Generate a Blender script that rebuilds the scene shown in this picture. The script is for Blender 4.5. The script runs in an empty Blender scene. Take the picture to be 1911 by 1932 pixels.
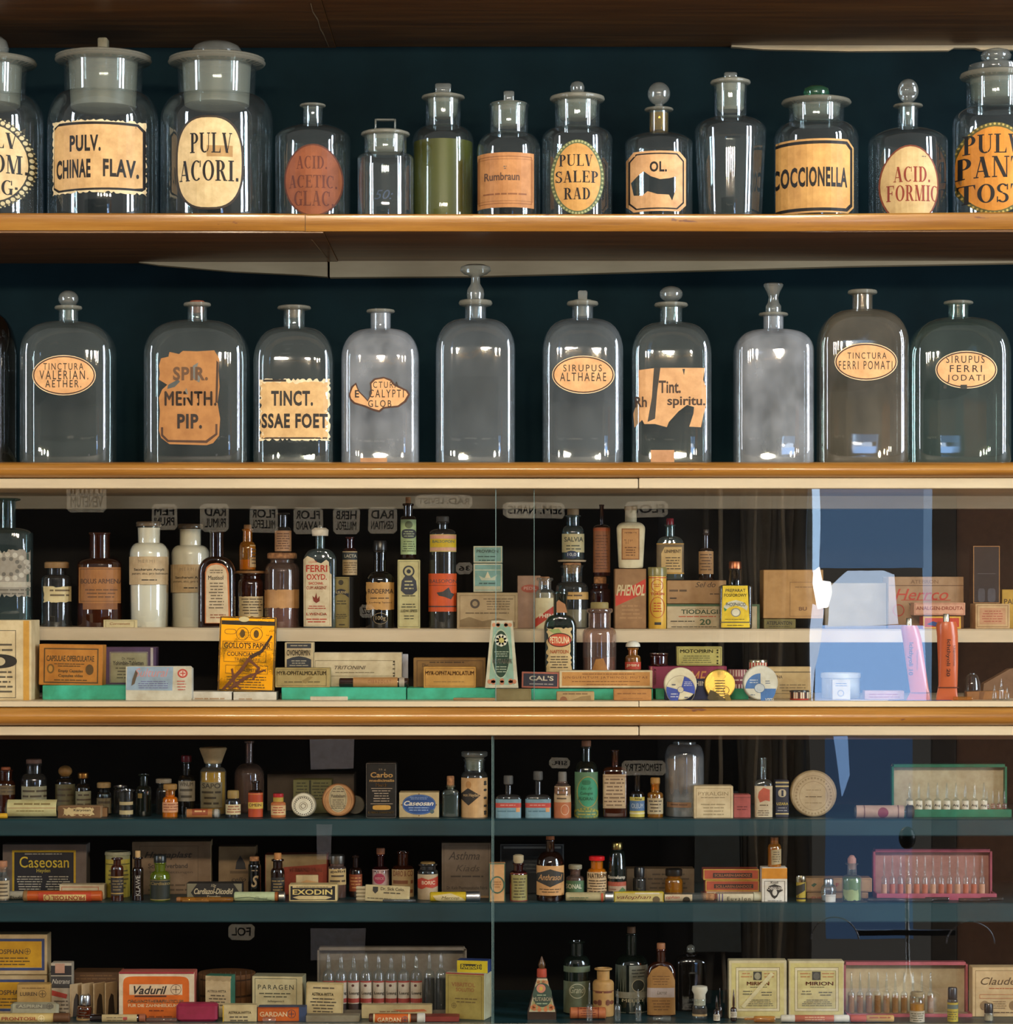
import bpy, math, random
from mathutils import Vector
from mathutils.geometry import tessellate_polygon

# ---------------------------------------------------------------- camera, world, lights, exposure
F, D0, CX, HY, ZC = 5000.0, 3.3, 955.5, 1130.0, 1.5      # focal length in pixels, distance to the case front, horizon row, eye height
SCN = bpy.context.scene
COL = SCN.collection
cam = bpy.data.cameras.new('camera')
cam.sensor_fit = 'HORIZONTAL'
cam.sensor_width = 36.0
cam.lens = 36.0 * F / 1911.0
cam.shift_y = (HY - 966.0) / 1911.0
cam.clip_start = 0.05
cam_ob = bpy.data.objects.new('camera', cam)
COL.objects.link(cam_ob)
cam_ob.location = (0, -D0, ZC)
cam_ob.rotation_euler = (math.pi / 2, 0, 0)
SCN.camera = cam_ob

w = bpy.data.worlds.new('world')
SCN.world = w
w.use_nodes = True
w.node_tree.nodes['Background'].inputs[0].default_value = (0.62, 0.57, 0.50, 1)
w.node_tree.nodes['Background'].inputs[1].default_value = 0.32

def area(name, loc, rot, sx, sy, power, col):
    l = bpy.data.lights.new(name, 'AREA')
    l.shape = 'RECTANGLE'
    l.size, l.size_y, l.energy, l.color = sx, sy, power, col
    o = bpy.data.objects.new(name, l)
    COL.objects.link(o)
    o.location, o.rotation_euler = loc, rot
    return o
R90 = math.pi / 2
COOL = (0.80, 0.90, 1.0)
area('window_light', (2.75, -1.15, 2.15), (0, R90, 0), 2.3, 0.36, 62, COOL)
area('window_light', (2.75, -1.85, 2.15), (0, R90, 0), 2.3, 0.36, 62, COOL)
area('window_light', (-3.0, -1.6, 2.1), (0, -R90, 0), 2.0, 0.40, 40, COOL)
vs = SCN.view_settings
vs.view_transform = 'Standard'
vs.look = 'None'
vs.exposure = 0.5
vs.gamma = 1.0
vs.use_curve_mapping = False
cy = SCN.cycles
cy.max_bounces = 10
cy.diffuse_bounces = 3
cy.glossy_bounces = 3
cy.transmission_bounces = 6
cy.transparent_max_bounces = 24
cy.caustics_reflective = False
cy.caustics_refractive = False
cy.sample_clamp_indirect = 4.0

# ---------------------------------------------------------------- materials
def lin(h):
    h = h.lstrip('#')
    if len(h) == 3:
        h = ''.join(c + c for c in h)
    v = [int(h[i:i + 2], 16) / 255 for i in (0, 2, 4)]
    return tuple(c / 12.92 if c <= 0.04045 else ((c + 0.055) / 1.055) ** 2.4 for c in v) + (1,)

class NT:
    def __init__(s, name):
        s.m = bpy.data.materials.new(name)
        s.m.use_nodes = True
        s.t = s.m.node_tree
        s.t.nodes.clear()
        s.out = s.n('ShaderNodeOutputMaterial')
    def n(s, typ, **kw):
        nd = s.t.nodes.new(typ)
        for k, v in kw.items():
            setattr(nd, k, v)
        return nd
    def l(s, a, b):
        s.t.links.new(a, b)
    def noise(s, scale, detail=3, stretch=(1, 1, 1), rough=0.5, coord='Object'):
        tc = s.n('ShaderNodeTexCoord')
        mp = s.n('ShaderNodeMapping')
        mp.inputs['Scale'].default_value = stretch
        nz = s.n('ShaderNodeTexNoise')
        nz.inputs['Scale'].default_value = scale
        nz.inputs['Detail'].default_value = detail
        nz.inputs['Roughness'].default_value = rough
        s.l(tc.outputs[coord], mp.inputs[0])
        s.l(mp.outputs[0], nz.inputs['Vector'])
        return nz.outputs['Fac']
    def ramp(s, fac, stops):
        r = s.n('ShaderNodeValToRGB')
        e = r.color_ramp.elements
        while len(e) < len(stops):
            e.new(0.5)
        for i, (p, c) in enumerate(stops):
            e[i].position = p
            e[i].color = lin(c) if isinstance(c, str) else (c, c, c, 1)
        s.l(fac, r.inputs[0])
        return r.outputs[0]
    def math(s, op, a, b):
        m = s.n('ShaderNodeMath', operation=op)
        for i, v in enumerate((a, b)):
            if isinstance(v, (int, float)):
                m.inputs[i].default_value = v
            else:
                s.l(v, m.inputs[i])
        return m.outputs[0]
    def mixs(s, fac, a, b):
        m = s.n('ShaderNodeMixShader')
        if isinstance(fac, (int, float)):
            m.inputs[0].default_value = fac
        else:
            s.l(fac, m.inputs[0])
        s.l(a, m.inputs[1])
        s.l(b, m.inputs[2])
        return m.outputs[0]
    def pbr(s, col, rough, metal=0, coat=0, spec=0.5, bump=None):
        p = s.n('ShaderNodeBsdfPrincipled')
        if isinstance(col, tuple):
            p.inputs['Base Color'].default_value = col
        else:
            s.l(col, p.inputs['Base Color'])
        if isinstance(rough, (int, float)):
            p.inputs['Roughness'].default_value = rough
        else:
            s.l(rough, p.inputs['Roughness'])
        p.inputs['Metallic'].default_value = metal
        p.inputs['Coat Weight'].default_value = coat
        p.inputs['Coat Roughness'].default_value = 0.12
        p.inputs['Specular IOR Level'].default_value = spec
        if bump is not None:
            b = s.n('ShaderNodeBump')
            b.inputs['Strength'].default_value = bump[1]
            b.inputs['Distance'].default_value = bump[2]
            s.l(bump[0], b.inputs['Height'])
            s.l(b.outputs[0], p.inputs['Normal'])
        return p.outputs[0]
    def end(s, sh):
        s.l(sh, s.out.inputs[0])
        return s.m

def mul(c, k):
    return tuple(min(1, x * k) for x in c[:3]) + (1,)

# thin-walled glass: tint, amount of dust, dust colour, dust pattern scale
GLASS = {
    'clear': ((0.90, 0.95, 0.94), 0.035, '#9aa3a3', 14), 'neck': ((0.86, 0.89, 0.86), 0.16, '#a8a698', 30),
    'bottle': ((0.88, 0.94, 0.91), 0.085, '#8d9492', 9), 'dusty': ((0.80, 0.84, 0.84), 0.30, '#a9acb0', 26),
    'misty': ((0.84, 0.88, 0.88), 0.16, '#8f9699', 11), 'browndust': ((0.82, 0.82, 0.76), 0.17, '#8a7f6d', 16),
    'greenish': ((0.74, 0.86, 0.80), 0.06, '#8d9a92', 10), 'black': ((0.03, 0.025, 0.02), 0.05, '#3a3028', 6),
    'amber': ((0.42, 0.15, 0.04), 0.22, '#5a2a12', 8), 'brown': ((0.22, 0.08, 0.03), 0.20, '#3c2014', 8),
    'dark': ((0.10, 0.09, 0.08), 0.12, '#2b2824', 8), 'honey': ((0.95, 0.66, 0.22), 0.26, '#b8781a', 8),
    'dkgreen': ((0.10, 0.22, 0.18), 0.10, '#3a4a40', 8), 'aqua': ((0.52, 0.66, 0.64), 0.11, '#76898a', 8),
    'green': ((0.30, 0.42, 0.06), 0.45, '#6f7d1c', 8), 'pinkish': ((0.80, 0.66, 0.60), 0.16, '#a08478', 8),
    'smoke': ((0.34, 0.34, 0.34), 0.12, '#60605e', 8), 'vial': ((0.90, 0.93, 0.92), 0.06, '#b5b8b4', 30),
    'goldneck': ((0.85, 0.62, 0.22), 0.25, '#b0883a', 20), 'emerald': ((0.30, 0.62, 0.45), 0.16, '#4f8a68', 10),
    'solid': ((0.84, 0.88, 0.87), 0.17, '#a8aaa2', 40), 'wine': ((0.22, 0.04, 0.05), 0.25, '#4a1518', 8),
}
_mats = {}
def M(k):
    if k in _mats:
        return _mats[k]
    if k in GLASS:
        tint, haze, hc, sca = GLASS[k]
        t = NT(k + '_glass')
        lw = t.n('ShaderNodeLayerWeight')
        lw.inputs['Blend'].default_value = 0.5
        f = t.math('POWER', lw.outputs['Facing'], 3.0)
        f = t.math('MULTIPLY_ADD', f, 0.80)
        f.node.inputs[2].default_value = 0.085
        tr = t.n('ShaderNodeBsdfTransparent')
        tr.inputs[0].default_value = tint + (1,)
        gl = t.n('ShaderNodeBsdfGlossy')
        gl.inputs['Roughness'].default_value = 0.04
        gl.inputs['Color'].default_value = (0.92, 0.95, 1, 1)
        bp = t.n('ShaderNodeBump')
        bp.inputs['Strength'].default_value = 0.3
        bp.inputs['Distance'].default_value = 0.0013
        t.l(t.noise(15, 0.5, (1.6, 1.6, 0.5)), bp.inputs['Height'])
        t.l(bp.outputs[0], gl.inputs['Normal'])
        df = t.n('ShaderNodeBsdfDiffuse')
        df.inputs[0].default_value = lin(hc)
        hz = t.ramp(t.noise(sca, 4, (1, 1, 0.6), 0.6), [(0.30, haze * 0.45), (0.72, min(1, haze * 1.7))])
        t.end(t.mixs(f, t.mixs(hz, tr.outputs[0], df.outputs[0]), gl.outputs[0]))
        m = t.m
    elif k[0] == 'l':                                   # liquids and powders seen through glass
        c, a = k[1:].split(':')
        t = NT('liquid')
        tr = t.n('ShaderNodeBsdfTransparent')
        tr.inputs[0].default_value = lin(c)
        df = t.n('ShaderNodeBsdfPrincipled')
        df.inputs['Base Color'].default_value = lin(c)
        df.inputs['Roughness'].default_value = 0.35
        m = t.end(t.mixs(float(a), tr.outputs[0], df.outputs[0]))
    elif k[0] == '~':
        t = NT('glossy_' + k[2:])
        m = t.end(t.pbr(lin(k[1:]), 0.28))
    elif k[0] == 'm':
        t = NT('metal_' + k[2:])
        z = t.noise(40, 4)
        m = t.end(t.pbr(lin(k[1:]), t.ramp(z, [(0.3, 0.18), (0.7, 0.42)]), metal=1))
    elif k[0] == 'e':
        c, a = k[1:].split(':')
        t = NT('lit_' + c[1:])
        e = t.n('ShaderNodeEmission')
        e.inputs[0].default_value = lin(c)
        e.inputs[1].default_value = float(a)
        m = t.end(e.outputs[0])
    elif k == 'frost':
        t = NT('ground_glass')
        tr = t.n('ShaderNodeBsdfTransparent')
        tr.inputs[0].default_value = (0.8, 0.82, 0.8, 1)
        p = t.pbr(lin('#a9a697'), 0.4)
        m = t.end(t.mixs(0.38, tr.outputs[0], p))
    elif k == 'rim':
        t = NT('thick_glass_rim')
        tr = t.n('ShaderNodeBsdfTransparent')
        tr.inputs[0].default_value = (0.75, 0.76, 0.72, 1)
        m = t.end(t.mixs(0.55, tr.outputs[0], t.pbr(lin('#8d8a7c'), 0.25)))
    elif k == 'cork':
        t = NT('cork')
        z = t.noise(220, 4)
        m = t.end(t.pbr(t.ramp(z, [(0.3, '#6e4526'), (0.7, '#b07c4e')]), 0.8, bump=(z, 0.4, 0.002)))
    else:                                               # printed paper and card with mild mottling
        t = NT('paper_' + k[1:])
        c = lin(k)
        z = t.noise(55, 5, (1, 1, 1), 0.62)
        mx = t.n('ShaderNodeMix', data_type='RGBA')
        t.l(t.ramp(z, [(0.28, 0.0), (0.74, 1.0)]), mx.inputs[0])
        mx.inputs[6].default_value = mul((c[0] * 0.90, c[1] * 0.82, c[2] * 0.72), 0.82)
        mx.inputs[7].default_value = mul(c, 1.10)
        m = t.end(t.pbr(mx.outputs[2], 0.55, spec=0.3))
    _mats[k] = m
    return m

def wood(name, lo, mid, hi, rough, chips=None, coat=0.0):
    t = NT(name)
    z = t.noise(9, 7, (0.35, 6, 9), 0.62)
    col = t.ramp(z, [(0.25, lo), (0.5, mid), (0.75, hi)])
    if chips:
        sp = t.ramp(t.noise(34, 3, (0.8, 1.6, 2.2), 0.55), [(0.70, 0.0), (0.725, 1.0)])
        mx = t.n('ShaderNodeMix', data_type='RGBA')
        t.l(sp, mx.inputs[0])
        t.l(col, mx.inputs[6])
        mx.inputs[7].default_value = lin(chips)
        col = mx.outputs[2]
    return t.end(t.pbr(col, rough, coat=coat, bump=(z, 0.25, 0.002)))

def painted(name, lo, hi, rough, scale=7, stretch=(0.5, 3, 3), spec=0.4):
    t = NT(name)
    z = t.noise(scale, 6, stretch, 0.6)
    return t.end(t.pbr(t.ramp(z, [(0.3, lo), (0.7, hi)]), rough, spec=spec, bump=(z, 0.15, 0.002)))

W_GOLD = wood('golden_varnished_wood', '#6e4213', '#946324', '#ae7e3a', 0.30, chips='#6a3f28', coat=0.5)
W_DARK = wood('dark_varnished_wood', '#46290f', '#5f3c18', '#785022', 0.38, coat=0.1)
P_CREAM = painted('cream_paint', '#a59375', '#bfae8d', 0.45)
P_WHITE = painted('off_white_paint', '#b39f80', '#cbb798', 0.5)
P_TEAL = painted('dark_teal_paint', '#0a161b', '#112329', 0.8, 5, (1, 1, 1), 0.04)
P_TSHELF = painted('teal_shelf_paint', '#0f272c', '#183a40', 0.4)
P_BLACK = painted('black_brown_board', '#0c0a08', '#14100c', 0.7, spec=0.1)

# ---------------------------------------------------------------- measuring and mesh helpers
def sc(Y):
    return (D0 + Y) / F
def PX(px, Y):
    return (px - CX) * sc(Y)
def PZ(py, Y):
    return ZC + (HY - py) * sc(Y)

class MB:
    """collects faces with a material each, then links them as one mesh object"""
    def __init__(s):
        s.v, s.f, s.m, s.mats = [], [], [], []
    def mi(s, m):
        if isinstance(m, str):
            m = M(m)
        if m not in s.mats:
            s.mats.append(m)
        return s.mats.index(m)
    def add(s, verts, faces, m):
        b = len(s.v)
        s.v += verts
        k = s.mi(m)
        for f in faces:
            s.f.append([b + i for i in f])
            s.m.append(k)
    def rings(s, rings, m, cap0=True, cap1=True):
        n = len(rings[0])
        vs, fs = [], []
        for r in rings:
            vs += r
        for j in range(len(rings) - 1):
            for i in range(n):
                a, b = j * n + i, j * n + (i + 1) % n
                fs.append((a, b, b + n, a + n))
        if cap0:
            fs.append(tuple(reversed(range(n))))
        if cap1:
            fs.append(tuple(range((len(rings) - 1) * n, len(rings) * n)))
        s.add(vs, fs, m)
    def lathe(s, prof, m, n=40, k=1.0, sq=2.0, r0=0.0, at=(0, 0, 0), axis='z', cap0=True, cap1=True):
        rr = []
        rmax = max(p[0] for p in prof)
        for r, z in prof:
            t = 1.0 if rmax - r0 < 1e-6 else max(0, min(1, (r - r0) / (rmax - r0)))
            t = t * t * (3 - 2 * t)
            e, kk = 2 + (sq - 2) * t, 1 + (k - 1) * t
            ring = []
            for i in range(n):
                a = 2 * math.pi * i / n
                c, q = math.cos(a), math.sin(a)
                x = r * math.copysign(abs(c) ** (2 / e), c)
                y = r * kk * math.copysign(abs(q) ** (2 / e), q)
                if axis == 'z':
                    ring.append((at[0] + x, at[1] + y, at[2] + z))
                elif axis == 'x':
                    ring.append((at[0] + z, at[1] + y, at[2] - x))
                else:                                   # towards the viewer
                    ring.append((at[0] + x, at[1] - z, at[2] + y))
            rr.append(ring)
        s.rings(rr, m, cap0, cap1)
    def box(s, x0, x1, y0, y1, z0, z1, m, b=0.0):
        if b <= 0:
            p = [(x, y, z) for z in (z0, z1) for y in (y0, y1) for x in (x0, x1)]
            s.add(p, [(0, 2, 3, 1), (4, 5, 7, 6), (0, 1, 5, 4), (2, 6, 7, 3), (0, 4, 6, 2), (1, 3, 7, 5)], m)
            return
        def ring(z, i):
            X0, X1, Y0, Y1 = x0 + i, x1 - i, y0 + i, y1 - i
            return [(X0 + b, Y0, z), (X1 - b, Y0, z), (X1, Y0 + b, z), (X1, Y1 - b, z), (X1 - b, Y1, z), (X0 + b, Y1, z), (X0, Y1 - b, z), (X0, Y0 + b, z)]
        s.rings([ring(z0, b), ring(z0 + b, 0), ring(z1 - b, 0), ring(z1, b)], m)
    def prism(s, pts, y0, y1, m):                       # outline in x,z given counter-clockwise seen from the front
        n = len(pts)
        v = [(x, y0, z) for x, z in pts] + [(x, y1, z) for x, z in pts]
        f = [(i, n + i, n + (i + 1) % n, (i + 1) % n) for i in range(n)]
        b = len(s.v)
        s.add(v, f, m)
        k = s.mi(m)
        for t in tessellate_polygon([[Vector((x, z, 0)) for x, z in pts]]):
            s.f.append([b + i for i in t]); s.m.append(k)
            s.f.append([b + n + i for i in reversed(t)]); s.m.append(k)
    def bar(s, prof, x0, x1, m, n=1):                   # profile in y,z swept along x
        s.rings([[(x0 + (x1 - x0) * j / n, y, z) for y, z in prof] for j in range(n + 1)], m)
    def tube(s, pts, r, m, n=8):
        rr = []
        P = [Vector(p) for p in pts]
        for i, p in enumerate(P):
            d = (P[min(i + 1, len(P) - 1)] - P[max(i - 1, 0)]).normalized()
            u = d.cross(Vector((0.13, 0.99, 0.07))).normalized()
            q = d.cross(u)
            rr.append([tuple(p + (u * math.cos(2 * math.pi * j / n) + q * math.sin(2 * math.pi * j / n)) * r) for j in range(n)])
        s.rings(rr, m)
    def build(s, name, parent=None, smooth=40, loc=None):
        me = bpy.data.meshes.new(name)
        me.from_pydata(s.v, [], s.f)
        for m in s.mats:
            me.materials.append(m)
        me.polygons.foreach_set('material_index', s.m)
        me.validate()
        if smooth:
            me.polygons.foreach_set('use_smooth', [True] * len(me.polygons))
            me.set_sharp_from_angle(angle=math.radians(smooth))
        me.update()
        o = bpy.data.objects.new(name, me)
        COL.objects.link(o)
        if parent:
            o.parent = parent
        if loc:
            o.location = loc
        return o

def thing(name, label, cat, loc=(0, 0, 0), group=None, rot=(0, 0, 0)):
    o = bpy.data.objects.new(name, None)
    o.empty_display_size = 0.02
    COL.objects.link(o)
    o.location, o.rotation_euler = loc, rot
    o['label'], o['category'] = label, cat
    if group:
        o['group'] = group
    return o
def struct(o):
    o['kind'] = 'structure'
    return o

# ---------------------------------------------------------------- lettering
def _rect(a, b, c, d):
    return [(a, b), (c, b), (c, d), (a, d)]
def _arc(cx, cy, rx, ry, tx, ty, a0, a1, n=14):
    out = []
    for i in range(n):
        q = []
        for a in (a0 + (a1 - a0) * i / n, a0 + (a1 - a0) * (i + 1) / n):
            c, s_ = math.cos(math.radians(a)), math.sin(math.radians(a))
            q.append(((cx + rx * c, cy + ry * s_), (cx + (rx - tx) * c, cy + (ry - ty) * s_)))
        out.append([q[0][0], q[1][0], q[1][1], q[0][1]])
    return out
def _dia(x0, y0, x1, y1, t):
    return [[(x0 - t / 2, y0), (x0 + t / 2, y0), (x1 + t / 2, y1), (x1 - t / 2, y1)]]
def _stem(x, w_=0.2, top=True, bot=True):
    o = [_rect(x, 0, x + w_, 1)]
    if bot:
        o.append(_rect(x - 0.1, 0, x + w_ + 0.1, 0.055))
    if top:
        o.append(_rect(x - 0.1, 0.945, x + w_ + 0.1, 1))
    return o
def serif_glyph(c):
    h = 0.055
    if c == 'I': return _stem(0.1), 0.4
    if c == 'L': return _stem(0.1) + [_rect(0.3, 0, 0.74, h), [(0.62, 0), (0.74, 0), (0.74, 0.32)]], 0.76
    if c in 'PR':
        g = _stem(0.1) + _arc(0.32, 0.73, 0.36, 0.27, 0.2, h, -90, 90) + [_rect(0.28, 0.945, 0.34, 1), _rect(0.28, 0.46, 0.34, 0.46 + h)]
        if c == 'R':
            return g + _dia(0.70, 0, 0.44, 0.48, 0.2) + [_rect(0.6, 0, 0.86, h)], 0.84
        return g, 0.7
    if c == 'D': return _stem(0.1) + _arc(0.32, 0.5, 0.46, 0.5, 0.2, h, -90, 90), 0.8
    if c == 'U': return [_rect(0.08, 0.3, 0.28, 1), _rect(0.72, 0.3, 0.77, 1), _rect(0, 0.945, 0.38, 1), _rect(0.62, 0.945, 0.87, 1)] + _arc(0.425, 0.32, 0.345, 0.32, 0.2, 0.07, 180, 300) + _arc(0.425, 0.32, 0.345, 0.32, 0.055, 0.07, 300, 360), 0.88
    if c == 'V': return _dia(0.4, 0, 0.14, 1, 0.2) + _dia(0.42, 0, 0.68, 1, 0.055) + [_rect(0, 0.945, 0.32, 1), _rect(0.56, 0.945, 0.8, 1)], 0.8
    if c == 'A': return _dia(0.12, 0, 0.38, 1, 0.055) + _dia(0.66, 0, 0.40, 1, 0.2) + [_rect(0.2, 0.28, 0.55, 0.28 + h), _rect(0, 0, 0.24, h), _rect(0.5, 0, 0.82, h)], 0.82
    if c in 'CG':
        g = _arc(0.42, 0.5, 0.42, 0.5, 0.2, h, 55, 180) + _arc(0.42, 0.5, 0.42, 0.5, 0.2, h, 180, 310) + [_rect(0.66, 0.66, 0.72, 0.98)]
        if c == 'G':
            g += [_rect(0.56, 0.02, 0.74, 0.42), _rect(0.48, 0.4, 0.8, 0.45)]
        return g, 0.78
    if c == 'O': return _arc(0.43, 0.5, 0.43, 0.5, 0.2, h, 0, 360, 28), 0.86
    if c == 'S': return _arc(0.32, 0.75, 0.3, 0.25, 0.16, 0.07, 30, 270) + _arc(0.32, 0.26, 0.32, 0.26, 0.17, 0.07, -150, 90) + [_rect(0.54, 0.68, 0.6, 0.98), _rect(0.02, 0.02, 0.08, 0.32)], 0.66
    if c in 'EF':
        g = _stem(0.1) + [_rect(0.3, 0.945, 0.7, 1), _rect(0.3, 0.48, 0.55, 0.54), _rect(0.5, 0.38, 0.56, 0.64), [(0.7, 0.7), (0.7, 1), (0.58, 1)]]
        if c == 'E':
            g += [_rect(0.3, 0, 0.74, h), [(0.6, 0), (0.74, 0), (0.74, 0.3)]]
        return g, 0.76
    if c == 'T': return _stem(0.3, top=False) + [_rect(0, 0.945, 0.8, 1), [(0, 0.7), (0.12, 1), (0, 1)], [(0.8, 0.7), (0.8, 1), (0.68, 1)]], 0.8
    if c == 'N': return [_rect(0.1, 0, 0.155, 1), _rect(0.75, 0, 0.805, 1), _rect(0, 0, 0.26, h), _rect(0.64, 0.945, 0.92, 1), _rect(0, 0.945, 0.24, 1)] + _dia(0.7, 0, 0.16, 1, 0.21), 0.92
    if c == 'M': return [_rect(0.1, 0, 0.155, 1), _rect(0, 0, 0.26, h), _rect(0, 0.945, 0.24, 1)] + _dia(0.48, 0, 0.18, 1, 0.2) + _dia(0.5, 0, 0.78, 1, 0.055) + _stem(0.78), 1.1
    if c == 'H': return _stem(0.1) + _stem(0.6) + [_rect(0.3, 0.47, 0.6, 0.47 + h)], 0.92
    if c == '.': return [_rect(0.05, 0, 0.22, 0.17)], 0.3
    if c == ':': return [_rect(0.05, 0, 0.22, 0.17), _rect(0.05, 0.4, 0.22, 0.57)], 0.3
    return [], 0.4

_txt = {}
def glyphs(s, style):
    """polygons of a line of lettering, normalised to its own bounding box"""
    key = (s, style)
    if key in _txt:
        return _txt[key]
    polys = []
    if 's' in style:
        x = 0
        for c in s:
            g, w_ = serif_glyph(c)
            polys += [[(x + a, b) for a, b in p] for p in g]
            x += w_ + 0.09
    else:
        cu = bpy.data.curves.new('lettering', 'FONT')
        cu.body = s
        cu.resolution_u = 3
        cu.offset = 0.036 if 'B' in style else 0.022 if 'b' in style else 0.004
        if 'M' in s or 'W' in s:
            cu.offset = 0.0
        cu.shear = 0.32 if 'i' in style else 0
        if 'w' in style:
            cu.space_character = 1.35
        elif 'B' in style:
            cu.space_character = 1.12
        o = bpy.data.objects.new('lettering', cu)
        me = bpy.data.meshes.new_from_object(o)
        me.calc_loop_triangles()
        vv = [(v.co.x, v.co.y) for v in me.vertices]
        polys = [[vv[i] for i in t.vertices] for t in me.loop_triangles]
        e = 0.034 if 'B' in style else 0.02 if 'b' in style else 0
        if e and ('M' in s or 'W' in s):                # embolden letters whose outlines cannot be fattened
            polys = [[(x + dx, y + dy) for x, y in q] for dx, dy in ((-e, 0), (0, 0), (e, 0), (0, e * 0.7), (0, -e * 0.7)) for q in polys]
        bpy.data.objects.remove(o)
        bpy.data.curves.remove(cu)
        bpy.data.meshes.remove(me)
    xs = [p[0] for q in polys for p in q] or [0, 1]
    ys = [p[1] for q in polys for p in q] or [0, 1]
    a, b, c, d = min(xs), max(xs), min(ys), max(ys)
    out = [[((x - a) / (b - a or 1), (y - c) / (d - c or 1)) for x, y in q] for q in polys]
    _txt[key] = out
    return out

def _ell(x0, y0, x1, y1, n=36, e=2.0):
    o = []
    for i in range(n):
        a = 2 * math.pi * i / n
        c, s_ = math.cos(a), math.sin(a)
        o.append(((x0 + x1) / 2 + (x1 - x0) / 2 * math.copysign(abs(c) ** (2 / e), c), (y0 + y1) / 2 + (y1 - y0) / 2 * math.copysign(abs(s_) ** (2 / e), s_)))
    return o
def _oct(x0, y0, x1, y1, c):
    return [(x0 + c, y0), (x1 - c, y0), (x1, y0 + c), (x1, y1 - c), (x1 - c, y1), (x0 + c, y1), (x0, y1 - c), (x0, y0 + c)]
def _ringp(a, b):
    n = len(a)
    return [[a[i], a[(i + 1) % n], b[(i + 1) % n], b[i]] for i in range(n)]
def _tess(loops):
    flat = [p for l in loops for p in l]
    return [[flat[i] for i in t] for t in tessellate_polygon([[Vector((x, y, 0)) for x, y in l] for l in loops])]
def _torn(x0, y0, x1, y1, seed, amp):
    rn = random.Random(seed)
    o = []
    cs = [(x0, y0), (x1, y0), (x1, y1), (x0, y1)]
    for j in range(4):
        (a, b), (c, d) = cs[j], cs[(j + 1) % 4]
        n = max(3, int(math.hypot(c - a, d - b) / 4))
        for i in range(n):
            t = i / n
            r = rn.random() ** 2.2 * amp
            dx, dy = (0, r) if j == 0 else (-r, 0) if j == 1 else (0, -r) if j == 2 else (r, 0)
            o.append((a + (c - a) * t + dx, b + (d - b) * t + dy))
    return o

def expand(art):
    """drawing list in photo pixels -> list of (polygons, colour)"""
    out = []
    for d in art:
        k = d[0]
        if k == 'r': out.append(([_rect(*d[1:5])], d[5]))
        elif k == 'o': out.append((_tess([_ell(*d[1:5])]), d[5]))
        elif k == 'so': out.append((_tess([_ell(*d[1:5], n=44, e=d[6])]), d[5]))
        elif k == 'c8': out.append((_tess([_oct(*d[1:6])]), d[6]))
        elif k == 'p': out.append((_tess([d[1]] + list(d[3] if len(d) > 3 else [])), d[2]))
        elif k == 'oh': out.append((_tess([_ell(*d[1:5])] + list(d[6])), d[5]))
        elif k == 'ch': out.append((_tess([_oct(*d[1:6])] + list(d[7])), d[6]))
        elif k == 'f':
            a, b, c, e, t = d[1:6]
            out.append((_ringp(_rect(a, b, c, e), _rect(a + t, b + t, c - t, e - t)), d[6]))
        elif k == 'oo':
            a, b, c, e, t = d[1:6]
            out.append((_ringp(_ell(a, b, c, e), _ell(a + t, b + t, c - t, e - t)), d[6]))
        elif k == 'so2':
            a, b, c, e, t = d[1:6]
            out.append((_ringp(_ell(a, b, c, e, 44, d[7]), _ell(a + t, b + t, c - t, e - t, 44, d[7])), d[6]))
        elif k == 'f8':
            a, b, c, e, cut, t = d[1:7]
            out.append((_ringp(_oct(a, b, c, e, cut), _oct(a + t, b + t, c - t, e - t, cut - t * 0.4)), d[7]))
        elif k == 't':
            s, a, b, c, e, col = d[1:7]
            st = d[7] if len(d) > 7 else 'b'
            out.append(([[(a + (c - a) * x, e + (b - e) * y) for x, y in q] for q in glyphs(s, st)], col))
        elif k == 'tv':                                 # lettering running down the thing
            s, a, b, c, e, col = d[1:7]
            out.append(([[(a + (c - a) * y, b + (e - b) * x) for x, y in q] for q in glyphs(s, d[7] if len(d) > 7 else 'b')], col))
        elif k == 'l':
            a, b, c, e, n, col = d[1:7]
            rn = random.Random(int(a * 7 + b * 13 + n))
            ps = []
            pit = (e - b) / n
            for j in range(n):
                y = b + pit * j
                mgn = rn.random() * 0.16 * (c - a)
                x = a + mgn
                while x < c - mgn - 1:
                    ww = min((1.6 + rn.random() * 4.2) * max(pit * 0.5, 1.2), c - mgn - x)
                    ps.append(_rect(x, y + pit * 0.25, x + ww, y + pit * 0.62))
                    x += ww + max(pit * 0.28, 0.9)
            out.append((ps, col))
        elif k == 'torn': out.append((_tess([_torn(*d[1:5], d[6], d[7])]), d[5]))
        elif k == 'dots':
            a, b, c, e, n, r, col = d[1:8]
            ps = []
            for i in range(n):
                t = 2 * math.pi * i / n
                x, y = (a + c) / 2 + (c - a) / 2 * math.cos(t), (b + e) / 2 + (e - b) / 2 * math.sin(t)
                ps.append(_ell(x - r, y - r, x + r, y + r, 8))
            out.append((ps, col))
    return out

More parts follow.
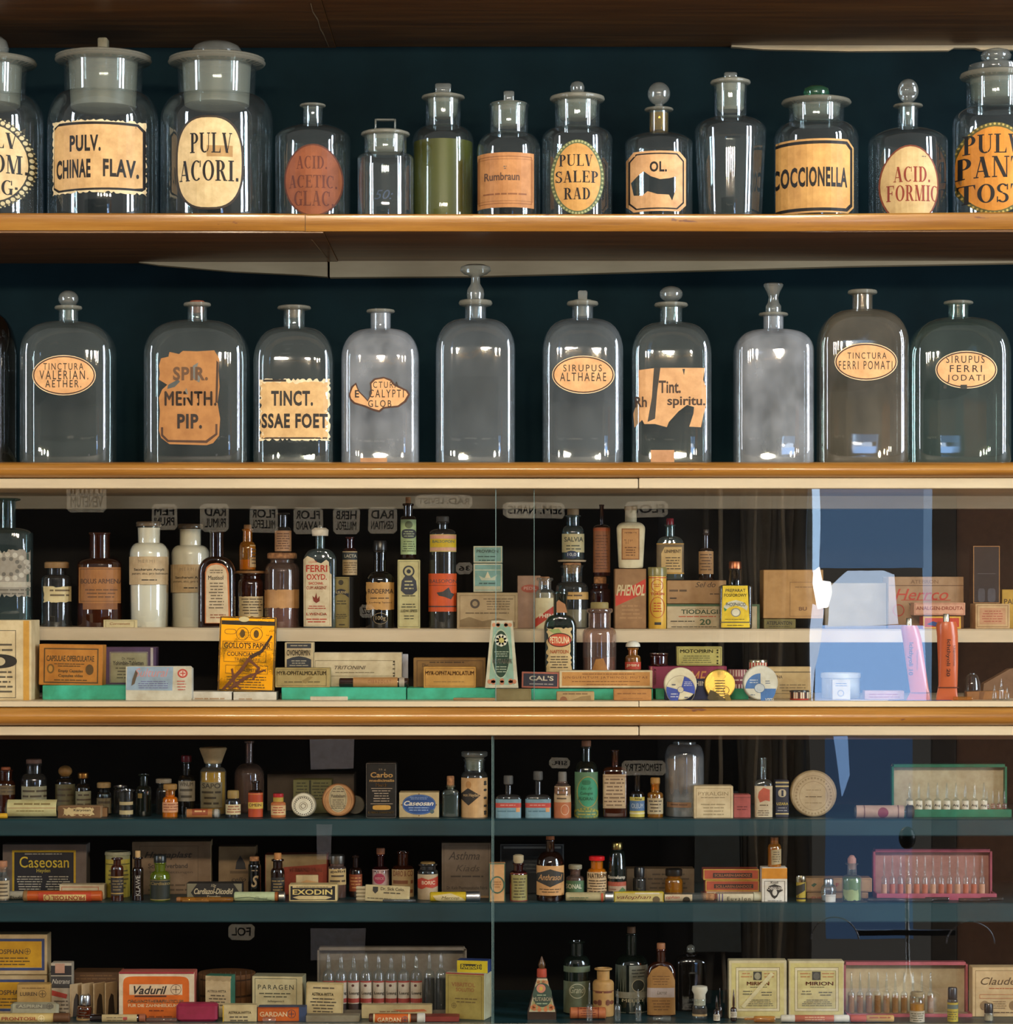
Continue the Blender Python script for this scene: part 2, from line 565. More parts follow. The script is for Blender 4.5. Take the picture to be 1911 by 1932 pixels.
def _clip(poly, x, keep):
    o = []
    n = len(poly)
    for i in range(n):
        a, b = poly[i], poly[(i + 1) % n]
        ia, ib = (a[0] - x) * keep >= 0, (b[0] - x) * keep >= 0
        if ia:
            o.append(a)
        if ia != ib:
            t = (x - a[0]) / (b[0] - a[0])
            o.append((x, a[1] + (b[1] - a[1]) * t))
    return o
def strips(poly, step, ax):
    if ax:
        poly = [(b, a) for a, b in poly]
    lo, hi = min(p[0] for p in poly), max(p[0] for p in poly)
    res = []
    i = math.floor(lo / step)
    while i * step < hi - 1e-9:
        q = poly
        if lo < i * step:
            q = _clip(q, i * step, 1)
        if q and hi > (i + 1) * step:
            q = _clip(q, (i + 1) * step, -1)
        if len(q) > 2:
            res.append([(b, a) for a, b in q] if ax else q)
        i += 1
    return res

def put_art(art, to3, parent, name, step=None, ax=0, first=0.0003, label=None):
    """paper and print as one mesh laid on a surface; to3(px, py, off) gives the point"""
    mb = MB()
    for i, (polys, col) in enumerate(expand(art)):
        off = first + i * 0.00007
        for p in polys:
            for q in (strips(p, step, ax) if step else [p]):
                pts = [to3(x, y, off) for x, y in q]
                a = sum(q[j][0] * q[(j + 1) % len(q)][1] - q[(j + 1) % len(q)][0] * q[j][1] for j in range(len(q)))
                if a > 0:
                    pts.reverse()
                mb.add(pts, [tuple(range(len(pts)))], col)
    o = mb.build(name, parent, smooth=0)
    if label:
        o['label'] = label
    return o

# ---------------------------------------------------------------- the kinds of things on the shelves
FL = {}                                                  # shelf tops, filled in below
def zbase(sh, zb, Y):
    return FL[sh] if sh else PZ(zb, Y)

def bot(label, xc, hw, top, sh, Y, nk, ny, sy, lip=3, lh=6, sq=2, k=1, tb=1, g='clear', st=None, fill=None, art=(), cat='bottle',
        name=None, group=None, zb=None, cone=1.0, nt=None, ctop=None, lab='paper_label', tilt=0, extra=(), tag=()):
    """glass bottle or jar: half width hw, neck nk down to row ny, shoulder down to row sy, all in photo rows at depth Y"""
    s = sc(Y)
    z0 = zbase(sh, zb, Y)
    Z = lambda py: PZ(py, Y) - z0
    root = thing(name or ('glass_jar' if cat == 'jar' else 'glass_bottle'), label, cat, (PX(xc, Y), Y, z0), group, (0, tilt, 0))
    H, N, zt, zn, zs = hw * s, nk * s, Z(top), Z(ny), Z(sy)
    nt = (nt if nt else nk) * s
    c = min(0.12 * H, 0.25 * zs)
    prof = [(H * tb * 0.45, 0.0), (H * tb - c * 0.8, 0.0), (H * tb - c * 0.25, c * 0.22), (H * tb, c)]
    prof += [(H * (tb + (1 - tb) * i / 4), c + (zs - c) * i / 4) for i in range(1, 5)]
    for i in range(1, 9):
        a = math.pi / 2 * i / 8
        r = N + (H - N) * math.cos(a) ** cone
        prof.append((r, zs + (zn - zs) * math.sin(a)))
    L = lip * s
    h = lh * s
    zl = zt - h
    prof += [(N * 0.985 + nt * 0.015, zn + (zl - zn) * 0.05), (nt, max(zl - h * 0.15, zn))]
    body = [p for p in prof]
    prof += [(nt + L * 0.8, zl + h * 0.12), (nt + L, zl + h * 0.45), (nt + L * 0.85, zl + h * 0.85), (nt + L * 0.4, zt), (nt * 0.93, zt), (nt * 0.86, zl), (nt * 0.84, zn + (zl - zn) * 0.3)]
    mb = MB()
    if lip >= 5 and g in ('clear', 'bottle', 'misty', 'dusty', 'browndust', 'greenish', 'vial'):
        j = len(body)
        mb.lathe(prof[:j + 1], g, 52 if hw > 40 else 28, k, sq, nt + L, cap1=False)
        mb.lathe(prof[j - 1:j + 5], 'rim', 40, cap0=False, cap1=False)
        mb.lathe(prof[j + 4:], g, 40, cap0=False, cap1=False)
    else:
        mb.lathe(prof, g, 52 if hw > 40 else 28, k, sq, nt + L, cap1=False)
    mb.build('glass_body', root, 50)
    def rad(v):
        for (ra, za), (rb, zb_) in zip(body, body[1:]):
            if za <= v <= zb_ and zb_ > za:
                return ra + (rb - ra) * (v - za) / (zb_ - za)
        return nt if v > zn else H * tb
    if fill:
        fy, fm, fn = fill
        zf = min(Z(fy), zl)
        fp = [(max(r - 0.0016, r * 0.9), max(z, 0.0015)) for r, z in body if z < zf]
        fp.append((rad(zf) * 0.955, zf))
        m2 = MB()
        m2.lathe(fp, fm, 36 if hw > 40 else 24, k, sq, nt + L)
        m2.build(fn, root, 50)
    if st:
        stopper(st, root, Z, s, zt, zl, zn, nt)
    for e in extra:
        stopper(e, root, Z, s, zt, zl, zn, nt)
    if art:
        Ys = Y - hw * s * k
        ss = sc(Ys)
        def to3(px, py, off):
            u, v = PX(px, Ys) - PX(xc, Y), PZ(py, Ys) - z0
            r = H if sq > 2 and v > zs else rad(v)
            u2 = max(-0.975 * r, min(0.975 * r, u))
            t = max(0, min(1, (r - nt - L) / (H - nt - L))) if H > nt + L + 1e-6 else 1
            t = t * t * (3 - 2 * t)
            e, kk = 2 + (sq - 2) * t, 1 + (k - 1) * t
            d = kk * r * (1 - abs(u2 / r) ** e) ** (1 / e)
            return (u2 * (1 + off / r), -d - off * (0.4 + 0.6 * (1 - abs(u2 / r))) , v)
        put_art(art, to3, root, lab, hw * 0.14, first=0.0004)
        if tag:
            put_art(tag, to3, root, 'paper_tag', hw * 0.14, first=0.0004)
    return root

def stopper(st, root, Z, s, zt, zl, zn, nt):
    t = st[0]
    mb = MB()
    if t == 'ball':                                      # rx, centre row, ry, material
        _, rx, yc, ry = st[:4]
        m = st[4] if len(st) > 4 else 'solid'
        kk = st[5] if len(st) > 5 else 1.0
        zc, rx, ry = Z(yc), rx * s, ry * s
        pr = [(nt * 0.5, zn + (zt - zn) * 0.1), (nt * 0.80, zt - 0.001), (nt * 0.55, zt + 0.0012)]
        b0 = -1.2
        pr.append((max(nt * 0.42, rx * math.cos(b0)), (zt + zc + ry * math.sin(b0)) / 2))
        pr += [(max(0.0004, rx * math.cos(b0 + (math.pi / 2 - b0) * i / 14)), zc + ry * math.sin(b0 + (math.pi / 2 - b0) * i / 14)) for i in range(15)]
        mb.lathe(pr, m, 28, k=kk, r0=nt * 0.9)
        mb.build('stopper', root, 60)
    elif t == 'tab':                                     # half width, top row, depth, material
        _, w_, y0, th = st[:4]
        m = st[4] if len(st) > 4 else 'solid'
        mb.lathe([(nt * 0.62, zn + (zt - zn) * 0.15), (nt * 0.80, zt - 0.0008), (nt * 0.84, zt + 0.0012), (nt * 0.4, zt + 0.002)], 'frost', 28)
        x, z1 = w_ * s, Z(y0)
        d = th * s / 2
        c = min(x, z1 - zt) * 0.3
        mb.prism([(-x * 0.92, zt + 0.001), (x * 0.92, zt + 0.001), (x, z1 - c), (x - c, z1), (-x + c, z1), (-x, z1 - c)], -d, d, m)
        mb.build('stopper', root, 60)
    elif t == 'plug':                                    # hollow ground stopper in a wide neck, below a knob given as a profile
        _, dep, kn = st[:3]
        m = st[3] if len(st) > 3 else 'frost'
        mb.lathe([(nt * 0.10, Z(dep)), (nt * 0.70, Z(dep) + 0.0006), (nt * 0.82, Z(dep) + 0.004), (nt * 0.87, zl), (nt * 0.90, zt - 0.001), (nt * 0.96, zt + 0.001), (nt * 0.7, zt + 0.0025)], m, 40)
        o = mb.build('stopper', root, 50)
        if kn:
            m3 = MB()
            if kn[0] == 'fin':
                x, d, z1 = kn[1] * s, kn[2] * s, Z(kn[3])
                m3.box(-x, x, -d, d, zt, z1, kn[4] if len(kn) > 4 else 'solid', b=min(x * 0.4, 0.0014))
            elif kn[0] == 'loop':                        # open square handle
                x, d, z1, q = kn[1] * s, kn[2] * s, Z(kn[3]), 3.2 * s
                m3.box(-x, -x + q, -d, d, zt, z1, kn[4], b=0.0006)
                m3.box(x - q, x, -d, d, zt, z1, kn[4], b=0.0006)
                m3.box(-x + q, x - q, -d, d, z1 - q, z1, kn[4])
            else:
                m3.lathe([(max(0.0003, r * s), Z(y)) for r, y in kn], st[4] if len(st) > 4 else 'solid', 30)
            m3.build('knob', o, 60)
    elif t == 'prof':                                    # name, material, [(r, row) ...] from the bottom up
        mb.lathe([(max(0.0003, r * s), Z(y)) for r, y in st[3]], st[2], 30)
        mb.build(st[1], root, 45)
    elif t == 'cork':                                    # half width, top row, material
        m = st[3] if len(st) > 3 else 'cork'
        x, z1 = st[1] * s, Z(st[2])
        lo = min(zl, zt) - (zt - zn) * 0.35
        mb.lathe([(min(x, nt) * 0.8, lo), (min(x, nt * 0.85), zl), (x, zt + 0.0005), (x, z1 - 0.001), (x * 0.9, z1)], m, 20)
        mb.build('cork', root, 45)
    elif t == 'cap':                                     # half width, top row, bottom row, material
        x, z1, z2 = st[1] * s, Z(st[2]), Z(st[3])
        mb.lathe([(x * 0.97, z2), (x, z2 + (z1 - z2) * 0.1), (x, z1 - (z1 - z2) * 0.14), (x * 0.88, z1)], st[4], 28)
        mb.build(st[5] if len(st) > 5 else 'cap', root, 35)

def bx(label, x0, y0, x1, y1, Y, d, col, art=(), sh=None, name='medicine_carton', cat='box', side=None, lean=0, roll=0, yaw=0, group=None, poly=None, b=0.0006, part='carton', extra=None):
    """carton whose front face spans photo pixels x0..x1, y0..y1 at depth Y; d is how deep it is"""
    z0 = zbase(sh, y1, Y)
    s = sc(Y)
    xc = (x0 + x1) / 2
    W, H = (x1 - x0) * s / 2, PZ(y0, Y) - z0
    root = thing(name, label, cat, (PX(xc, Y), Y + d / 2, z0), group, (lean, roll, yaw))
    mb = MB()
    if poly:
        mb.prism([((px - xc) * s, PZ(py, Y) - z0) for px, py in poly], -d / 2, d / 2, side or col)
    else:
        mb.box(-W, W, -d / 2, d / 2, 0, H, side or col, b)
    mb.build(part, root, 30)
    a = list(art)
    if side and side != col and not poly:
        a = [('r', x0 + 0.5, y0 + 0.5, x1 - 0.5, PYof(z0, Y) - 0.5, col)] + a
    if a:
        put_art(a, lambda px, py, off: ((px - xc) * s, -d / 2 - off, PZ(py, Y) - z0), root, 'printed_front', first=0.0002)
    if extra:
        extra(root, lambda px: (px - xc) * s, lambda py: PZ(py, Y) - z0, d)
    return root
def PYof(z, Y):
    return HY - (z - ZC) / sc(Y)

def can(label, xc, hw, top, sh, Y, col, art=(), lid=None, zb=None, name='tin_can', cat='tin', rim='m#b9ad92', group=None, part='can_body'):
    s = sc(Y)
    z0 = zbase(sh, zb, Y)
    root = thing(name, label, cat, (PX(xc, Y), Y, z0), group)
    R, H = hw * s, PZ(top, Y) - z0
    mb = MB()
    mb.lathe([(R * 0.97, 0), (R, 0.001), (R, H - 0.001), (R * 0.98, H)], col, 36)
    mb.build(part, root, 35)
    if lid:
        y1, m = lid[0], lid[1]
        zl = PZ(y1, Y) - z0
        mb = MB()
        mb.lathe([(R * 1.005, zl), (R * 1.05, zl + 0.0004), (R * 1.05, H - 0.0004), (R * 1.0, H + 0.0012), (R * 0.9, H + 0.0012), (R * 0.86, H + 0.0004)], m, 36)
        mb.build('lid', root, 35)
    if art:
        Ys = Y - R
        ss = sc(Ys)
        def to3(px, py, off):
            u = max(-0.985 * R, min(0.985 * R, PX(px, Ys) - PX(xc, Y)))
            return (u * (1 + off / R), -math.sqrt(R * R - u * u) - off * 0.5, PZ(py, Ys) - z0)
        put_art(art, to3, root, 'printed_wrap', hw * 0.14)
    return root

def disc(label, xc, r, sh, Y, th, col, art=(), name='round_tin', cat='tin', rim=None, zb=None, lean=-0.08, ycen=None, group=None, part='tin_body'):
    """round flat tin standing on its edge"""
    s = sc(Y)
    z0 = zbase(sh, zb, Y)
    R = r * s
    root = thing(name, label, cat, (PX(xc, Y), Y + th / 2, z0), group, (lean, 0, 0))
    mb = MB()
    mb.lathe([(R * 0.9, -th / 2), (R, -th / 2 + 0.001), (R, th / 2 - 0.0016), (R * 0.97, th / 2 - 0.0004), (R * 0.93, th / 2)], rim or col, 40, at=(0, 0, R), axis='y')
    mb.build(part, root, 35)
    yc = ycen if ycen is not None else PYof(z0 + R, Y)
    a = [('o', xc - r * 0.92, yc - r * 0.92, xc + r * 0.92, yc + r * 0.92, col)] + list(art)
    put_art(a, lambda px, py, off: ((px - xc) * s, -th / 2 - off, R + (yc - py) * s), root, 'printed_face', first=0.0002)
    return root

def lying(label, x0, x1, r, sh, Y, segs, art=(), name='glass_tube', cat='tube', zb=None, yaw=0, group=None, roll=0):
    """tube on its side; segs = (part name, from px, to px, radius fraction, material)"""
    s = sc(Y)
    z0 = zbase(sh, zb, Y)
    xc = (x0 + x1) / 2
    R = r * s
    root = thing(name, label, cat, (PX(xc, Y), Y, z0), group, (0, roll, yaw))
    for pn, a, b, fr, m in segs:
        mb = MB()
        q = R * fr
        xa, xb = (a - xc) * s, (b - xc) * s
        e = min(0.0012, (xb - xa) * 0.2)
        mb.lathe([(q * 0.8, xa), (q, xa + e), (q, xb - e), (q * 0.8, xb)], m, 22, at=(0, 0, R), axis='x')
        mb.build(pn, root, 40)
    if art:
        Ys = Y - R
        ss = sc(Ys)
        yc = PYof(z0 + R, Ys)
        def to3(px, py, off):
            v = max(-0.97 * R, min(0.97 * R, (yc - py) * ss))
            return (PX(px, Ys) - PX(xc, Y), -math.sqrt(R * R - v * v) - off, R + v * (1 + off / R))
        put_art(art, to3, root, 'paper_label', r * 0.16, 1, first=0.0004)
    return root

def amp(label, xc, top, hw, sh, Y, group, liquid=None, fy=None, art=(), g='vial', zb=None, neck=None, tipr=0.16, cat='ampoule'):
    """sealed glass ampoule standing up"""
    s = sc(Y)
    z0 = zbase(sh, zb, Y)
    root = thing('glass_ampoule', label, cat, (PX(xc, Y), Y, z0), group)
    H, R = PZ(top, Y) - z0, hw * s
    nz = PZ(neck, Y) - z0 if neck else H * 0.55
    pr = [(R * 0.5, 0), (R * 0.9, 0.0006), (R, 0.002), (R, nz * 0.86), (R * 0.85, nz * 0.94), (R * 0.42, nz), (R * 0.30, nz * 1.02), (R * 0.42, nz + (H - nz) * 0.12), (R * 0.36, nz + (H - nz) * 0.5), (R * tipr, H * 0.985), (0.0002, H)]
    mb = MB()
    mb.lathe(pr, g, 16)
    mb.build('glass_body', root, 60)
    if liquid:
        zf = PZ(fy, Y) - z0
        mb = MB()
        mb.lathe([(R * 0.8, 0.001), (R * 0.92, 0.002), (R * 0.92, zf - 0.0005), (R * 0.8, zf)], liquid, 16)
        mb.build('liquid', root, 40)
    if art:
        Ys = Y - R
        ss = sc(Ys)
        def to3(px, py, off):
            u = max(-0.97 * R, min(0.97 * R, PX(px, Ys) - PX(xc, Y)))
            return (u * (1 + off / R), -math.sqrt(R * R - u * u) - off, PZ(py, Ys) - z0)
        put_art(art, to3, root, 'paper_label', hw * 0.3)
    return root

# ---------------------------------------------------------------- the setting: walls, cabinet, shelves, panes
R1, R2, RW, RF, RT1, RT2, RB = 0.4785, 0.1709, -0.039, -0.1274, -0.2785, -0.3845, -0.5315
FL.update(S1=ZC + R1, S2=ZC + R2, W=ZC + RW, F=ZC + RF, T1=ZC + RT1, T2=ZC + RT2, B=ZC + RB)
YB = 0.30
XL, XR = -1.5, 1.5

mb = MB(); mb.box(XL, XR, YB, YB + 0.03, ZC + R2 - 0.02, ZC + 2.1, P_TEAL); struct(mb.build('wall_back', smooth=0))
mb = MB(); mb.box(-3.4, 3.4, -5.2, 0.35, -0.05, 0.0, wood('floor_boards', '#7a5a3a', '#94704a', '#a8835a', 0.5)); struct(mb.build('floor', smooth=0))

def nose(y, z0, z1, out, n=8):
    """rounded front edge, profile in y,z"""
    zc, h = (z0 + z1) / 2, (z1 - z0) / 2
    return [(y + 0.004, z1)] + [(y - out * math.cos(a) ** 0.7, zc + h * math.sin(a)) for a in [math.pi / 2 - math.pi * i / n for i in range(1, n)]] + [(y + 0.004, z0)]

# overhead shelf, only its underside and a sliver of pale batten in view
t = thing('wooden_shelf', 'dark brown overhead shelf seen from below, topmost of all the shelves', 'shelf', (0, 0, ZC + 0.7488))
mb = MB(); mb.box(XL, -0.232, 0, YB, 0, 0.03, W_DARK); mb.box(-0.2312, XR, 0, YB, 0.0012, 0.03, W_DARK); mb.build('board', t, 0)
mb = MB(); mb.bar(nose(0, 0.0, 0.022, 0.006), XL, XR, W_GOLD); mb.build('front_nosing', t, 60)
def batten(t, top, pts, Y, m, dz):
    mb = MB()
    P = [(PX(a, Y), PZ(b, Y) - dz) for a, b in pts]
    zt_ = PZ(top, Y) - dz
    mb.prism(P + [(P[-1][0], zt_), (P[0][0], zt_)], Y, YB, m)
    mb.build('wall_batten', t, 0)
batten(t, 60, [(1380, 88), (1440, 93), (1600, 96.5), (1790, 95), (1800, 90), (1840, 90), (1850, 94), (2100, 92)], 0.29, P_CREAM, ZC + 0.7488)

# first shelf: flat golden edge in two lengths, dark underside, bowed cream batten on the wall
t = thing('wooden_shelf', 'brown shelf with flat golden edge carrying the round clear jars and stoppered bottles', 'shelf', (0, 0, ZC + R1))
mb = MB(); mb.box(XL, -0.228, 0.0, YB, -0.0227, 0, W_DARK); mb.box(-0.2272, XR, 0.0, YB, -0.0215, 0, W_DARK); mb.build('board', t, 0)
def flat(y, z0, z1, o):
    return [(y + 0.004, z1), (y - o * 0.7, z1), (y - o, z1 - 0.002), (y - o, z0 + 0.004), (y - o * 0.6, z0), (y + 0.004, z0)]
mb = MB()
mb.rings([[(XL, y, z + 0.0022) for y, z in flat(0, -0.0211, 0, 0.006)], [(-0.30, y, z + 0.0008) for y, z in flat(0, -0.0211, 0, 0.006)], [(-0.2505, y, z + 0.0004) for y, z in flat(0, -0.0211, 0, 0.006)]], W_GOLD)
mb.build('front_nosing', t, 40)
mb = MB()
mb.rings([[(-0.2497, y, z) for y, z in flat(0, -0.0211, 0, 0.0064)], [(0.35, y, z) for y, z in flat(0, -0.0211, 0, 0.0064)], [(0.64, y, z + 0.0026) for y, z in flat(0, -0.0211, 0, 0.0064)], [(XR, y, z + 0.003) for y, z in flat(0, -0.0211, 0, 0.0064)]], W_GOLD)
mb.build('front_nosing', t, 40)
batten(t, 470, [(225, 489), (300, 500), (440, 512), (566, 518), (618, 522)], 0.285, P_CREAM, ZC + R1)
batten(t, 470, [(622, 523), (900, 521), (1200, 513), (1400, 508), (1600, 502), (1911, 496), (2100, 494)], 0.283, P_CREAM, ZC + R1)

# second shelf: round golden nosing, cream strip in two lengths, pale underside of the case
def case_shelf(label, zt, zn0, zs0, depth_z, under, seam, top_strip=None):
    t = thing('wooden_shelf', label, 'shelf', (0, 0, ZC + zt))
    mb = MB(); mb.box(XL, XR, 0.012, YB, depth_z - zt, 0, under); mb.build('board', t, 0)
    zn1 = 0.0
    if top_strip:
        zn1 = top_strip - zt
        mb = MB(); mb.box(XL, seam, -0.008, 0.012, zn1, 0, P_CREAM); mb.box(seam + 0.001, XR, -0.008, 0.012, zn1, 0.0003, P_CREAM); mb.build('sill_strip', t, 0)
    mb = MB(); mb.bar(nose(0.008, zn0 - zt, zn1, 0.026), XL, XR, W_GOLD); mb.build('front_nosing', t, 60)
    for a, b, dz in ((XL, seam, 0.0006), (seam + 0.0012, XR, 0)):
        mb = MB(); mb.box(a, b, -0.006, 0.012, zs0 - zt, zn0 - zt + 0.0004 - dz, P_CREAM, 0.0008); mb.build('trim_strip', t, 0)
    return t
t = case_shelf('shelf with round golden nosing and cream strip below it carrying the square-shouldered bottles', R2, 0.1498, 0.1373, 0.1385, P_WHITE, PX(1203, 0))
mb = MB(); mb.box(XL, XR, 0.27, YB, 0.1385 - 0.0168 - R2, 0.1385 - R2, P_WHITE); mb.build('wall_batten', t, 0)
t = case_shelf('sill with round golden nosing between two cream strips under the upper glass case', RF, -0.1584, -0.1697, -0.168, P_WHITE, PX(1204, 0), -0.1338)
mb = MB(); mb.box(XL, XR, 0.012, 0.03, -0.1755 - RF, -0.165 - RF, W_DARK); mb.build('pane_rail', t, 0)
t = thing('wooden_shelf', 'off-white painted inner shelf of the upper glass case', 'shelf', (0, 0, ZC + RW))
mb = MB(); mb.rings([[(XL, y, z) for y, z in [(YB, -0.017), (YB, 0), (0.124, 0), (0.121, -0.002), (0.121, -0.017)]], [(PX(0, .12), y, z + 0.003) for y, z in [(YB, -0.017), (YB, 0), (0.124, 0), (0.121, -0.002), (0.121, -0.017)]], [(PX(955, .12), y, z) for y, z in [(YB, -0.017), (YB, 0), (0.124, 0), (0.121, -0.002), (0.121, -0.017)]], [(XR, y, z) for y, z in [(YB, -0.017), (YB, 0), (0.124, 0), (0.121, -0.002), (0.121, -0.017)]]], P_WHITE)
mb.build('board', t, 30)
for lab, z, th in (('dark teal shelf just under the sill in the lower glass case', RT1, 0.0215), ('dark teal shelf in the middle of the lower glass case', RT2, 0.0245)):
    t = thing('wooden_shelf', lab, 'shelf', (0, 0, ZC + z))
    mb = MB(); mb.box(XL, XR, 0.05, YB, -th, 0, P_TSHELF, 0.0015); mb.build('board', t, 0)
t = thing('wooden_shelf', 'floor of the lower glass case with a thin cream front strip', 'shelf', (0, 0, ZC + RB))
mb = MB(); mb.box(XL, XR, 0.012, YB, -0.03, 0, P_TSHELF); mb.build('board', t, 0)
mb = MB(); mb.box(XL, XR, -0.008, 0.0118, -0.03, 0.0008, P_CREAM); mb.build('trim_strip', t, 0)
mb = MB(); mb.box(XL, XR, YB, YB + 0.03, ZC + RB - 0.03, ZC + R2 - 0.021, P_BLACK); struct(mb.build('wall_case_back', smooth=0))
mb = MB(); mb.box(XL, XR, -0.01, YB + 0.03, 0.0, ZC + RB - 0.031, W_DARK); struct(mb.build('wall_base_cabinet', smooth=0))
for x in (XL - 0.03, XR):
    mb = MB(); mb.box(x, x + 0.03, 0, YB + 0.03, ZC + RB - 0.03, ZC + 0.9, W_DARK); struct(mb.build('wall_cabinet_' + ('left' if x < 0 else 'right'), smooth=0))

def pane_mat():
    t = NT('old_window_glass')
    lw = t.n('ShaderNodeLayerWeight')
    f = t.math('MULTIPLY_ADD', t.math('POWER', lw.outputs['Facing'], 4), 0.7)
    f.node.inputs[2].default_value = 0.055
    tr = t.n('ShaderNodeBsdfTransparent')
    tr.inputs[0].default_value = (0.985, 0.99, 0.985, 1)
    gl = t.n('ShaderNodeBsdfGlossy')
    gl.inputs['Roughness'].default_value = 0.0
    b = t.n('ShaderNodeBump')
    b.inputs['Strength'].default_value = 0.24
    b.inputs['Distance'].default_value = 0.0005
    t.l(t.noise(5, 1.5, (2.2, 1, 0.5)), b.inputs['Height'])
    t.l(b.outputs[0], gl.inputs['Normal'])
    return t.end(t.mixs(f, tr.outputs[0], gl.outputs[0]))
G_PANE = pane_mat()
t = NT('cut_glass_edge')
tr = t.n('ShaderNodeBsdfTransparent'); tr.inputs[0].default_value = (0.62, 0.74, 0.72, 1)
M_EDGE = t.end(t.mixs(0.4, tr.outputs[0], t.pbr(lin('#8fa8a4'), 0.2)))
def pane(label, x0, x1, y, z0, z1, e0=True):
    t = thing('sliding_glass_pane', label, 'glass pane', ((x0 + x1) / 2, y, ZC + z0))
    h = (x1 - x0) / 2
    mb = MB(); mb.box(-h, h, 0, 0.003, 0, z1 - z0, G_PANE); mb.build('pane_glass', t, 0)
    mb = MB(); x = -h if e0 else h
    mb.box(x - (0.0009 if e0 else 0), x + (0 if e0 else 0.0009), 0, 0.003, 0, z1 - z0, M_EDGE); mb.build('cut_edge', t, 0)
pane('clear rear pane of the upper case, ending at the tapered green carton', XL + 0.002, PX(1007, 0.006), 0.006, RF + 0.0005, 0.138, False)
pane('clear sliding pane of the upper case, the front one mirroring a bright doorway', PX(936, 0), XR - 0.002, 0.0, RF + 0.0005, 0.138)
pane('clear sliding pane of the lower case, over the tall black and gold tin', XL + 0.002, PX(930.5, 0.006), 0.006, RB + 0.001, -0.170, False)
pane('clear sliding pane of the lower case, with the bright teal cut edge, mirroring blue cloth', PX(929, 0), XR - 0.002, 0.0, RB + 0.001, -0.170)

# ---------------------------------------------------------------- the room behind the viewer, seen mirrored in the panes
YM = -4.6
def mx(px):
    return (px - CX) * (D0 - YM) / F
def mz(py):
    return ZC + (HY - py) * (D0 - YM) / F
mb = MB(); mb.box(-3.4, mx(1500), YM - 0.25, YM - 0.2, 0, 2.2, wood('far_wall_panel', '#171613', '#1f1d19', '#292622', 0.5)); struct(mb.build('wall_front', smooth=0))
t = thing('drawer_cabinet', 'dark drawer cabinet with white name plates, seen mirrored in the glass', 'cabinet', (-0.3, YM - 0.1, 0))
mb = MB(); mb.box(-1.6, 0.75, -0.1, 0.09, 0.02, 1.86, P_BLACK, 0.004); mb.build('carcass', t, 0)
PLATE = '#d9d4c4'
def plate(x0, y0, x1, y1, lines):
    a = [('c8', x0, y0, x1, y1, 6, PLATE)]
    n = len(lines)
    for i, l in enumerate(lines):
        hh = (y1 - y0 - 10) / n
        a.append(('t', l, x1 - 6, y0 + 6 + hh * i, x0 + 6, y0 + 6 + hh * (i + 0.8), '#17130f'))
    put_art(a, lambda px, py, off: (mx(px) + 0.3, 0.0905 + off, mz(py)), t, 'name_plate')
for q in ((124, 903, 201, 966, ('THYMI', 'VENETUM')), (282, 950, 338, 1000, ('FEM', 'PRUNI')), (376, 950, 429, 1003, ('RAD', 'PRIMUL')), (470, 955, 522, 1005, ('FLOR', 'MILLEFOL')),
          (553, 957, 606, 1007, ('FLOR', 'LAVAND')), (626, 957, 678, 1007, ('HERB', 'MILLEFOL')), (694, 957, 748, 1007, ('RAD', 'GENTIAN')), (785, 933, 888, 958, ('RAD. LEVIST',)),
          (950, 948, 1064, 978, ('SEM. NARIS',)), (1180, 945, 1258, 975, ('FLOR',)), (1172, 1436, 1256, 1464, ('TERMOMETRY',)), (1036, 1430, 1076, 1450, ('SIR.',)),
          (858, 1060, 890, 1082, ('36',)), (680, 1140, 708, 1165, ('OZ',)), (430, 1745, 476, 1775, ('FOL.',))):
    plate(*q)
def mat_sheet(x0, y0, x1, y1, y, m, name, lab, cat):
    mb = MB(); mb.box(mx(x0), mx(x1), y, y + 0.002, mz(y1), mz(y0), m)
    o = mb.build(name, smooth=0)
    o['label'], o['category'] = lab, cat
mat_sheet(584, 1395, 666, 1452, YM + 0.0, '#b9b6c0', 'paper_notice', 'pale paper notice on the dark cabinet, mirrored above the black tin', 'notice')
mat_sheet(596, 1556, 626, 1622, YM + 0.0, '#a9a8b4', 'paper_notice', 'narrow pale notice on the dark cabinet, mirrored by the red carton', 'notice')
mat_sheet(582, 1752, 690, 1812, YM + 0.0, '#8f919c', 'paper_notice', 'wide grey notice on the dark cabinet, mirrored above the ampoule tray', 'notice')
mat_sheet(1308, 1490, 1392, 1790, YM + 0.075, '#555c5c', 'framed_certificate', 'grey framed certificate hanging on the far cabinet, mirrored in the glass', 'picture')
# doorway: dark blind over glowing panels, emission put in for mirrored daylight, curtain folds beside it
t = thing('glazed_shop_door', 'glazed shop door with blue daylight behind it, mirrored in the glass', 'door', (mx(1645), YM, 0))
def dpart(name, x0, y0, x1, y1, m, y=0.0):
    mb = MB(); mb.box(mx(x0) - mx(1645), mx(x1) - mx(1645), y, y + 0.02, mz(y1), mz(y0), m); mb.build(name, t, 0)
dpart('glowing_blind', 1543, 900, 1745, 1072, 'e#33465c:11', 0.004)  # emissive panel, its navy glow put in for the dim upper doorway
dpart('pane', 1528, 900, 1541, 1080, 'e#b9dcff:6.0')  # glowing strip put in for the lit edge of the door frame
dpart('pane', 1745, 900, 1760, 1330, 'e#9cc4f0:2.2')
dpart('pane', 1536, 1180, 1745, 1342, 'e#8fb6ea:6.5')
dpart('pane', 1555, 1392, 1722, 1770, 'e#6484b0:1.2')  # glowing sheet put in for the mirrored blue cloth
dpart('door_frame', 1760, 880, 1800, 1960, '#5a524a')
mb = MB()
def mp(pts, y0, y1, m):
    mb.prism([(mx(a) - mx(1645), mz(b)) for a, b in reversed(pts)], y0, y1, m)
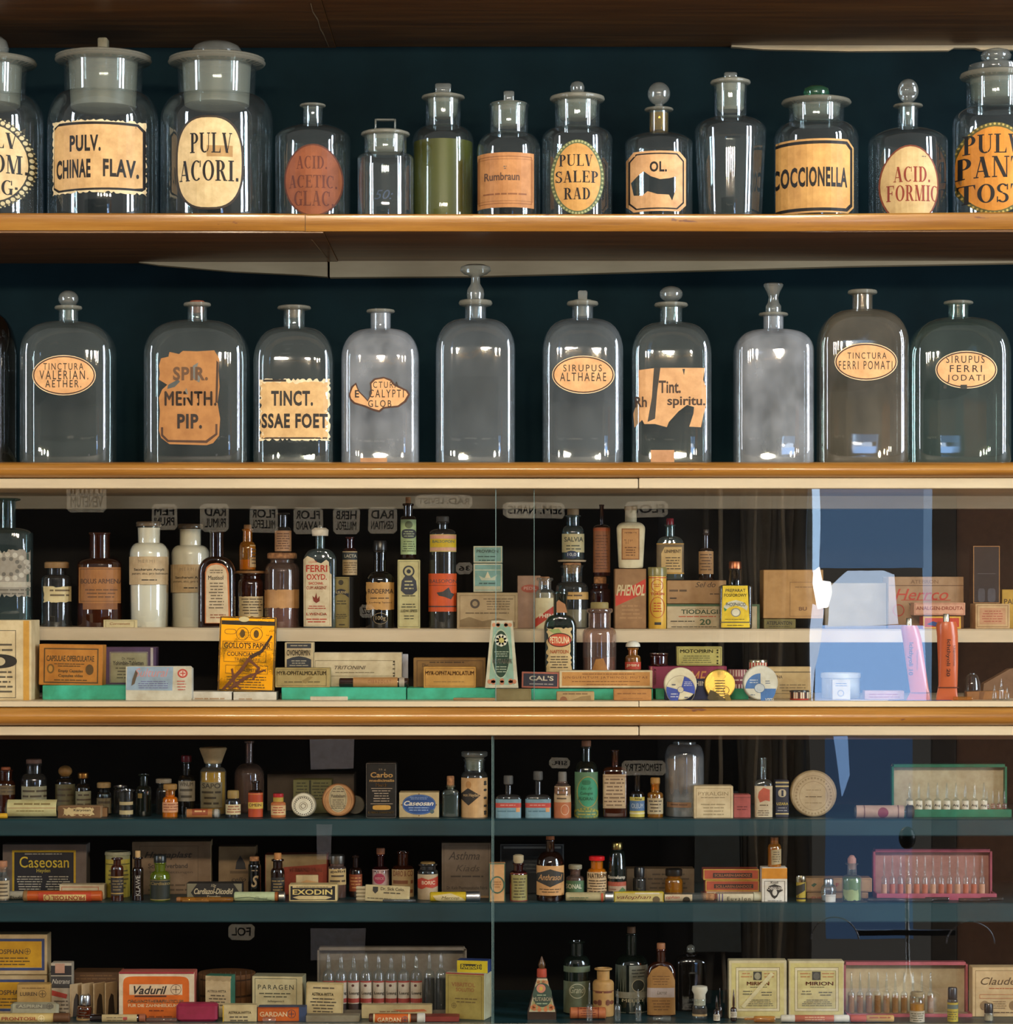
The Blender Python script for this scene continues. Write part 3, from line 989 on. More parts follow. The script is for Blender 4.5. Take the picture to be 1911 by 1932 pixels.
mp([(1528, 1078), (1540, 1070), (1546, 1096), (1564, 1098), (1566, 1118), (1556, 1146), (1536, 1150), (1530, 1120), (1526, 1100)], 0.03, 0.045, 'e#ffffff:14')
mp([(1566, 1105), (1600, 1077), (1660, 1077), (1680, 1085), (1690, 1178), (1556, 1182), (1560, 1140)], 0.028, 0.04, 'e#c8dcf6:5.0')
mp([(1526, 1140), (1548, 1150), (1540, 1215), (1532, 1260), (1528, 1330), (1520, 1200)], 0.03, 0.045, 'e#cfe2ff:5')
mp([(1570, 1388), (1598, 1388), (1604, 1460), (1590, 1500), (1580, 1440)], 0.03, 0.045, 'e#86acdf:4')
mb.build('glow_shapes', t, 0)  # glowing polygons cut to the outlines of the mirrored bright patches
mb = MB(); mb.box(mx(1398) - mx(1645), mx(1527) - mx(1645), -0.02, 0.0, 0.25, 2.1, '#6f675a'); mb.build('linen_curtain', t, 0)
mb = MB(); mb.box(mx(1805) - mx(1645), mx(2050) - mx(1645), -0.02, 0.0, 0.0, 2.1, '#9a7258'); mb.build('side_panel', t, 0)
for i, (a, b) in enumerate(((1326, 1340), (1352, 1362), (1396, 1408), (1424, 1430), (1446, 1458), (1470, 1480), (1494, 1522))):
    mb = MB()
    n = 24
    mb.tube([(mx((a + b) / 2) - mx(1645) + 0.006 * math.sin(i * 2 + j * 0.6), 0.03, 0.3 + j * 1.7 / n) for j in range(n + 1)], (b - a) * 0.0007, '#9a8f7c' if i % 2 else '#4c463c')
    mb.build('curtain_fold', t, 60)

# pharmacy balance on the counter, mirrored low on the far side
YS = -1.4
def bx_(px): return (px - CX) * (D0 - YS) / F
def bz_(py): return ZC + (HY - py) * (D0 - YS) / F
t = thing('counter_balance', 'brass counter balance with a ball finial, mirrored in the lower glass', 'balance', (bx_(1712), YS, 0))
mb = MB(); mb.lathe([(0.06, 0.78), (0.062, 0.80), (0.012, 0.82), (0.004, 0.84), (0.004, bz_(1612))], 'm#d8d8d4', 20); mb.build('column', t)
mb = MB(); r = 0.017; zc = bz_(1581)
mb.lathe([(max(0.0004, r * math.cos(a)), zc + r * 1.2 * math.sin(a)) for a in [-1.5 + 3.07 * i / 14 for i in range(15)]], '~#1c2422', 24); mb.build('finial', t, 60)
for xo, yt, rr in ((1572, 1728, 46), (1827, 1736, 44)):
    mb = MB(); mb.tube([(bx_(xo + rr * math.cos(a)) - bx_(1712), 0.02, bz_(yt + 42 - 42 * math.sin(a) * 1.0)) for a in [math.pi * i / 16 for i in range(17)]], 0.0012, 'm#d8dce0'); mb.build('pan_hanger', t, 60)
mb = MB(); mb.box(bx_(1618) - bx_(1712), bx_(1800) - bx_(1712), 0.0, 0.012, bz_(1764), bz_(1754), '~#2c2f33'); mb.build('beam', t, 0)
t = thing('shop_counter', 'dark wooden shop counter carrying the brass balance, out of the direct view', 'counter', (0.85, YS, 0))
mb = MB(); mb.box(-0.45, 0.45, -0.2, 0.2, 0, 0.78, W_DARK, 0.004); mb.build('counter_body', t, 0)

# chandelier whose lamps sparkle on the jars
HX, HY_, HZ = 0.0, -2.75, ZC + 0.68
t = thing('brass_chandelier', 'wide brass chandelier hanging in the shop, seen as sparkles on the jars', 'lamp', (HX, HY_, HZ))
mb = MB(); mb.lathe([(0.008, 0), (0.03, 0.05), (0.012, 0.09), (0.006, 0.12), (0.006, 0.7)], 'm#c09a50', 20); mb.build('stem', t)
for i, (dx, dy) in enumerate(((-0.62, 0.02), (-0.30, -0.12), (0.03, 0.10), (0.33, -0.10), (0.64, 0.02))):
    mb = MB(); mb.tube([(0, 0, 0.05), (dx * 0.5, dy * 0.5, -0.01), (dx, dy, 0.03)], 0.006, 'm#c09a50'); mb.build('arm', t, 60)
    mb = MB(); mb.lathe([(0.004, 0.035), (0.013, 0.05), (0.018, 0.085), (0.011, 0.13), (0.002, 0.16)], 'e#ffd9a0:150', 16, at=(dx, dy, 0)); mb.build('bulb', t, 60)
    pl = bpy.data.lights.new('chandelier_lamp', 'POINT'); pl.energy = 28; pl.color = (1.0, 0.84, 0.64); pl.shadow_soft_size = 0.05
    po = bpy.data.objects.new('chandelier_lamp', pl); COL.objects.link(po); po.location = (HX + dx, HY_ + dy + 0.08, HZ + 0.09)

# pale cracks in the undersides of the two upper shelves
def crack(parent, zrel, pts):
    mb = MB()
    P = []
    for px, py in pts:
        dp = zrel * F / (HY - py)
        P.append(((px - CX) * dp / F, dp - D0))
    for i in range(len(P) - 1):
        (a, b), (c, d) = P[i], P[i + 1]
        wd = 0.0006 + 0.0004 * (i % 2)
        mb.add([(a - wd, b, 0), (a + wd, b, 0), (c + wd, d, 0), (c - wd, d, 0)], [(0, 3, 2, 1)], '#8d7c62')
    mb.build('crack', parent, 0, loc=(0, 0, ZC + zrel - parent.location.z))
for o in list(COL.objects):
    if o.name == 'wooden_shelf':
        crack(o, 0.7484, [(586, 6), (590, 22), (600, 38), (604, 54), (611, 66), (620, 88)])
    elif o.name == 'wooden_shelf.001':
        crack(o, 0.4553, [(588, 452), (600, 466), (606, 474), (618, 488), (622, 494)])

# ---------------------------------------------------------------- first shelf: round clear jars and stoppered bottles
K1, TAN, CRM, INK = '#1b1613', '#cfa066', '#dcc391', '#2a211b'
GJ = 'clear glass jars and bottles on the first shelf'
def S1(label, xc, hw, top, nk, ny, sy, Y=0.11, **k):
    return bot(label, xc, hw, top, 'S1', Y, nk, ny, sy, **k)
J = dict(cat='jar', group=GJ, Y=0.13, sq=2)
S1('wide clear jar with ball lid and bead-ringed cream label, cut by the frame edge', -20, 103, 112, 68, 182, 235, lip=19, lh=14, nt=70, g='clear', **J,
   st=('plug', 205, [(24, 112), (34, 104), (37, 92), (33, 78), (22, 69), (8, 65), (0.3, 64)]),
   art=[('o', -88, 222, 57, 392, '#3a372c'), ('dots', -82, 228, 51, 386, 44, 4.2, '#cfc49a'), ('dots', -88, 222, 57, 392, 60, 1.7, '#b9b48e'), ('o', -76, 235, 45, 379, CRM), ('t', 'PULV', -58, 248, 28, 278, K1, 's'), ('t', 'THOM.', -62, 290, 44, 325, K1, 's'), ('t', 'FLG:', -42, 338, 28, 366, K1, 's')])
S1('large clear jar with flat ribbed stopper and a wide tan label cropped at its corners', 195, 105, 108, 73, 178, 238, lip=17, lh=12, nt=74, **J,
   st=('plug', 210, ('fin', 9, 14, 73, '#7d7a68')), extra=[('prof', 'lid_flange', 'rim', [(72, 112), (88, 111), (90, 108), (86, 106), (60, 105)])],
   art=[('torn', 92, 224, 270, 364, '#e2cfa4', 3, 5), ('p', [(97, 236), (108, 229), (256, 229), (268, 240), (268, 350), (262, 356), (106, 360), (95, 352)], K1), ('p', [(97, 241), (105, 234), (254, 234), (263, 243), (263, 349), (250, 352), (108, 356), (97, 349)], '#d3ab73'),
        ('t', 'PULV.', 130, 254, 190, 285, K1, 'B'), ('t', 'CHINAE', 102, 299, 171, 335, K1, 'B'), ('t', 'FLAV.', 194, 299, 257, 333, K1, 'B')])
S1('large clear jar with glass dome lid and a cream rounded label in fat serifs', 409, 106, 112, 72, 182, 232, lip=18, lh=13, nt=74, **J,
   st=('plug', 205, [(42, 113), (48, 106), (48, 98), (42, 88), (28, 81), (10, 79), (0.3, 79)]), extra=[('prof', 'lid_flange', 'rim', [(72, 116), (88, 115), (90, 112), (86, 110), (60, 109)])],
   art=[('so', 329, 217, 458, 395, '#332a20', 2.7), ('so', 333, 221, 454, 391, CRM, 2.7), ('r', 390, 274, 438, 295, '#b18c58'), ('t', 'PULV', 358, 250, 437, 288, K1, 's'), ('t', 'ACORI.', 337, 302, 448, 341, K1, 's')])
B = dict(group=GJ)
S1('clear open-necked bottle with a dark brown oval label, beside the jar with the dome lid', 590, 71, 197, 18.5, 235, 263, lip=6, lh=5, cone=1.35, **B,
   art=[('o', 535, 271, 646, 408, '#5d2f1c'), ('o', 538, 274, 643, 405, '#8d4e2c'), ('t', 'ACID.', 559, 294, 616, 318, '#62301f', 's'), ('t', 'ACETIC.', 545, 330, 634, 354, '#62301f', 's'), ('t', 'GLAC.', 555, 360, 628, 388, '#62301f', 's')])
S1('small unlabelled clear jar with square glass loop stopper, before the green oil', 727, 53, 250, 40, 291, 302, Y=0.075, cat='jar', group=GJ, lip=6, lh=7, g='clear', st=('plug', 289, ('loop', 20, 6, 225, 'neck')),
   art=[('t', '50:', 706, 358, 741, 376, '#3b4a5e', 'i')], lab='ink_mark')
S1('clear bottle half filled with olive green oil and closed by a glass tab stopper', 836, 58, 181, 33, 240, 270, Y=0.135, lip=8, lh=7, **B, st=('plug', 222, ('fin', 15, 8, 158)), fill=(270, 'l#77760f:0.5', 'green_oil'))
S1('clear jar with a plain orange-tan square label with thin frame, next to the green oil', 960, 60, 197, 36, 253, 286, lip=3, lh=6, cat='jar', group=GJ, st=('plug', 240, ('fin', 10, 6, 172)),
   art=[('r', 899, 287, 1007, 391, '#bd8450'), ('f', 903, 294, 1003, 384, 1.2, '#8a5632'), ('f', 901, 299, 1005, 379, 0.8, '#8a5632'), ('t', 'Rumbraun', 914, 325, 980, 340, '#5f4433', 'b'), ('l', 950, 312, 956, 320, 2, '#555'), ('l', 905, 362, 1000, 370, 1, '#8a5632')])
S1('clear jar with small ball knob lid and an amber oval label framed in green beads', 1089, 67, 182, 42, 243, 266, lip=9, lh=10, nt=43, cat='jar', group=GJ, st=('plug', 225, [(9, 183), (7, 179), (13, 172), (14, 165), (11, 157), (5, 154), (0.3, 153)]),
   art=[('o', 1039, 263, 1140, 405, '#5d6a45'), ('dots', 1042, 266, 1137, 402, 50, 2.2, '#a9ad7a'), ('o', 1046, 270, 1133, 398, '#cf9c55'), ('t', 'PULV', 1055, 291, 1118, 313, K1, 's'), ('t', 'SALEP', 1049, 322, 1128, 344, K1, 's'), ('t', 'RAD', 1064, 354, 1113, 376, K1, 's')])
S1('clear bottle with round ball stopper, amber neck and an eight-sided label torn through its middle', 1243, 64, 204, 18.5, 250, 272, lip=9, lh=6, cone=1.35, **B, st=('ball', 21.5, 177, 22), extra=[('prof', 'stained_neck', 'goldneck', [(17.6, 248), (17.6, 214)])],
   art=[('ch', 1184, 284, 1295, 398, 13, '#d8a976', [[(1192, 341), (1205, 329), (1215, 322), (1228, 332), (1245, 338), (1262, 336), (1275, 332), (1275, 357), (1268, 378), (1262, 367), (1240, 366), (1222, 360), (1212, 368), (1197, 366)]]), ('f8', 1188, 288, 1291, 394, 13, 2.6, K1), ('t', 'OL.', 1226, 304, 1258, 324, K1, 'B')])
S1('clear tapering bottle with short tab stopper and no label at all', 1378, 68, 152, 30, 223, 250, lip=7, lh=8, tb=0.88, **B, nt=31, st=('plug', 210, ('fin', 12, 8, 137)))
S1('squat clear jar with green glass knob and a wide tan label bordered in black', 1540, 80, 189, 52, 233, 266, lip=14, lh=10, cat='jar', group=GJ, st=('plug', 222, [(10, 190), (22, 186), (25, 176), (23, 168), (14, 163), (0.3, 162)], 'frost', 'emerald'),
   art=[('p', [(1459, 262), (1602, 260), (1614, 274), (1614, 388), (1602, 400), (1459, 402)], '#c79c60'), ('p', [(1459, 266), (1600, 264), (1611, 276), (1611, 386), (1600, 397), (1459, 398)], K1), ('p', [(1459, 272), (1597, 270), (1606, 280), (1606, 382), (1597, 391), (1459, 392)], '#d2a15c'), ('t', 'COCCIONELLA', 1464, 314, 1600, 352, K1, 'B')])
S1('clear bottle with flat oval stopper and a beige oval label in reddish letters', 1713, 75, 197, 19, 241, 270, lip=9, lh=6, cone=1.35, **B, st=('ball', 20, 172, 23, 'solid', 0.5),
   art=[('oh', 1662, 273, 1773, 424, '#7a3c22', []), ('o', 1665, 276, 1770, 421, '#cdb17c'), ('t', 'ACID.', 1687, 314, 1755, 343, '#8a3420', 's'), ('t', 'FORMIC', 1675, 349, 1770, 379, '#8a3420', 's'), ('l', 1738, 293, 1748, 297, 1, '#555')])
S1('clear jar with frosted ball lid and bright orange oval label at the frame edge', 1879, 82, 138, 56, 207, 236, lip=12, lh=12, cat='jar', group=GJ, st=('plug', 190, [(50, 139), (53, 134), (51, 124), (30, 121), (12, 120), (27, 112), (29, 105), (24, 96), (10, 92), (0.3, 91)]),
   art=[('o', 1804, 230, 1950, 404, '#5d5a2c'), ('dots', 1807, 233, 1947, 401, 56, 2.2, '#b9a55a'), ('o', 1811, 238, 1943, 397, '#d18a31'), ('t', 'PULV', 1823, 252, 1926, 288, K1, 's'), ('t', 'PANT', 1813, 294, 1935, 334, K1, 's'), ('t', 'TOST', 1815, 346, 1935, 382, K1, 's')])

# ---------------------------------------------------------------- second shelf: square-shouldered bottles
GB = 'square-shouldered glass bottles on the second shelf'
def S2(label, xc, hw, top, nk, ny, sy, Y=0.12, **k):
    k.setdefault('g', 'misty')
    return bot(label, xc, hw, top, 'S2', Y, nk, ny, sy, sq=5, k=0.72, group=GB, cone=0.8, **k)
OV = '#d9a671'
def oval(x0, y0, x1, y1, rows, **k):
    return [('o', x0, y0, x1, y1, '#e2c79c'), ('o', x0 + 1.5, y0 + 1.5, x1 - 1.5, y1 - 1.5, '#4a2d1e'), ('o', x0 + 4, y0 + 4, x1 - 4, y1 - 4, OV)] + [('t', a, b, c, d, e, '#33261e', 'w') for a, b, c, d, e in rows]
bot('black bottle with domed shoulder, mostly outside the frame', -42, 74, 560, 'S2', 0.12, 18, 588, 672, g='black', group=GB, cone=0.8, fill=(700, '~#0d0a08', 'dark_contents'))
S2('clear bottle with ball stopper and three-line oval label, next to the black bottle', 129, 87, 577, 18, 607, 668, lip=8, lh=8, g='bottle', st=('ball', 19, 564, 16), art=oval(61, 670, 180, 746, [('TINCTURA', 82, 685, 157, 698), ('VALERIAN.', 75, 699, 166, 716), ('AETHER.', 86, 717, 153, 731)]))
S2('big clear bottle with reddish cork and a tall flaking brown label', 372, 97, 571, 18, 605, 672, lip=8, lh=8, g='bottle', st=('cork', 14, 568, '#8a4a34'),
   art=[('p', [(300, 690), (304, 676), (318, 673), (320, 664), (338, 668), (345, 662), (372, 663), (404, 661), (413, 676), (412, 700), (414, 730), (410, 760), (415, 790), (413, 822), (402, 836), (390, 840), (320, 838), (304, 826), (300, 812), (302, 776), (300, 750), (306, 735), (316, 726), (300, 716), (302, 704)], '#a8743f'),
        ('p', [(304, 806), (304, 822), (316, 834), (390, 836), (410, 820), (410, 800), (406, 800), (406, 818), (388, 831), (318, 830), (308, 820), (308, 806)], '#4a3020'), ('p', [(408, 680), (412, 684), (410, 760), (406, 760)], '#3f2a1c'), ('p', [(364, 690), (374, 684), (370, 700), (380, 706), (376, 722), (366, 716), (360, 704)], '#6f706a'), ('p', [(318, 726), (336, 716), (340, 720), (330, 730), (316, 734)], '#4c5250'), ('p', [(346, 742), (352, 732), (356, 746), (350, 756)], '#777468'),
        ('t', 'SPIR.', 327, 692, 392, 718, '#5f432b', 'B'), ('t', 'MENTH.', 311, 738, 408, 766, '#3b2c20', 'B'), ('t', 'PIP.', 335, 781, 381, 809, '#2a201a', 'B'), ('r', 344, 744, 358, 750, '#a8743f'), ('r', 366, 752, 374, 760, '#a8743f')])
S2('clear open bottle with dome shoulder and a ragged cream label in block letters', 555, 75, 577, 20, 618, 684, lip=12, lh=8, g='bottle', st=('cork', 15, 590, '#8a6a5a'),
   art=[('torn', 489, 714, 622, 832, '#e0cfa8', 12, 6), ('torn', 491, 720, 618, 828, '#cfa972', 11, 5), ('r', 494, 825, 616, 828, '#3a2a20'), ('r', 497, 716, 540, 720, '#2d241e'), ('t', 'TINCT.', 512, 737, 590, 766, '#2a2622', 'B'), ('t', 'SSAE FOET', 494, 780, 617, 808, '#231e1a', 'B'), ('r', 566, 746, 575, 752, '#cfa972'), ('r', 546, 794, 556, 799, '#cfa972')])
S2('dusty whitish open bottle with torn oval label, narrowest of its row', 718, 73, 584, 19, 621, 678, lip=8, lh=7, g='dusty',
   art=[('p', [(658, 744), (663, 729), (672, 722), (678, 738), (688, 748), (694, 755), (700, 742), (698, 722), (706, 714), (724, 711), (738, 716), (744, 724), (756, 730), (768, 736), (773, 744), (766, 758), (752, 768), (724, 771), (716, 778), (704, 775), (688, 768), (668, 762), (660, 754)], '#4a2d1e'), ('p', [(661, 744), (666, 731), (671, 726), (677, 740), (687, 750), (694, 758), (702, 742), (701, 724), (708, 717), (724, 714), (736, 719), (742, 727), (754, 733), (765, 738), (769, 744), (762, 756), (750, 765), (722, 768), (715, 774), (704, 771), (690, 765), (670, 759), (663, 752)], OV),
        ('t', 'CTURA', 704, 720, 752, 732, '#33261e', 'w'), ('t', 'E', 670, 736, 678, 750, '#33261e'), ('t', 'CALYPTI', 697, 735, 761, 750, '#33261e', 'w'), ('t', 'GLOB', 695, 755, 738, 768, '#33261e', 'w')], tag=[('r', 680, 864, 730, 884, '#b98a62')])
S2('misty grey bottle with tall mushroom stopper and no label', 897, 75, 566, 20, 602, 664, lip=12, lh=12, st=('prof', 'stopper', 'solid', [(10, 600), (15, 572), (16, 560), (17, 556), (15, 546), (9, 536), (8, 522), (22, 517), (29, 511), (28, 504), (18, 500), (0.3, 499)]))
S2('misty bottle with clear oval label of two lines and a short glass peg stopper', 1099, 76, 568, 20, 602, 664, lip=10, lh=10, st=('tab', 9, 549, 16), art=oval(1042, 671, 1159, 743, [('SIRUPUS', 1063, 688, 1135, 701), ('ALTHAEAE', 1057, 703, 1143, 719)]))
S2('clear bottle with chipped rim, ball stopper and a handwritten label with dark torn gaps', 1266, 75, 571, 21, 609, 670, lip=11, lh=9, g='bottle', st=('ball', 22, 555, 15),
   art=[('p', [(1205, 698), (1240, 694), (1330, 694), (1326, 716), (1332, 730), (1333, 760), (1326, 786), (1322, 806), (1300, 805), (1308, 780), (1309, 768), (1296, 764), (1280, 776), (1262, 796), (1258, 806), (1236, 800), (1216, 800), (1212, 792), (1198, 806), (1196, 780), (1206, 745)], '#c99a69'), ('p', [(1234, 694), (1246, 694), (1240, 740), (1236, 790), (1222, 796), (1230, 750)], '#34322e'), ('p', [(1287, 696), (1292, 696), (1290, 708)], '#34322e'),
        ('t', 'Tint.', 1243, 718, 1284, 742, '#3f2e22', 'b'), ('t', 'Rh', 1199, 748, 1221, 768, '#3f2e22', 'b'), ('t', 'spiritu.', 1259, 748, 1330, 770, '#3f2e22', 'b')], tag=[('r', 1228, 849, 1272, 884, '#b98a62')])
S2('hazy bottle with waisted glass stopper and no label, cloudy bands across it', 1459, 74, 590, 19, 622, 664, lip=9, lh=7, g='dusty', st=('prof', 'stopper', 'solid', [(10, 618), (14, 592), (15, 586), (15, 578), (11, 572), (9, 562), (12, 552), (18, 541), (19, 537), (16, 535), (0.3, 535.5)]))
S2('brownish dusty open bottle with domed shoulder and a clean oval label of two lines', 1627, 84, 547, 19, 585, 652, lip=9, lh=9, g='browndust', art=oval(1575, 647, 1693, 718, [('TINCTURA', 1599, 665, 1672, 677), ('FERRI POMATI', 1583, 681, 1683, 697)]))
S2('broad greenish open bottle with oval label nicked along its lower edge', 1808, 94, 568, 19, 600, 672, lip=9, lh=7, g='greenish', art=oval(1765, 662, 1881, 733, [('SIRUPUS', 1785, 671, 1857, 685), ('FERRI', 1792, 689, 1852, 702), ('JODATI', 1787, 707, 1857, 722)]) + [('r', 1780, 726, 1786, 733, '#33342f'), ('r', 1812, 726, 1824, 734, '#33342f')])

# ---------------------------------------------------------------- upper glass case, white inner shelf
GW = 'bottles and cartons on the off-white inner shelf'
INKB, RED, OLV = '#2a2622', '#b03a26', '#8d8a5c'
PAP = '#c3ae85'
def W(label, xc, hw, top, nk, ny, sy, Y=0.175, **k):
    k.setdefault('lip', 2); k.setdefault('lh', 4); k.setdefault('group', GW)
    return bot(label, xc, hw, top, k.pop('sh', None if 'zb' in k else 'W'), Y, nk, ny, sy, **k)
def WB(label, x0, y0, x1, y1, Y, d, col, art=(), **k):
    k.setdefault('group', GW)
    if abs(y1 - 1186) < 3 or k.pop('onshelf', False):
        k['sh'] = 'W'
    return bx(label, x0, y0, x1, y1, Y, d, col, art, **k)
W('greenish bottle with tall neck and embossed silvery label, above the pale framed carton', 14, 47, 940, 16, 996, 1008, g='aqua', lip=9, lh=5, sq=3, k=0.8,
  art=[('torn', -28, 1036, 60, 1127, '#9a9488', 5, 9), ('dots', -22, 1046, 50, 1092, 16, 5, '#c0bbae'), ('dots', -8, 1054, 36, 1084, 10, 4, '#6d6a62'), ('r', -28, 1098, 58, 1108, '#b8b2a2'), ('l', -24, 1110, 54, 1124, 2, '#6a665c')])
W('small squat jar with tan lid and handwritten paper strip beside the amber bottle', 107, 29, 1063, 18, 1084, 1093, g='smoke', lip=5, lh=8, cat='jar', extra=[('cap', 23, 1060, 1072, '#8f6f48', 'lid')],
  art=[('torn', 80, 1106, 139, 1137, '#cdbd8e', 4, 3), ('l', 90, 1110, 132, 1128, 2, '#6a5a40')])
W('amber bottle with wide straight neck and a brown printed label', 188, 42, 1005, 19, 1053, 1066, g='amber', lip=2, lh=4, fill=(1120, 'l#5a1f10:0.7', 'dark_contents'),
  tag=[('r', 155, 1138, 218, 1150, '#8a5a34')], art=[('r', 146, 1070, 231, 1138, '#a06c3c'), ('f', 149, 1073, 228, 1135, 1, '#6a4526'), ('t', 'BOLUS ARMENA', 151, 1092, 227, 1101, '#5a4030', 'b'), ('l', 154, 1110, 224, 1130, 3, '#6e4a2c')])
for lab, xc, Y, y0, dy in (('white-filled bottle with shouldered neck and a paper band, nearer the amber bottle', 281, 0.175, 0, 0), ('white-filled bottle with shouldered neck and a paper band, partly behind the flat sided tincture bottle', 359, 0.212, 0, 15)):
    W(lab, xc, 38, 985 + dy * 0.3, 22, 1024 + dy * 0.3, 1046, Y=Y, tb=0.94, lip=3, lh=9, fill=(996, 'l#f8e8d2:0.97', 'white_powder'), extra=[('cap', 23.5, 984 + dy * .3, 993 + dy * .3, '#7d6248', 'lid')],
      art=[('r', xc - 40, 1050 + dy, xc + 40, 1103 + dy, '#c4ad88'), ('t', 'MERMI', xc - 20, 1056 + dy, xc + 10, 1062 + dy, '#9c8b72', 'w'), ('t', 'Saccharum Amyli', xc - 29, 1072 + dy, xc + 26, 1078 + dy, INKB, 'b'), ('t', 'purum, alcc. pro balneum', xc - 33, 1080 + dy, xc + 33, 1085 + dy, INKB, ''), ('l', xc - 14, 1092 + dy, xc + 14, 1097 + dy, 1, INKB)])
W('flat-sided bottle of brown liquid with cream arched label edged in orange', 409, 35, 1001, 12.5, 1050, 1082, Y=0.15, g='brown', sq=4, k=0.55, lip=2, cone=1.1, fill=(1120, 'l#6a3a10:0.7', 'brown_liquid'),
  art=[('p', [(387, 1176), (387, 1080), (390, 1070), (397, 1064), (408, 1062), (419, 1064), (427, 1070), (431, 1082), (434, 1176)], '#bf6f3c'), ('p', [(389, 1175), (389, 1080), (392, 1072), (398, 1067), (408, 1065), (418, 1067), (425, 1073), (428, 1083), (431, 1175)], '#cdb997'), ('t', 'Mastisol', 393, 1086, 421, 1094, '#3a3128', 'b'), ('l', 396, 1074, 420, 1083, 2, '#6b5c48'), ('l', 393, 1098, 424, 1150, 9, '#6b5c48'), ('l', 394, 1158, 428, 1168, 2, '#8a4a2a')])
W('brown jar with wide lid and handwritten cream label, carrying an amber vial', 472, 25, 1078, 20, 1092, 1104, Y=0.19, g='amber', lip=4, lh=8, cat='jar', extra=[('cap', 27, 1077, 1082, '#8a6238', 'lid')],
  art=[('torn', 450, 1125, 500, 1164, '#c9b58c', 7, 3), ('l', 455, 1128, 494, 1160, 6, '#5a4c3a')])
W('amber vial with orange band standing on the lid of the brown jar', 467, 16, 998, 9, 1022, 1036, Y=0.19, zb=1076, g='honey', fill=(1056, 'l#d88a18:0.8', 'orange_liquid'), st=('cork', 7, 990, '#9a6a3a'), art=[('r', 471, 1028, 484, 1070, '#b09468'), ('l', 473, 1034, 483, 1066, 5, '#5a4630')])
W('brown jar with ragged cork cover and plain tan strip, carrying a small labelled bottle', 532, 33, 1050, 23, 1062, 1080, Y=0.185, g='pinkish', lip=4, lh=6, cat='jar', fill=(1146, 'l#6a2e16:0.85', 'brown_powder'), extra=[('cap', 28, 1043, 1054, 'cork', 'cork_cover')],
  art=[('torn', 496, 1112, 566, 1148, '#b98a58', 8, 2)])
W('small neckless-label bottle standing on the cork cover of the brown jar'.replace('neckless-label', 'narrow'), 534, 16, 968, 9, 994, 1003, Y=0.185, zb=1042, g='smoke', lip=4, art=[('r', 518, 1001, 549, 1040, '#a37d5c'), ('l', 520, 1005, 547, 1037, 7, '#5e3f2c')])
W('clear bottle with torn white paper cap behind a cream label in red letters', 604, 31, 1000, 9, 1035, 1058, Y=0.17, g='aqua', sq=5, k=0.6, lip=4, extra=[('prof', 'paper_cap', '#cfc8b8', [(15, 1011), (16, 1000), (11, 996), (5, 998)]), ('ball', 4, 995, 4)],
  art=[('p', [(572, 1056), (580, 1049), (592, 1054), (596, 1060), (606, 1063), (615, 1056), (620, 1060), (621, 1080), (625, 1084), (625, 1182), (573, 1182)], '#cdbd9c'), ('f', 576, 1068, 622, 1180, 0.8, '#a8946e'), ('t', 'LIQUOR', 583, 1058, 598, 1063, RED, ''), ('t', 'FERRI', 578, 1066, 617, 1079, RED, 'b'), ('t', 'OXYD.', 579, 1083, 616, 1094, RED, 'b'), ('t', 'SACCHAR.', 583, 1098, 610, 1103, RED, 'b'), ('t', 'CUM ARGENT', 579, 1106, 616, 1112, RED, 'b'), ('p', [(590, 1124), (592, 1134), (597, 1138), (603, 1134), (603, 1124), (599, 1130), (597, 1118), (594, 1128)], '#7a2c1c'), ('l', 579, 1142, 617, 1150, 2, RED), ('t', 'L.WENDA', 579, 1156, 616, 1161, RED, 'b'), ('l', 579, 1166, 616, 1176, 2, RED)])
WB('narrow olive carton with dark arch and dark side, next to the red-lettered label', 635, 1088, 668, 1186, 0.16, 0.05, '#7f7040', [('f', 637, 1091, 666, 1184, 0.8, '#4a3f22'), ('o', 646, 1094, 656, 1104, '#3c3524'), ('p', [(636, 1128), (636, 1120), (644, 1113), (651, 1111), (659, 1113), (667, 1120), (667, 1128), (659, 1122), (651, 1120), (644, 1122)], '#26262c'), ('t', 'ALBURNIN', 639, 1115, 664, 1120, '#a8966a'), ('l', 640, 1132, 664, 1142, 2, '#3c3524'), ('l', 640, 1158, 664, 1168, 3, '#3c3524'), ('l', 646, 1176, 660, 1182, 1, '#3c3524')], side='#25221e', yaw=-0.22)
W('small bottle with dark red cap and banded cream label, standing on the olive carton', 660, 14, 1013, 7, 1034, 1042, Y=0.18, zb=1086, g='wine', lip=2, art=[('r', 646, 1040, 675, 1085, '#b09a74'), ('r', 646, 1042, 675, 1056, '#34383a'), ('t', 'LACTA', 650, 1046, 672, 1052, '#b8b2a0'), ('l', 648, 1060, 673, 1082, 5, '#6a543a')])
W('black bottle with screw cap, orange-tan label and an oval weight mark near its foot', 717, 27, 1038, 12, 1078, 1096, g='dark', lip=2, extra=[('cap', 13, 1020, 1041, '~#1c1a1a')], fill=(1090, '~#120d0b', 'dark_contents'),
  art=[('torn', 690, 1098, 744, 1151, '#bb8e50', 9, 2), ('t', 'RODERMA', 694, 1111, 741, 1120, '#3a2a1c', 'b'), ('l', 694, 1126, 740, 1132, 1, '#5a4022'), ('t', 'Ludwig Spiess', 697, 1135, 738, 1139, '#4a3420', ''), ('oo', 704, 1156, 731, 1178, 1.2, '#7a6a50'), ('t', '100g', 709, 1162, 727, 1172, '#8a7858', 'b')])
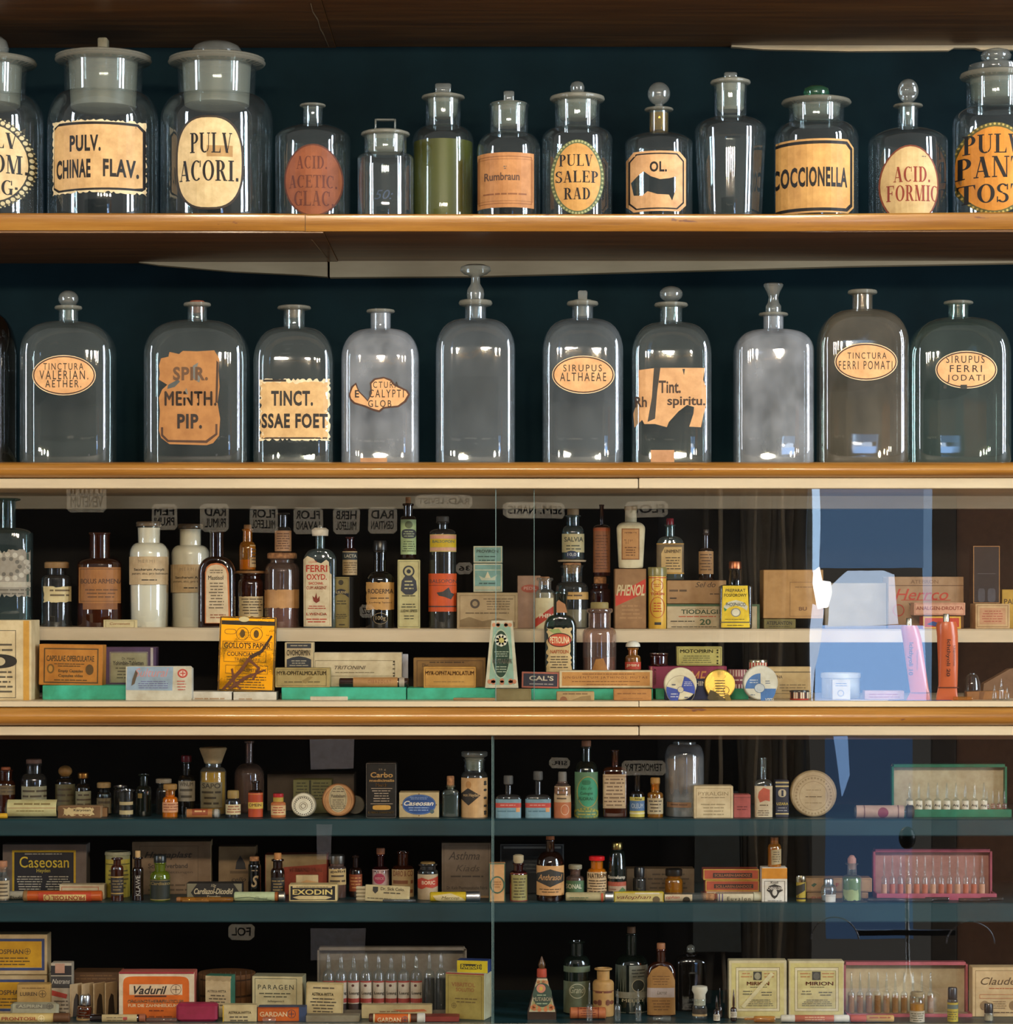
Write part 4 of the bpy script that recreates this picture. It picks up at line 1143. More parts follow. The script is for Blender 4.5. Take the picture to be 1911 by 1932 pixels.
WB('pale green carton with dark round emblem and dark shield, carrying a green-labelled bottle', 750, 1056, 792, 1186, 0.155, 0.03, '#b7ae7c', [('f', 752, 1059, 790, 1183, 0.8, '#6a6a48'), ('o', 760, 1067, 782, 1089, '#2f3238'), ('o', 763, 1070, 779, 1086, '#b0a97c'), ('o', 767, 1074, 775, 1082, '#2f3238'), ('p', [(756, 1114), (758, 1096), (764, 1087), (778, 1087), (785, 1096), (787, 1114), (778, 1122), (765, 1122)], '#33363f'), ('l', 760, 1094, 783, 1114, 3, '#b0a97c'), ('l', 757, 1122, 785, 1127, 1, '#4a4a36'), ('l', 757, 1138, 785, 1148, 2, '#4a4a36'), ('t', 'LUDW. SPIESS', 756, 1150, 787, 1155, '#3a3a2c', 'b'), ('l', 762, 1160, 781, 1170, 2, '#4a4a36')])
W('slim brown bottle with cork and long pale green label, standing on the pale green carton', 770, 15, 950, 9, 974, 980, Y=0.17, zb=1054, g='brown', lip=2, st=('cork', 5, 938), art=[('r', 756, 980, 785, 1046, '#9db383'), ('o', 764, 983, 778, 997, '#5f6a4c'), ('so', 758, 998, 784, 1016, '#3a3f44', 3), ('l', 760, 1001, 782, 1014, 3, '#98a584'), ('l', 758, 1020, 784, 1042, 5, '#4c583c')])
W('cylindrical dark bottle with yellow band and orange-red label', 835, 26, 984, 10, 998, 1008, g='smoke', lip=3, lh=5, extra=[('cap', 12, 974, 985, '#54504a')], fill=(1012, 'l#4a4438:0.9', 'grey_balm'),
  art=[('r', 811, 1008, 860, 1041, '#b79f5e'), ('r', 812, 1010, 859, 1016, '#c8907a'), ('r', 812, 1017, 859, 1032, '#c4a81e'), ('t', 'BALSOPON', 816, 1019, 856, 1024, '#5a6a52', 'b'), ('r', 812, 1033, 859, 1039, '#c89880'), ('r', 808, 1082, 862, 1154, '#c4501e'), ('t', 'BALSOPON', 811, 1093, 860, 1100, '#4a3c3a', ''), ('p', [(824, 1118), (836, 1116), (846, 1108), (850, 1118), (856, 1121), (850, 1131), (838, 1126), (828, 1124)], '#3c3a38'), ('r', 808, 1104, 862, 1105, '#7a3a20'), ('r', 808, 1143, 862, 1145.5, '#4a3430')])
WB('cream-brown ornate box with a small round seal, underneath two green boxes', 862, 1118, 977, 1186, 0.16, 0.06, '#a48d69', [('f', 867, 1123, 972, 1183, 1, '#7d6848'), ('o', 887, 1130, 905, 1148, '#4c4034'), ('o', 891, 1134, 901, 1144, '#8f7c5e'), ('l', 912, 1128, 968, 1152, 5, '#6d5a40'), ('l', 872, 1154, 966, 1160, 1, '#6d5a40'), ('p', [(867, 1170), (885, 1164), (910, 1172), (940, 1166), (972, 1174), (972, 1183), (867, 1183)], '#7d6848')])
WB('sea-green carton with cream lettering panel, lower of the two stacked on the ornate box', 893, 1063, 948, 1117, 0.17, 0.04, '#6f948b', [('f', 893.5, 1063.5, 947, 1116.5, 2.2, '#b7b094'), ('r', 896, 1075, 945, 1076, '#cfc7a8'), ('p', [(913, 1094), (920, 1078), (927, 1094)], '#c7bfa0'), ('p', [(903, 1086), (912, 1090), (928, 1090), (938, 1084), (934, 1095), (908, 1095)], '#a9b09a'), ('l', 898, 1098, 942, 1104, 1, '#39504a'), ('r', 896, 1106, 944, 1113, '#a9a68a')])
WB('sea-green carton with a dark lettering bar, upper of the two stacked on the ornate box', 893, 1030, 948, 1062, 0.17, 0.04, '#70948b', [('f', 893.5, 1030.5, 947, 1061.5, 2, '#b7b094'), ('t', 'PROVIRON', 899, 1037, 940, 1043, '#33463f', 'b'), ('l', 900, 1048, 936, 1053, 1, '#39504a'), ('l', 900, 1055, 936, 1060, 1, '#39504a')])
WB('tall pinkish-brown box with a red oval, beside the ornate box', 976, 1086, 1020, 1186, 0.2, 0.05, '#9d7b66', [('o', 983, 1103, 1017, 1118, '#a8503c'), ('t', 'PEDIL', 988, 1107, 1012, 1113, '#c0968a', 'b')])
def stripe(x0, y0, x1, y1, wd, c):
    return ('p', [(x0, y0 - wd), (x1, y1 - wd), (x1, y1 + wd), (x0, y0 + wd)], c)
W('small clear bottle with cream label crossed by a red stripe, behind the corked aqua bottle', 1028, 18, 1090, 12, 1112, 1122, Y=0.155, g='vial', lip=4, lh=6, fill=(1118, 'l#b0a080:0.6', 'pale_powder'), st=('cork', 9, 1088), art=[('r', 1010, 1128, 1046, 1187, '#c3b68f'), stripe(1010, 1176, 1046, 1150, 8, RED), ('t', 'PHEN', 1018, 1158, 1043, 1166, '#d8cfb4', 'b')])
W('clear jar with corked cloth cover and tan strip, carrying a bottle', 1079, 31, 1066, 20, 1098, 1112, Y=0.19, g='clear', lip=3, lh=5, cat='jar', fill=(1150, 'l#a08a66:0.6', 'powder'), st=('cork', 17, 1061), extra=[('prof', 'cloth_cover', '#a8967a', [(26, 1060), (27, 1057), (20, 1056), (12, 1056)])],
  art=[('r', 1048, 1117, 1110, 1131, '#b08c50'), ('l', 1052, 1120, 1106, 1128, 1, '#5c4426')])
W('bottle with cork, cream label and blue oval weight mark, standing on the cloth-covered jar', 1081, 21, 972, 12, 992, 1006, Y=0.19, zb=1056, g='aqua', lip=3, lh=4, st=('cork', 11, 960, '#9a8464'), art=[('r', 1061, 1007, 1103, 1042, '#b3ab84'), ('t', 'SALVIA', 1065, 1013, 1100, 1022, '#4a4c40', 'b'), ('l', 1064, 1027, 1100, 1039, 2, '#4a4c40'), ('o', 1067, 1039, 1090, 1054, '#2e3a54'), ('t', '10,0', 1071, 1043, 1087, 1050, '#b8bcc0', 'b')])
W('dark red-brown jar with cork and cloth, carrying the slim brown-wrapped bottle', 1132, 20, 1101, 15, 1110, 1120, Y=0.195, g='wine', lip=2, lh=4, cat='jar', st=('cork', 12, 1088), fill=(1125, 'l#3a1614:0.9', 'dark_contents'))
W('slim brown-wrapped bottle with thin dark neck, standing on the corked red-brown jar', 1135, 16, 952, 4, 990, 996, Y=0.195, zb=1087, g='wine', lip=1, lh=3, art=[('r', 1119, 995, 1151, 1080, '#8a5a3c'), ('r', 1119, 996, 1151, 1002, '#a05430'), ('l', 1122, 1008, 1148, 1076, 12, '#6a4630')])
WB('brown carton with a red diagonal band, carrying the cream bottle', 1160, 1073, 1219, 1186, 0.16, 0.05, '#8c6844', [('p', [(1161, 1144), (1161, 1122), (1218, 1092), (1218, 1118)], '#b23a2a'), ('t', 'PHENOL', 1163, 1103, 1216, 1124, '#c6b58c', 'bi'), ('l', 1168, 1140, 1212, 1170, 4, '#9c7650')])
W('cream ceramic-white bottle with tan rectangular label, standing on the brown carton with red band', 1190, 27, 957, 11, 985, 998, Y=0.18, zb=1072, g='#c9c0a0', sq=3.4, k=0.6, lip=1, tb=0.86, extra=[('cap', 12, 955, 963, '#a8916c')], art=[('r', 1173, 997, 1206, 1056, '#8a5c36'), ('r', 1175, 999, 1204, 1054, '#b48654'), ('l', 1178, 1003, 1201, 1014, 2, '#6b4526'), ('t', 'TABULIN', 1178, 1018, 1201, 1026, '#5a3a22', 'b'), ('l', 1178, 1031, 1201, 1050, 4, '#6b4526')])
can('yellow cylindrical tin with olive lid and red circles', 1240, 17, 1072, 'W', 0.165, '~#c79c3a', [('oo', 1229, 1093, 1251, 1117, 1, RED), ('l', 1232, 1101, 1248, 1108, 2, RED), ('t', 'TORSIN', 1228, 1118, 1253, 1123, RED, 'b'), ('oo', 1227, 1126, 1254, 1166, 1, RED), ('l', 1231, 1136, 1250, 1156, 4, RED), ('r', 1235, 1174, 1247, 1179, '#33302c'), ('r', 1222, 1089, 1258, 1090.5, RED)], lid=(1087, '~#7d7444'), group=GW)
WB('cream carton with green lettering and a numeral, below the plain kraft box', 1258, 1140, 1433, 1186, 0.165, 0.05, '#b8a98a', [('r', 1258, 1140, 1433, 1144, '#3f5a3c'), ('t', 'TIODALGIN', 1285, 1150, 1366, 1158.5, '#33452f', 'b'), ('l', 1290, 1147, 1345, 1149.5, 1, '#7a6a50'), ('l', 1275, 1161, 1356, 1166, 1, '#b0563a'), ('t', '20', 1320, 1168, 1341, 1179, '#3f5a3c', 'b'), ('l', 1262, 1170, 1313, 1175, 1, '#4a4436'), ('l', 1262, 1181, 1356, 1185, 1, '#4a4436'), ('r', 1428, 1140, 1433, 1186, '#3f5a3c')], side='#8a7f68')
WB('plain kraft box with handwriting, on top of the carton with green lettering', 1258, 1095, 1370, 1139, 0.17, 0.05, '#9d7b54', [('t', 'Sel do', 1312, 1098, 1350, 1108, '#4a3a28', 'i'), ('l', 1262, 1110, 1296, 1120, 1, '#5a4630'), ('l', 1335, 1118, 1362, 1124, 1, '#5a4630'), ('l', 1262, 1126, 1280, 1132, 1, '#33291e')])
W('squat bottle with red wax tip and cornered cream label, standing on the kraft box', 1264, 26, 990, 9, 1012, 1028, Y=0.185, zb=1094, g='aqua', sq=4, k=0.6, lip=2, extra=[('cap', 7, 978, 992, '~#8a1c28', 'wax_seal')], fill=(1040, 'l#7a5a1c:0.5', 'amber_liquid'), art=[('r', 1238, 1025, 1290, 1082, '#6a5a40'), ('p', [(1248, 1081), (1248, 1044), (1254, 1032), (1286, 1032), (1286, 1081)], '#bfa26c'), ('r', 1238, 1025, 1290, 1027, '#a8823a'), ('r', 1238, 1080, 1290, 1083, '#a8823a'), ('t', 'LINIMENT', 1254, 1037, 1284, 1043, '#3a3026', 'b'), ('l', 1254, 1050, 1284, 1076, 5, '#5a4a34')])
W('slim dark bottle with crown cap and tan label on the kraft box', 1332, 14, 1006, 5, 1034, 1040, Y=0.19, zb=1094, g='brown', lip=2, extra=[('cap', 5, 999, 1007, '~#3a302a')], fill=(1042, '~#150d0a', 'dark_contents'), art=[('r', 1318, 1040, 1346, 1083, '#a37f55'), ('l', 1321, 1044, 1343, 1078, 6, '#5e4630')])
W('flaring black bottle with copper cap and bright yellow label', 1387, 31, 1073, 12, 1103, 1108, Y=0.15, tb=1.0, g='dark', sq=6, k=0.55, lip=1, lh=3, cone=0.6, extra=[('cap', 12, 1059, 1076, 'm#a8684a')], fill=(1080, '~#15110e', 'dark_contents'),
  art=[('p', [(1364, 1105), (1410, 1105), (1414, 1184), (1361, 1184)], '#d9bb2a'), ('t', 'PREPARAT', 1369, 1111, 1406, 1117, '#3c3a20', 'b'), ('t', 'FOSFOROWY', 1367, 1120, 1408, 1126, '#3c3a20', 'b'), ('p', [(1366, 1144), (1374, 1136), (1388, 1132), (1402, 1136), (1410, 1144), (1408, 1152), (1400, 1146), (1388, 1142), (1376, 1146), (1368, 1152)], '#c9c6b2'), ('t', 'PHOSPHACID', 1370, 1137, 1406, 1144, '#3a4030', 'b'), ('p', [(1366, 1146), (1372, 1150), (1368, 1154)], '#3f8a4c'), ('o', 1379, 1147, 1397, 1164, '#8a8876'), ('o', 1381, 1149, 1395, 1162, '#d8d4bc'), ('l', 1366, 1167, 1408, 1170, 1, '#6a5c1a'), ('r', 1360, 1173, 1415, 1175, '#5a5640'), ('l', 1366, 1178, 1408, 1182, 1, '#6a5c1a')])
WB('olive low carton with dark lettering, under the plain tan cardboard box', 1441, 1168, 1501, 1186, 0.16, 0.06, '#6d6438', [('t', 'ATEPLANTON', 1446, 1172, 1494, 1179, '#2c2a1c', 'b'), ('l', 1446, 1181, 1494, 1184, 1, '#2c2a1c')])
WB('plain tan cardboard box with faint printed frame, propped on the olive low carton', 1440, 1075, 1553, 1167, 0.17, 0.05, '#a9814e', [('f', 1490, 1098, 1549, 1163, 0.8, '#7d5c38'), ('l', 1496, 1106, 1545, 1110, 1, '#7d5c38'), ('t', 'BU', 1507, 1145, 1522, 1152, '#6b4a30', 'b')])
WB('pale cream carton behind the white reflection in the case', 1556, 1100, 1672, 1186, 0.2, 0.04, '#8d8474', [('f', 1562, 1106, 1666, 1181, 0.8, '#8d8068'), ('l', 1575, 1140, 1655, 1170, 5, '#8d8068')])
WB('tan box with red script lettering and a red ring, beside the orange tubes', 1676, 1088, 1818, 1186, 0.19, 0.05, '#a08060', [('r', 1676, 1104, 1818, 1105.5, '#6a4c34'), ('t', 'ATEBRON', 1718, 1094, 1770, 1101, '#7a5c44', ''), ('t', 'Herrco', 1688, 1111, 1789, 1132, '#b0402e', 'i'), ('r', 1700, 1131.5, 1793, 1132.8, '#b0402e'), ('oo', 1684, 1140, 1706, 1163, 2, '#b0402e'), ('t', 'V', 1714, 1138, 1722, 1144, '#4a3a30', 'b')])
WB('red and yellow carton with a blue mark, between the two orange tubes', 1741, 1163, 1813, 1186, 0.145, 0.03, '#b23c28', [('f', 1741.5, 1163, 1812.5, 1186, 3, '#c79a3a'), ('p', [(1748, 1178), (1760, 1172), (1772, 1176), (1766, 1182)], '#2c3a6a')])
WB('long pale pink carton on top of the red and yellow one', 1724, 1137, 1821, 1161, 0.15, 0.03, '#c09074', [('f', 1726, 1139, 1819, 1159, 0.8, '#9a5c48'), ('t', 'ANALGEN-DROUTA', 1728, 1144, 1817, 1151, '#8c4634', 'b')])
WB('black upright case with gilt edges holding two dark vials', 1836, 1030, 1886, 1138, 0.175, 0.03, '#15161a', [('f', 1836, 1030, 1886, 1138, 1.4, '#9a7040'), ('r', 1844, 1082, 1878, 1083, '#4a4a50'), ('so', 1845, 1110, 1858, 1136, '#3c4048', 4), ('so', 1863, 1110, 1878, 1136, '#3c4048', 4)])
WB('small cream carton with pinkish print, under the black upright case', 1840, 1139, 1905, 1186, 0.16, 0.04, '#b99c72', [('f', 1843, 1142, 1902, 1183, 1.2, '#8a6a48'), ('r', 1848, 1147, 1897, 1178, '#b08562'), ('l', 1852, 1151, 1893, 1175, 5, '#9a5440')])
WB('yellow carton cut by the frame edge at the end of the white shelf', 1890, 1112, 1960, 1186, 0.2, 0.04, '#b8933a', [('t', 'PALIN', 1894, 1130, 1930, 1140, '#5a4420', 'b')])
bx('small slip of cream card standing at the shelf edge before the amber bottle', 195, 1169, 259, 1186, 0.124, 0.0015, '#cdbf92', [('f', 199, 1171, 254, 1184, 0.7, '#8a7c58'), ('t', 'Cornetum', 207, 1174, 245, 1179, '#9a6a4a', 'i')], sh='W', name='price_card', cat='card')

# ---------------------------------------------------------------- upper glass case, floor in front of and under the white shelf
GF = 'cartons and tins along the floor of the upper case'
TEAL = '#3fae8e'
def FB(label, x0, y0, x1, y1, Y, d, col, art=(), **k):
    k.setdefault('group', GF)
    return bx(label, x0, y0, x1, y1, Y, d, col, art, **k)
FB('pale carton with black frame, orange stripe and a black oval picture', -62, 1170, 59, 1324, 0.03, 0.06, '#d3bf95', [('f', -50, 1189, 30, 1317, 1.2, '#5c5342'), ('r', 44, 1171, 55, 1323, '#c9963f'), ('l', -44, 1212, 24, 1232, 2, '#5c5342'), ('so', -50, 1234, 32, 1261, '#2c2721', 2.4), ('o', -12, 1240, 10, 1256, '#cdbd98'), ('l', -46, 1264, 26, 1310, 5, '#5c5342')], sh='F')
GT = 'low teal boxes lined up along the case floor'
FB('teal box at the head of the row, under the orange capsule box', 80, 1293, 240, 1322, 0.05, 0.065, TEAL, sh='F', group=GT, name='teal_box')
FB('teal box with a white card leaning on it, under the long tincture cartons', 531, 1297, 766, 1326, 0.05, 0.065, TEAL, sh='F', group=GT, name='teal_box')
FB('teal box with thin tan slat in front of it, left of the khaki box', 768, 1298, 935, 1327, 0.05, 0.065, TEAL, sh='F', group=GT, name='teal_box')
FB('teal box carrying the long orange label carton and the corked bottles', 1002, 1299, 1232, 1328, 0.05, 0.065, TEAL, sh='F', group=GT, name='teal_box')
FB('green box behind the three round tins', 1237, 1300, 1412, 1330, 0.055, 0.065, '#2f9a72', sh='F', group=GT, name='teal_box')
FB('orange capsule box with dark ornamental frame, on the first teal box', 73, 1216, 193, 1293, 0.055, 0.03, '#b5772c', [('f', 82, 1223, 185, 1289, 2.4, '#5c4420'), ('t', 'CAPSULAE OPERCULATAE', 87, 1237, 177, 1248, '#51401f', 'b'), ('o', 88, 1253, 102, 1271, '#7a5a26'), ('o', 161, 1253, 176, 1273, '#5c4420'), ('o', 91, 1256, 99, 1268, '#c08a3c'), ('t', 'Empty Capsules', 110, 1263, 156, 1270, '#51401f', 'b'), ('t', 'Capsules vides', 110, 1272, 156, 1279, '#51401f', 'b'), ('l', 100, 1251, 160, 1259, 2, '#5c4420'), ('l', 96, 1281, 170, 1286, 1, '#5c4420')], roll=0.015)
FB('purple box with silvery grey label, behind the pale blue tin', 195, 1221, 294, 1293, 0.085, 0.03, '#4a3552', [('f', 207, 1230, 279, 1288, 1.2, '#8d8878'), ('r', 209, 1232, 277, 1288, '#8f8a6c'), ('t', 'Dr. Haupt', 230, 1240, 254, 1246, '#3a362c', ''), ('t', 'Yohimbin-Tabletten', 213, 1247, 271, 1255, '#33302a', 'b'), ('l', 217, 1258, 262, 1282, 4, '#55513f'), ('r', 284, 1222, 289, 1292, '#a89f9a')])
bx('pale blue and white rounded tin with pink script and a red round mark', 237, 1257, 362, 1323, 0.02, 0.02, '#c4bda8', [('p', [(240, 1258), (327, 1258), (325, 1303), (238, 1302)], '#8fa3b4'), ('t', 'Sultural', 254, 1261, 318, 1277, '#c28a8a', 'i'), ('l', 258, 1284, 320, 1300, 4, '#6a6a94'), ('o', 335, 1262, 354, 1279, '#b8473a'), ('o', 338, 1265, 351, 1276, '#d0b8a4'), ('r', 344, 1266, 346, 1275, '#b8473a'), ('r', 340, 1269.5, 350, 1271.5, '#b8473a'), ('l', 333, 1283, 352, 1304, 4, '#b8685a'), ('p', [(250, 1282), (256, 1264), (260, 1270), (254, 1290), (248, 1294)], '#5a4c3c')], sh='F', name='flat_tin', cat='tin', b=0.003, part='tin_body', side='#b9b6aa', group=GF)
FB('white low carton lying under the gold tin, nearer the pale blue tin', 358, 1305, 437, 1325, 0.035, 0.05, '#cfc9ba', [('l', 366, 1315, 425, 1322, 1, '#b09474')], sh='F')
FB('white low carton lying under the gold tin, farther from the pale blue tin', 440, 1305, 522, 1325, 0.035, 0.05, '#cbc4b3', [('l', 446, 1316, 480, 1322, 1, '#b09474')], sh='F', side='#5a5348')
bx('gold metal tin with black scrollwork and scratched drawing, leaning on two white cartons', 410, 1164, 517, 1305, 0.05, 0.018, 'm#c98f1c', [('f', 411, 1165, 516, 1304, 2.2, '#3a2a12'), ('r', 414, 1172, 514, 1180, '#2c2214'), ('o', 446, 1164, 466, 1174, '#c9b98a'),
    ('so2', 420, 1188, 442, 1198, 1, '#5c430f', 3), ('oo', 442, 1184, 466, 1209, 1, '#4a360f'), ('o', 449, 1189, 459, 1204, '#5c430f'), ('oo', 468, 1184, 492, 1209, 1, '#4a360f'), ('o', 475, 1189, 485, 1204, '#5c430f'),
    ('t', "GOLLOT'S PAPIER", 420, 1213, 508, 1224, '#3a2a0c', 'b'), ('f', 417, 1211, 511, 1226, 0.8, '#4a360f'), ('t', 'COUNCIANTE', 426, 1231, 490, 1239, '#4a360f', 'b'), ('f', 420, 1229, 500, 1250, 0.8, '#5c430f'), ('f', 424, 1256, 504, 1272, 0.8, '#5c430f'), ('t', 'TRADE MARK', 440, 1242, 490, 1248, '#4a360f', ''), ('l', 424, 1276, 504, 1300, 5, '#5c430f'), ('t', 'REPITRAIN', 458, 1262, 500, 1268, '#4a360f', ''),
    ('p', [(418, 1302), (452, 1262), (470, 1236), (474, 1238), (456, 1268), (424, 1303)], '#6a3a20'), ('p', [(430, 1300), (462, 1276), (500, 1262), (500, 1265), (466, 1280), (436, 1302)], '#6a3a20'), ('p', [(468, 1238), (490, 1226), (508, 1198), (511, 1200), (494, 1230), (472, 1244)], '#3f2818'), ('p', [(470, 1244), (490, 1260), (478, 1284), (474, 1283), (484, 1261), (467, 1248)], '#6a3a20'), ('p', [(438, 1262), (444, 1290), (456, 1300), (452, 1302), (440, 1292), (434, 1264)], '#6a3a20')],
   name='gold_tin', cat='tin', part='tin_body', side='m#6a5a3a', roll=0.028, lean=-0.05, b=0.002, group=GF)
FB('long olive-cream carton with dark capitals, on the teal box beside the gold tin', 519, 1260, 622, 1297, 0.05, 0.025, '#a08c58', [('f', 522, 1263, 616, 1294, 0.8, '#6a5c38'), ('t', 'MYR-OPHTALMOLATUM', 522, 1266, 615, 1274, '#4a4028', 'b'), ('l', 535, 1284, 605, 1290, 1, '#6a5c38'), ('p', [(570, 1284), (584, 1276), (590, 1278), (576, 1290)], '#8a7444')])
FB('navy and cream upright carton with arched lettering, behind the long olive-cream carton', 537, 1212, 591, 1297, 0.085, 0.025, '#c0ae88', [('r', 541, 1214, 587, 1223, '#33363f'), ('l', 544, 1216, 584, 1221, 1, '#a8a088'), ('t', 'OVOHORMIN', 541, 1226, 585, 1237, '#3c3a3c', 'b'), ('p', [(541, 1259), (541, 1244), (552, 1240), (564, 1238), (576, 1240), (587, 1244), (587, 1259)], '#34363e'), ('l', 546, 1245, 582, 1258, 3, '#b0a890')])
FB('big white carton with zigzag border and faint italic lettering', 592, 1231, 758, 1297, 0.088, 0.026, '#c9b996', [('f', 594, 1246, 745, 1276, 1, '#8a7c5e'), ('dots', 742, 1248, 744, 1276, 10, 1.6, '#6a5e48'), ('l', 596, 1245, 742, 1248, 1, '#8a7c5e'), ('t', 'TRITONINI', 631, 1256, 690, 1263, '#6b604c', 'bi'), ('l', 625, 1267, 715, 1271, 1, '#8a7c5e')], side='#b8ae9c')
bx('blue-white folded paper sleeve sticking out behind the zigzag carton', 740, 1234, 770, 1297, 0.116, 0.003, '#b4b8c8', name='paper_sleeve', cat='paper', group=GF)
lying('brown glass tube with tan paper wrap lying on the teal box', 640, 771, 9.5, None, 0.065, [('glass_tube', 640, 771, 0.92, 'brown'), ('stopper', 752, 764, 1.0, '#a89a88')], art=[('r', 666, 1277, 750, 1297, '#a87c4c'), ('t', 'CIBAZOLAT', 694, 1283, 738, 1289, '#8c5a3a', 'w')], zb=1297, group=GF)
FB('brown wide carton behind the orange-tan one, against the dark back', 780, 1241, 916, 1298, 0.085, 0.028, '#82602f', [('f', 786, 1246, 912, 1296, 1.2, '#5a4020'), ('l', 796, 1247, 890, 1253, 1, '#4a361c'), ('t', 'The', 796, 1252, 808, 1258, '#4a361c', 'i')])
FB('long orange-tan carton with reddish capitals, in front of the brown wide carton', 799, 1258, 898, 1298, 0.055, 0.025, '#b98a42', [('f', 802, 1261, 895, 1295, 0.8, '#8a6430'), ('t', 'MYR-OPHTALMOLATUM', 802, 1266, 894, 1274, '#8a5a34', 'b'), ('l', 808, 1284, 885, 1289, 1, '#94703a')])
FB('white card with cut-off lettering leaning on the teal box', 585, 1314, 656, 1330, 0.022, 0.002, '#c9bfa8', [('t', 'Rosowa', 600, 1322, 642, 1334, '#332e28', 'b')], sh='F', name='price_card', cat='card')
FB('thin tan slat of a carton lying before the teal box', 855, 1317, 934, 1330, 0.022, 0.012, '#a58960', [('f', 857, 1319, 932, 1328, 0.7, '#6e5838'), ('l', 862, 1320, 926, 1326, 1, '#6e5838')], sh='F')
FB('plain khaki carton under the tapered green box', 934, 1300, 1002, 1331, 0.022, 0.02, '#8a7a52', [('f', 936, 1302, 1000, 1329, 0.6, '#74663f')], sh='F')
FB('small tan carton with faded brown print against the teal box', 1050, 1305, 1121, 1331, 0.022, 0.018, '#a98d60', [('l', 1054, 1307, 1116, 1312, 1, '#6a4c30'), ('o', 1056, 1314, 1070, 1328, '#8a5c3c'), ('p', [(1076, 1322), (1096, 1314), (1114, 1312), (1116, 1326), (1084, 1328)], '#8a7048')], sh='F')
FB('plain orange-tan carton at the end of the teal box with the corked bottles', 1158, 1300, 1229, 1331, 0.022, 0.02, '#b07a42', [('l', 1164, 1306, 1222, 1312, 1, '#8a5c30'), ('l', 1172, 1316, 1216, 1320, 1, '#9a6a3a')], sh='F')
bx('tapered white carton with green ornament and a dark green oval', 914, 1171, 978, 1298, 0.045, 0.03, '#c8c0a6', [('p', [(931, 1177), (963, 1177), (970, 1292), (922, 1292)], '#8fae98'), ('dots', 932, 1178, 962, 1180, 6, 4, '#c98a64'), ('dots', 924, 1284, 970, 1288, 8, 4.5, '#c27a58'), ('o', 927, 1187, 962, 1280, '#b8c2a6'), ('o', 929, 1190, 961, 1278, '#27402f'), ('dots', 938, 1201, 953, 1215, 8, 5, '#dcd6c0'), ('o', 941, 1203, 951, 1213, '#c2b46a'), ('l', 932, 1228, 960, 1240, 3, '#a8b49c'), ('t', 'MUTABOR', 929, 1243, 966, 1252, '#dcd6c0', 'b'), ('l', 934, 1256, 958, 1270, 3, '#a8b49c')], poly=[(915, 1298), (978, 1298), (967, 1171), (927, 1171)], name='tapered_carton', cat='box', group=GF, side='#c8c0a6')
bot('aqua bottle with red oval on its torn label, standing on the teal box', 1057, 31, 1116, None, 0.083, 13, 1160, 1186, zb=1299, sq=4, k=0.66, g='dkgreen', lip=2, lh=7, group=GF, fill=(1182, 'l#33402c:0.6', 'oily_liquid'), art=[('p', [(1050, 1136), (1054, 1132), (1066, 1140), (1070, 1156), (1050, 1156)], '#9a6a44'), ('torn', 1031, 1184, 1079, 1290, '#c0a878', 13, 5), ('p', [(1034, 1188), (1054, 1186), (1060, 1194), (1046, 1196)], '#8a9a5c'), ('o', 1034, 1194, 1078, 1221, '#4a2418'), ('o', 1036, 1196, 1076, 1219, '#b8452a'), ('t', 'PETROLINA', 1038, 1201, 1074, 1214, '#d8c49a', 'b'), ('t', 'NAFTOLIN', 1039, 1226, 1072, 1233, '#a0532c', 'b'), ('l', 1036, 1237, 1074, 1262, 5, '#4a3c2a')])
bot('pinkish clear jar with corked wide neck and brown dregs, standing on the teal box', 1131, 32, 1148, None, 0.083, 21, 1184, 1198, zb=1299, g='pinkish', lip=4, lh=8, cat='jar', group=GF, fill=(1240, 'l#6a4026:0.75', 'brown_dregs'), extra=[('cap', 17, 1136, 1150, '#8a7a4c', 'lid')], art=[('p', [(1118, 1262), (1124, 1244), (1138, 1242), (1146, 1262), (1140, 1290), (1118, 1290)], '#94642f')], lab='herb_scrap')
bot('small brown bottle with white bulb cap and a red-lettered strip', 1194, 15, 1222, None, 0.083, 9, 1236, 1244, zb=1299, g='honey', lip=2, lh=4, group=GF, fill=(1238, 'l#5a3410:0.7', 'brown_liquid'), extra=[('prof', 'bulb_cap', '~#c9c4b4', [(9, 1221), (14, 1220), (13, 1215), (9, 1211), (4, 1209), (0.3, 1209)])], art=[('r', 1178, 1249, 1209, 1263, '#b0402e'), ('t', 'JMIN', 1182, 1253, 1205, 1259, '#d8c4a4', 'b')])
FB('small navy and red-edged carton with white capitals, on the teal box', 984, 1268, 1054, 1298, 0.047, 0.02, '#2e2c38', [('f', 984, 1268, 1054, 1298, 3, '#a05a48'), ('t', "CAL'S", 998, 1275, 1044, 1284, '#b9ad98', 'b'), ('l', 998, 1288, 1044, 1294, 1, '#8a8078')], roll=0.02)
FB('long cream-edged carton with orange label of spaced capitals', 1055, 1265, 1231, 1298, 0.046, 0.02, '#cbb994', [('r', 1060, 1268, 1226, 1294, '#b98446'), ('l', 1086, 1270, 1210, 1274, 1, '#7a4c26'), ('t', 'UNGUENTUM JATHINOL MUTAE', 1063, 1276, 1222, 1281.5, '#6a3f20', 'w'), ('l', 1066, 1284, 1220, 1288, 1, '#7a4c26'), ('l', 1100, 1290, 1190, 1293, 1, '#7a4c26')])
FB('maroon wide carton with slanted orange letters, behind the round tins', 1225, 1257, 1371, 1300, 0.085, 0.03, '#7c2440', [('r', 1228, 1258, 1230, 1299, '#b07a5a'), ('tv', 'KAWEAL', 1233, 1262, 1238, 1294, '#a86a4a'), ('t', 'KAMFA', 1268, 1266, 1344, 1292, '#c08044', 'i')])
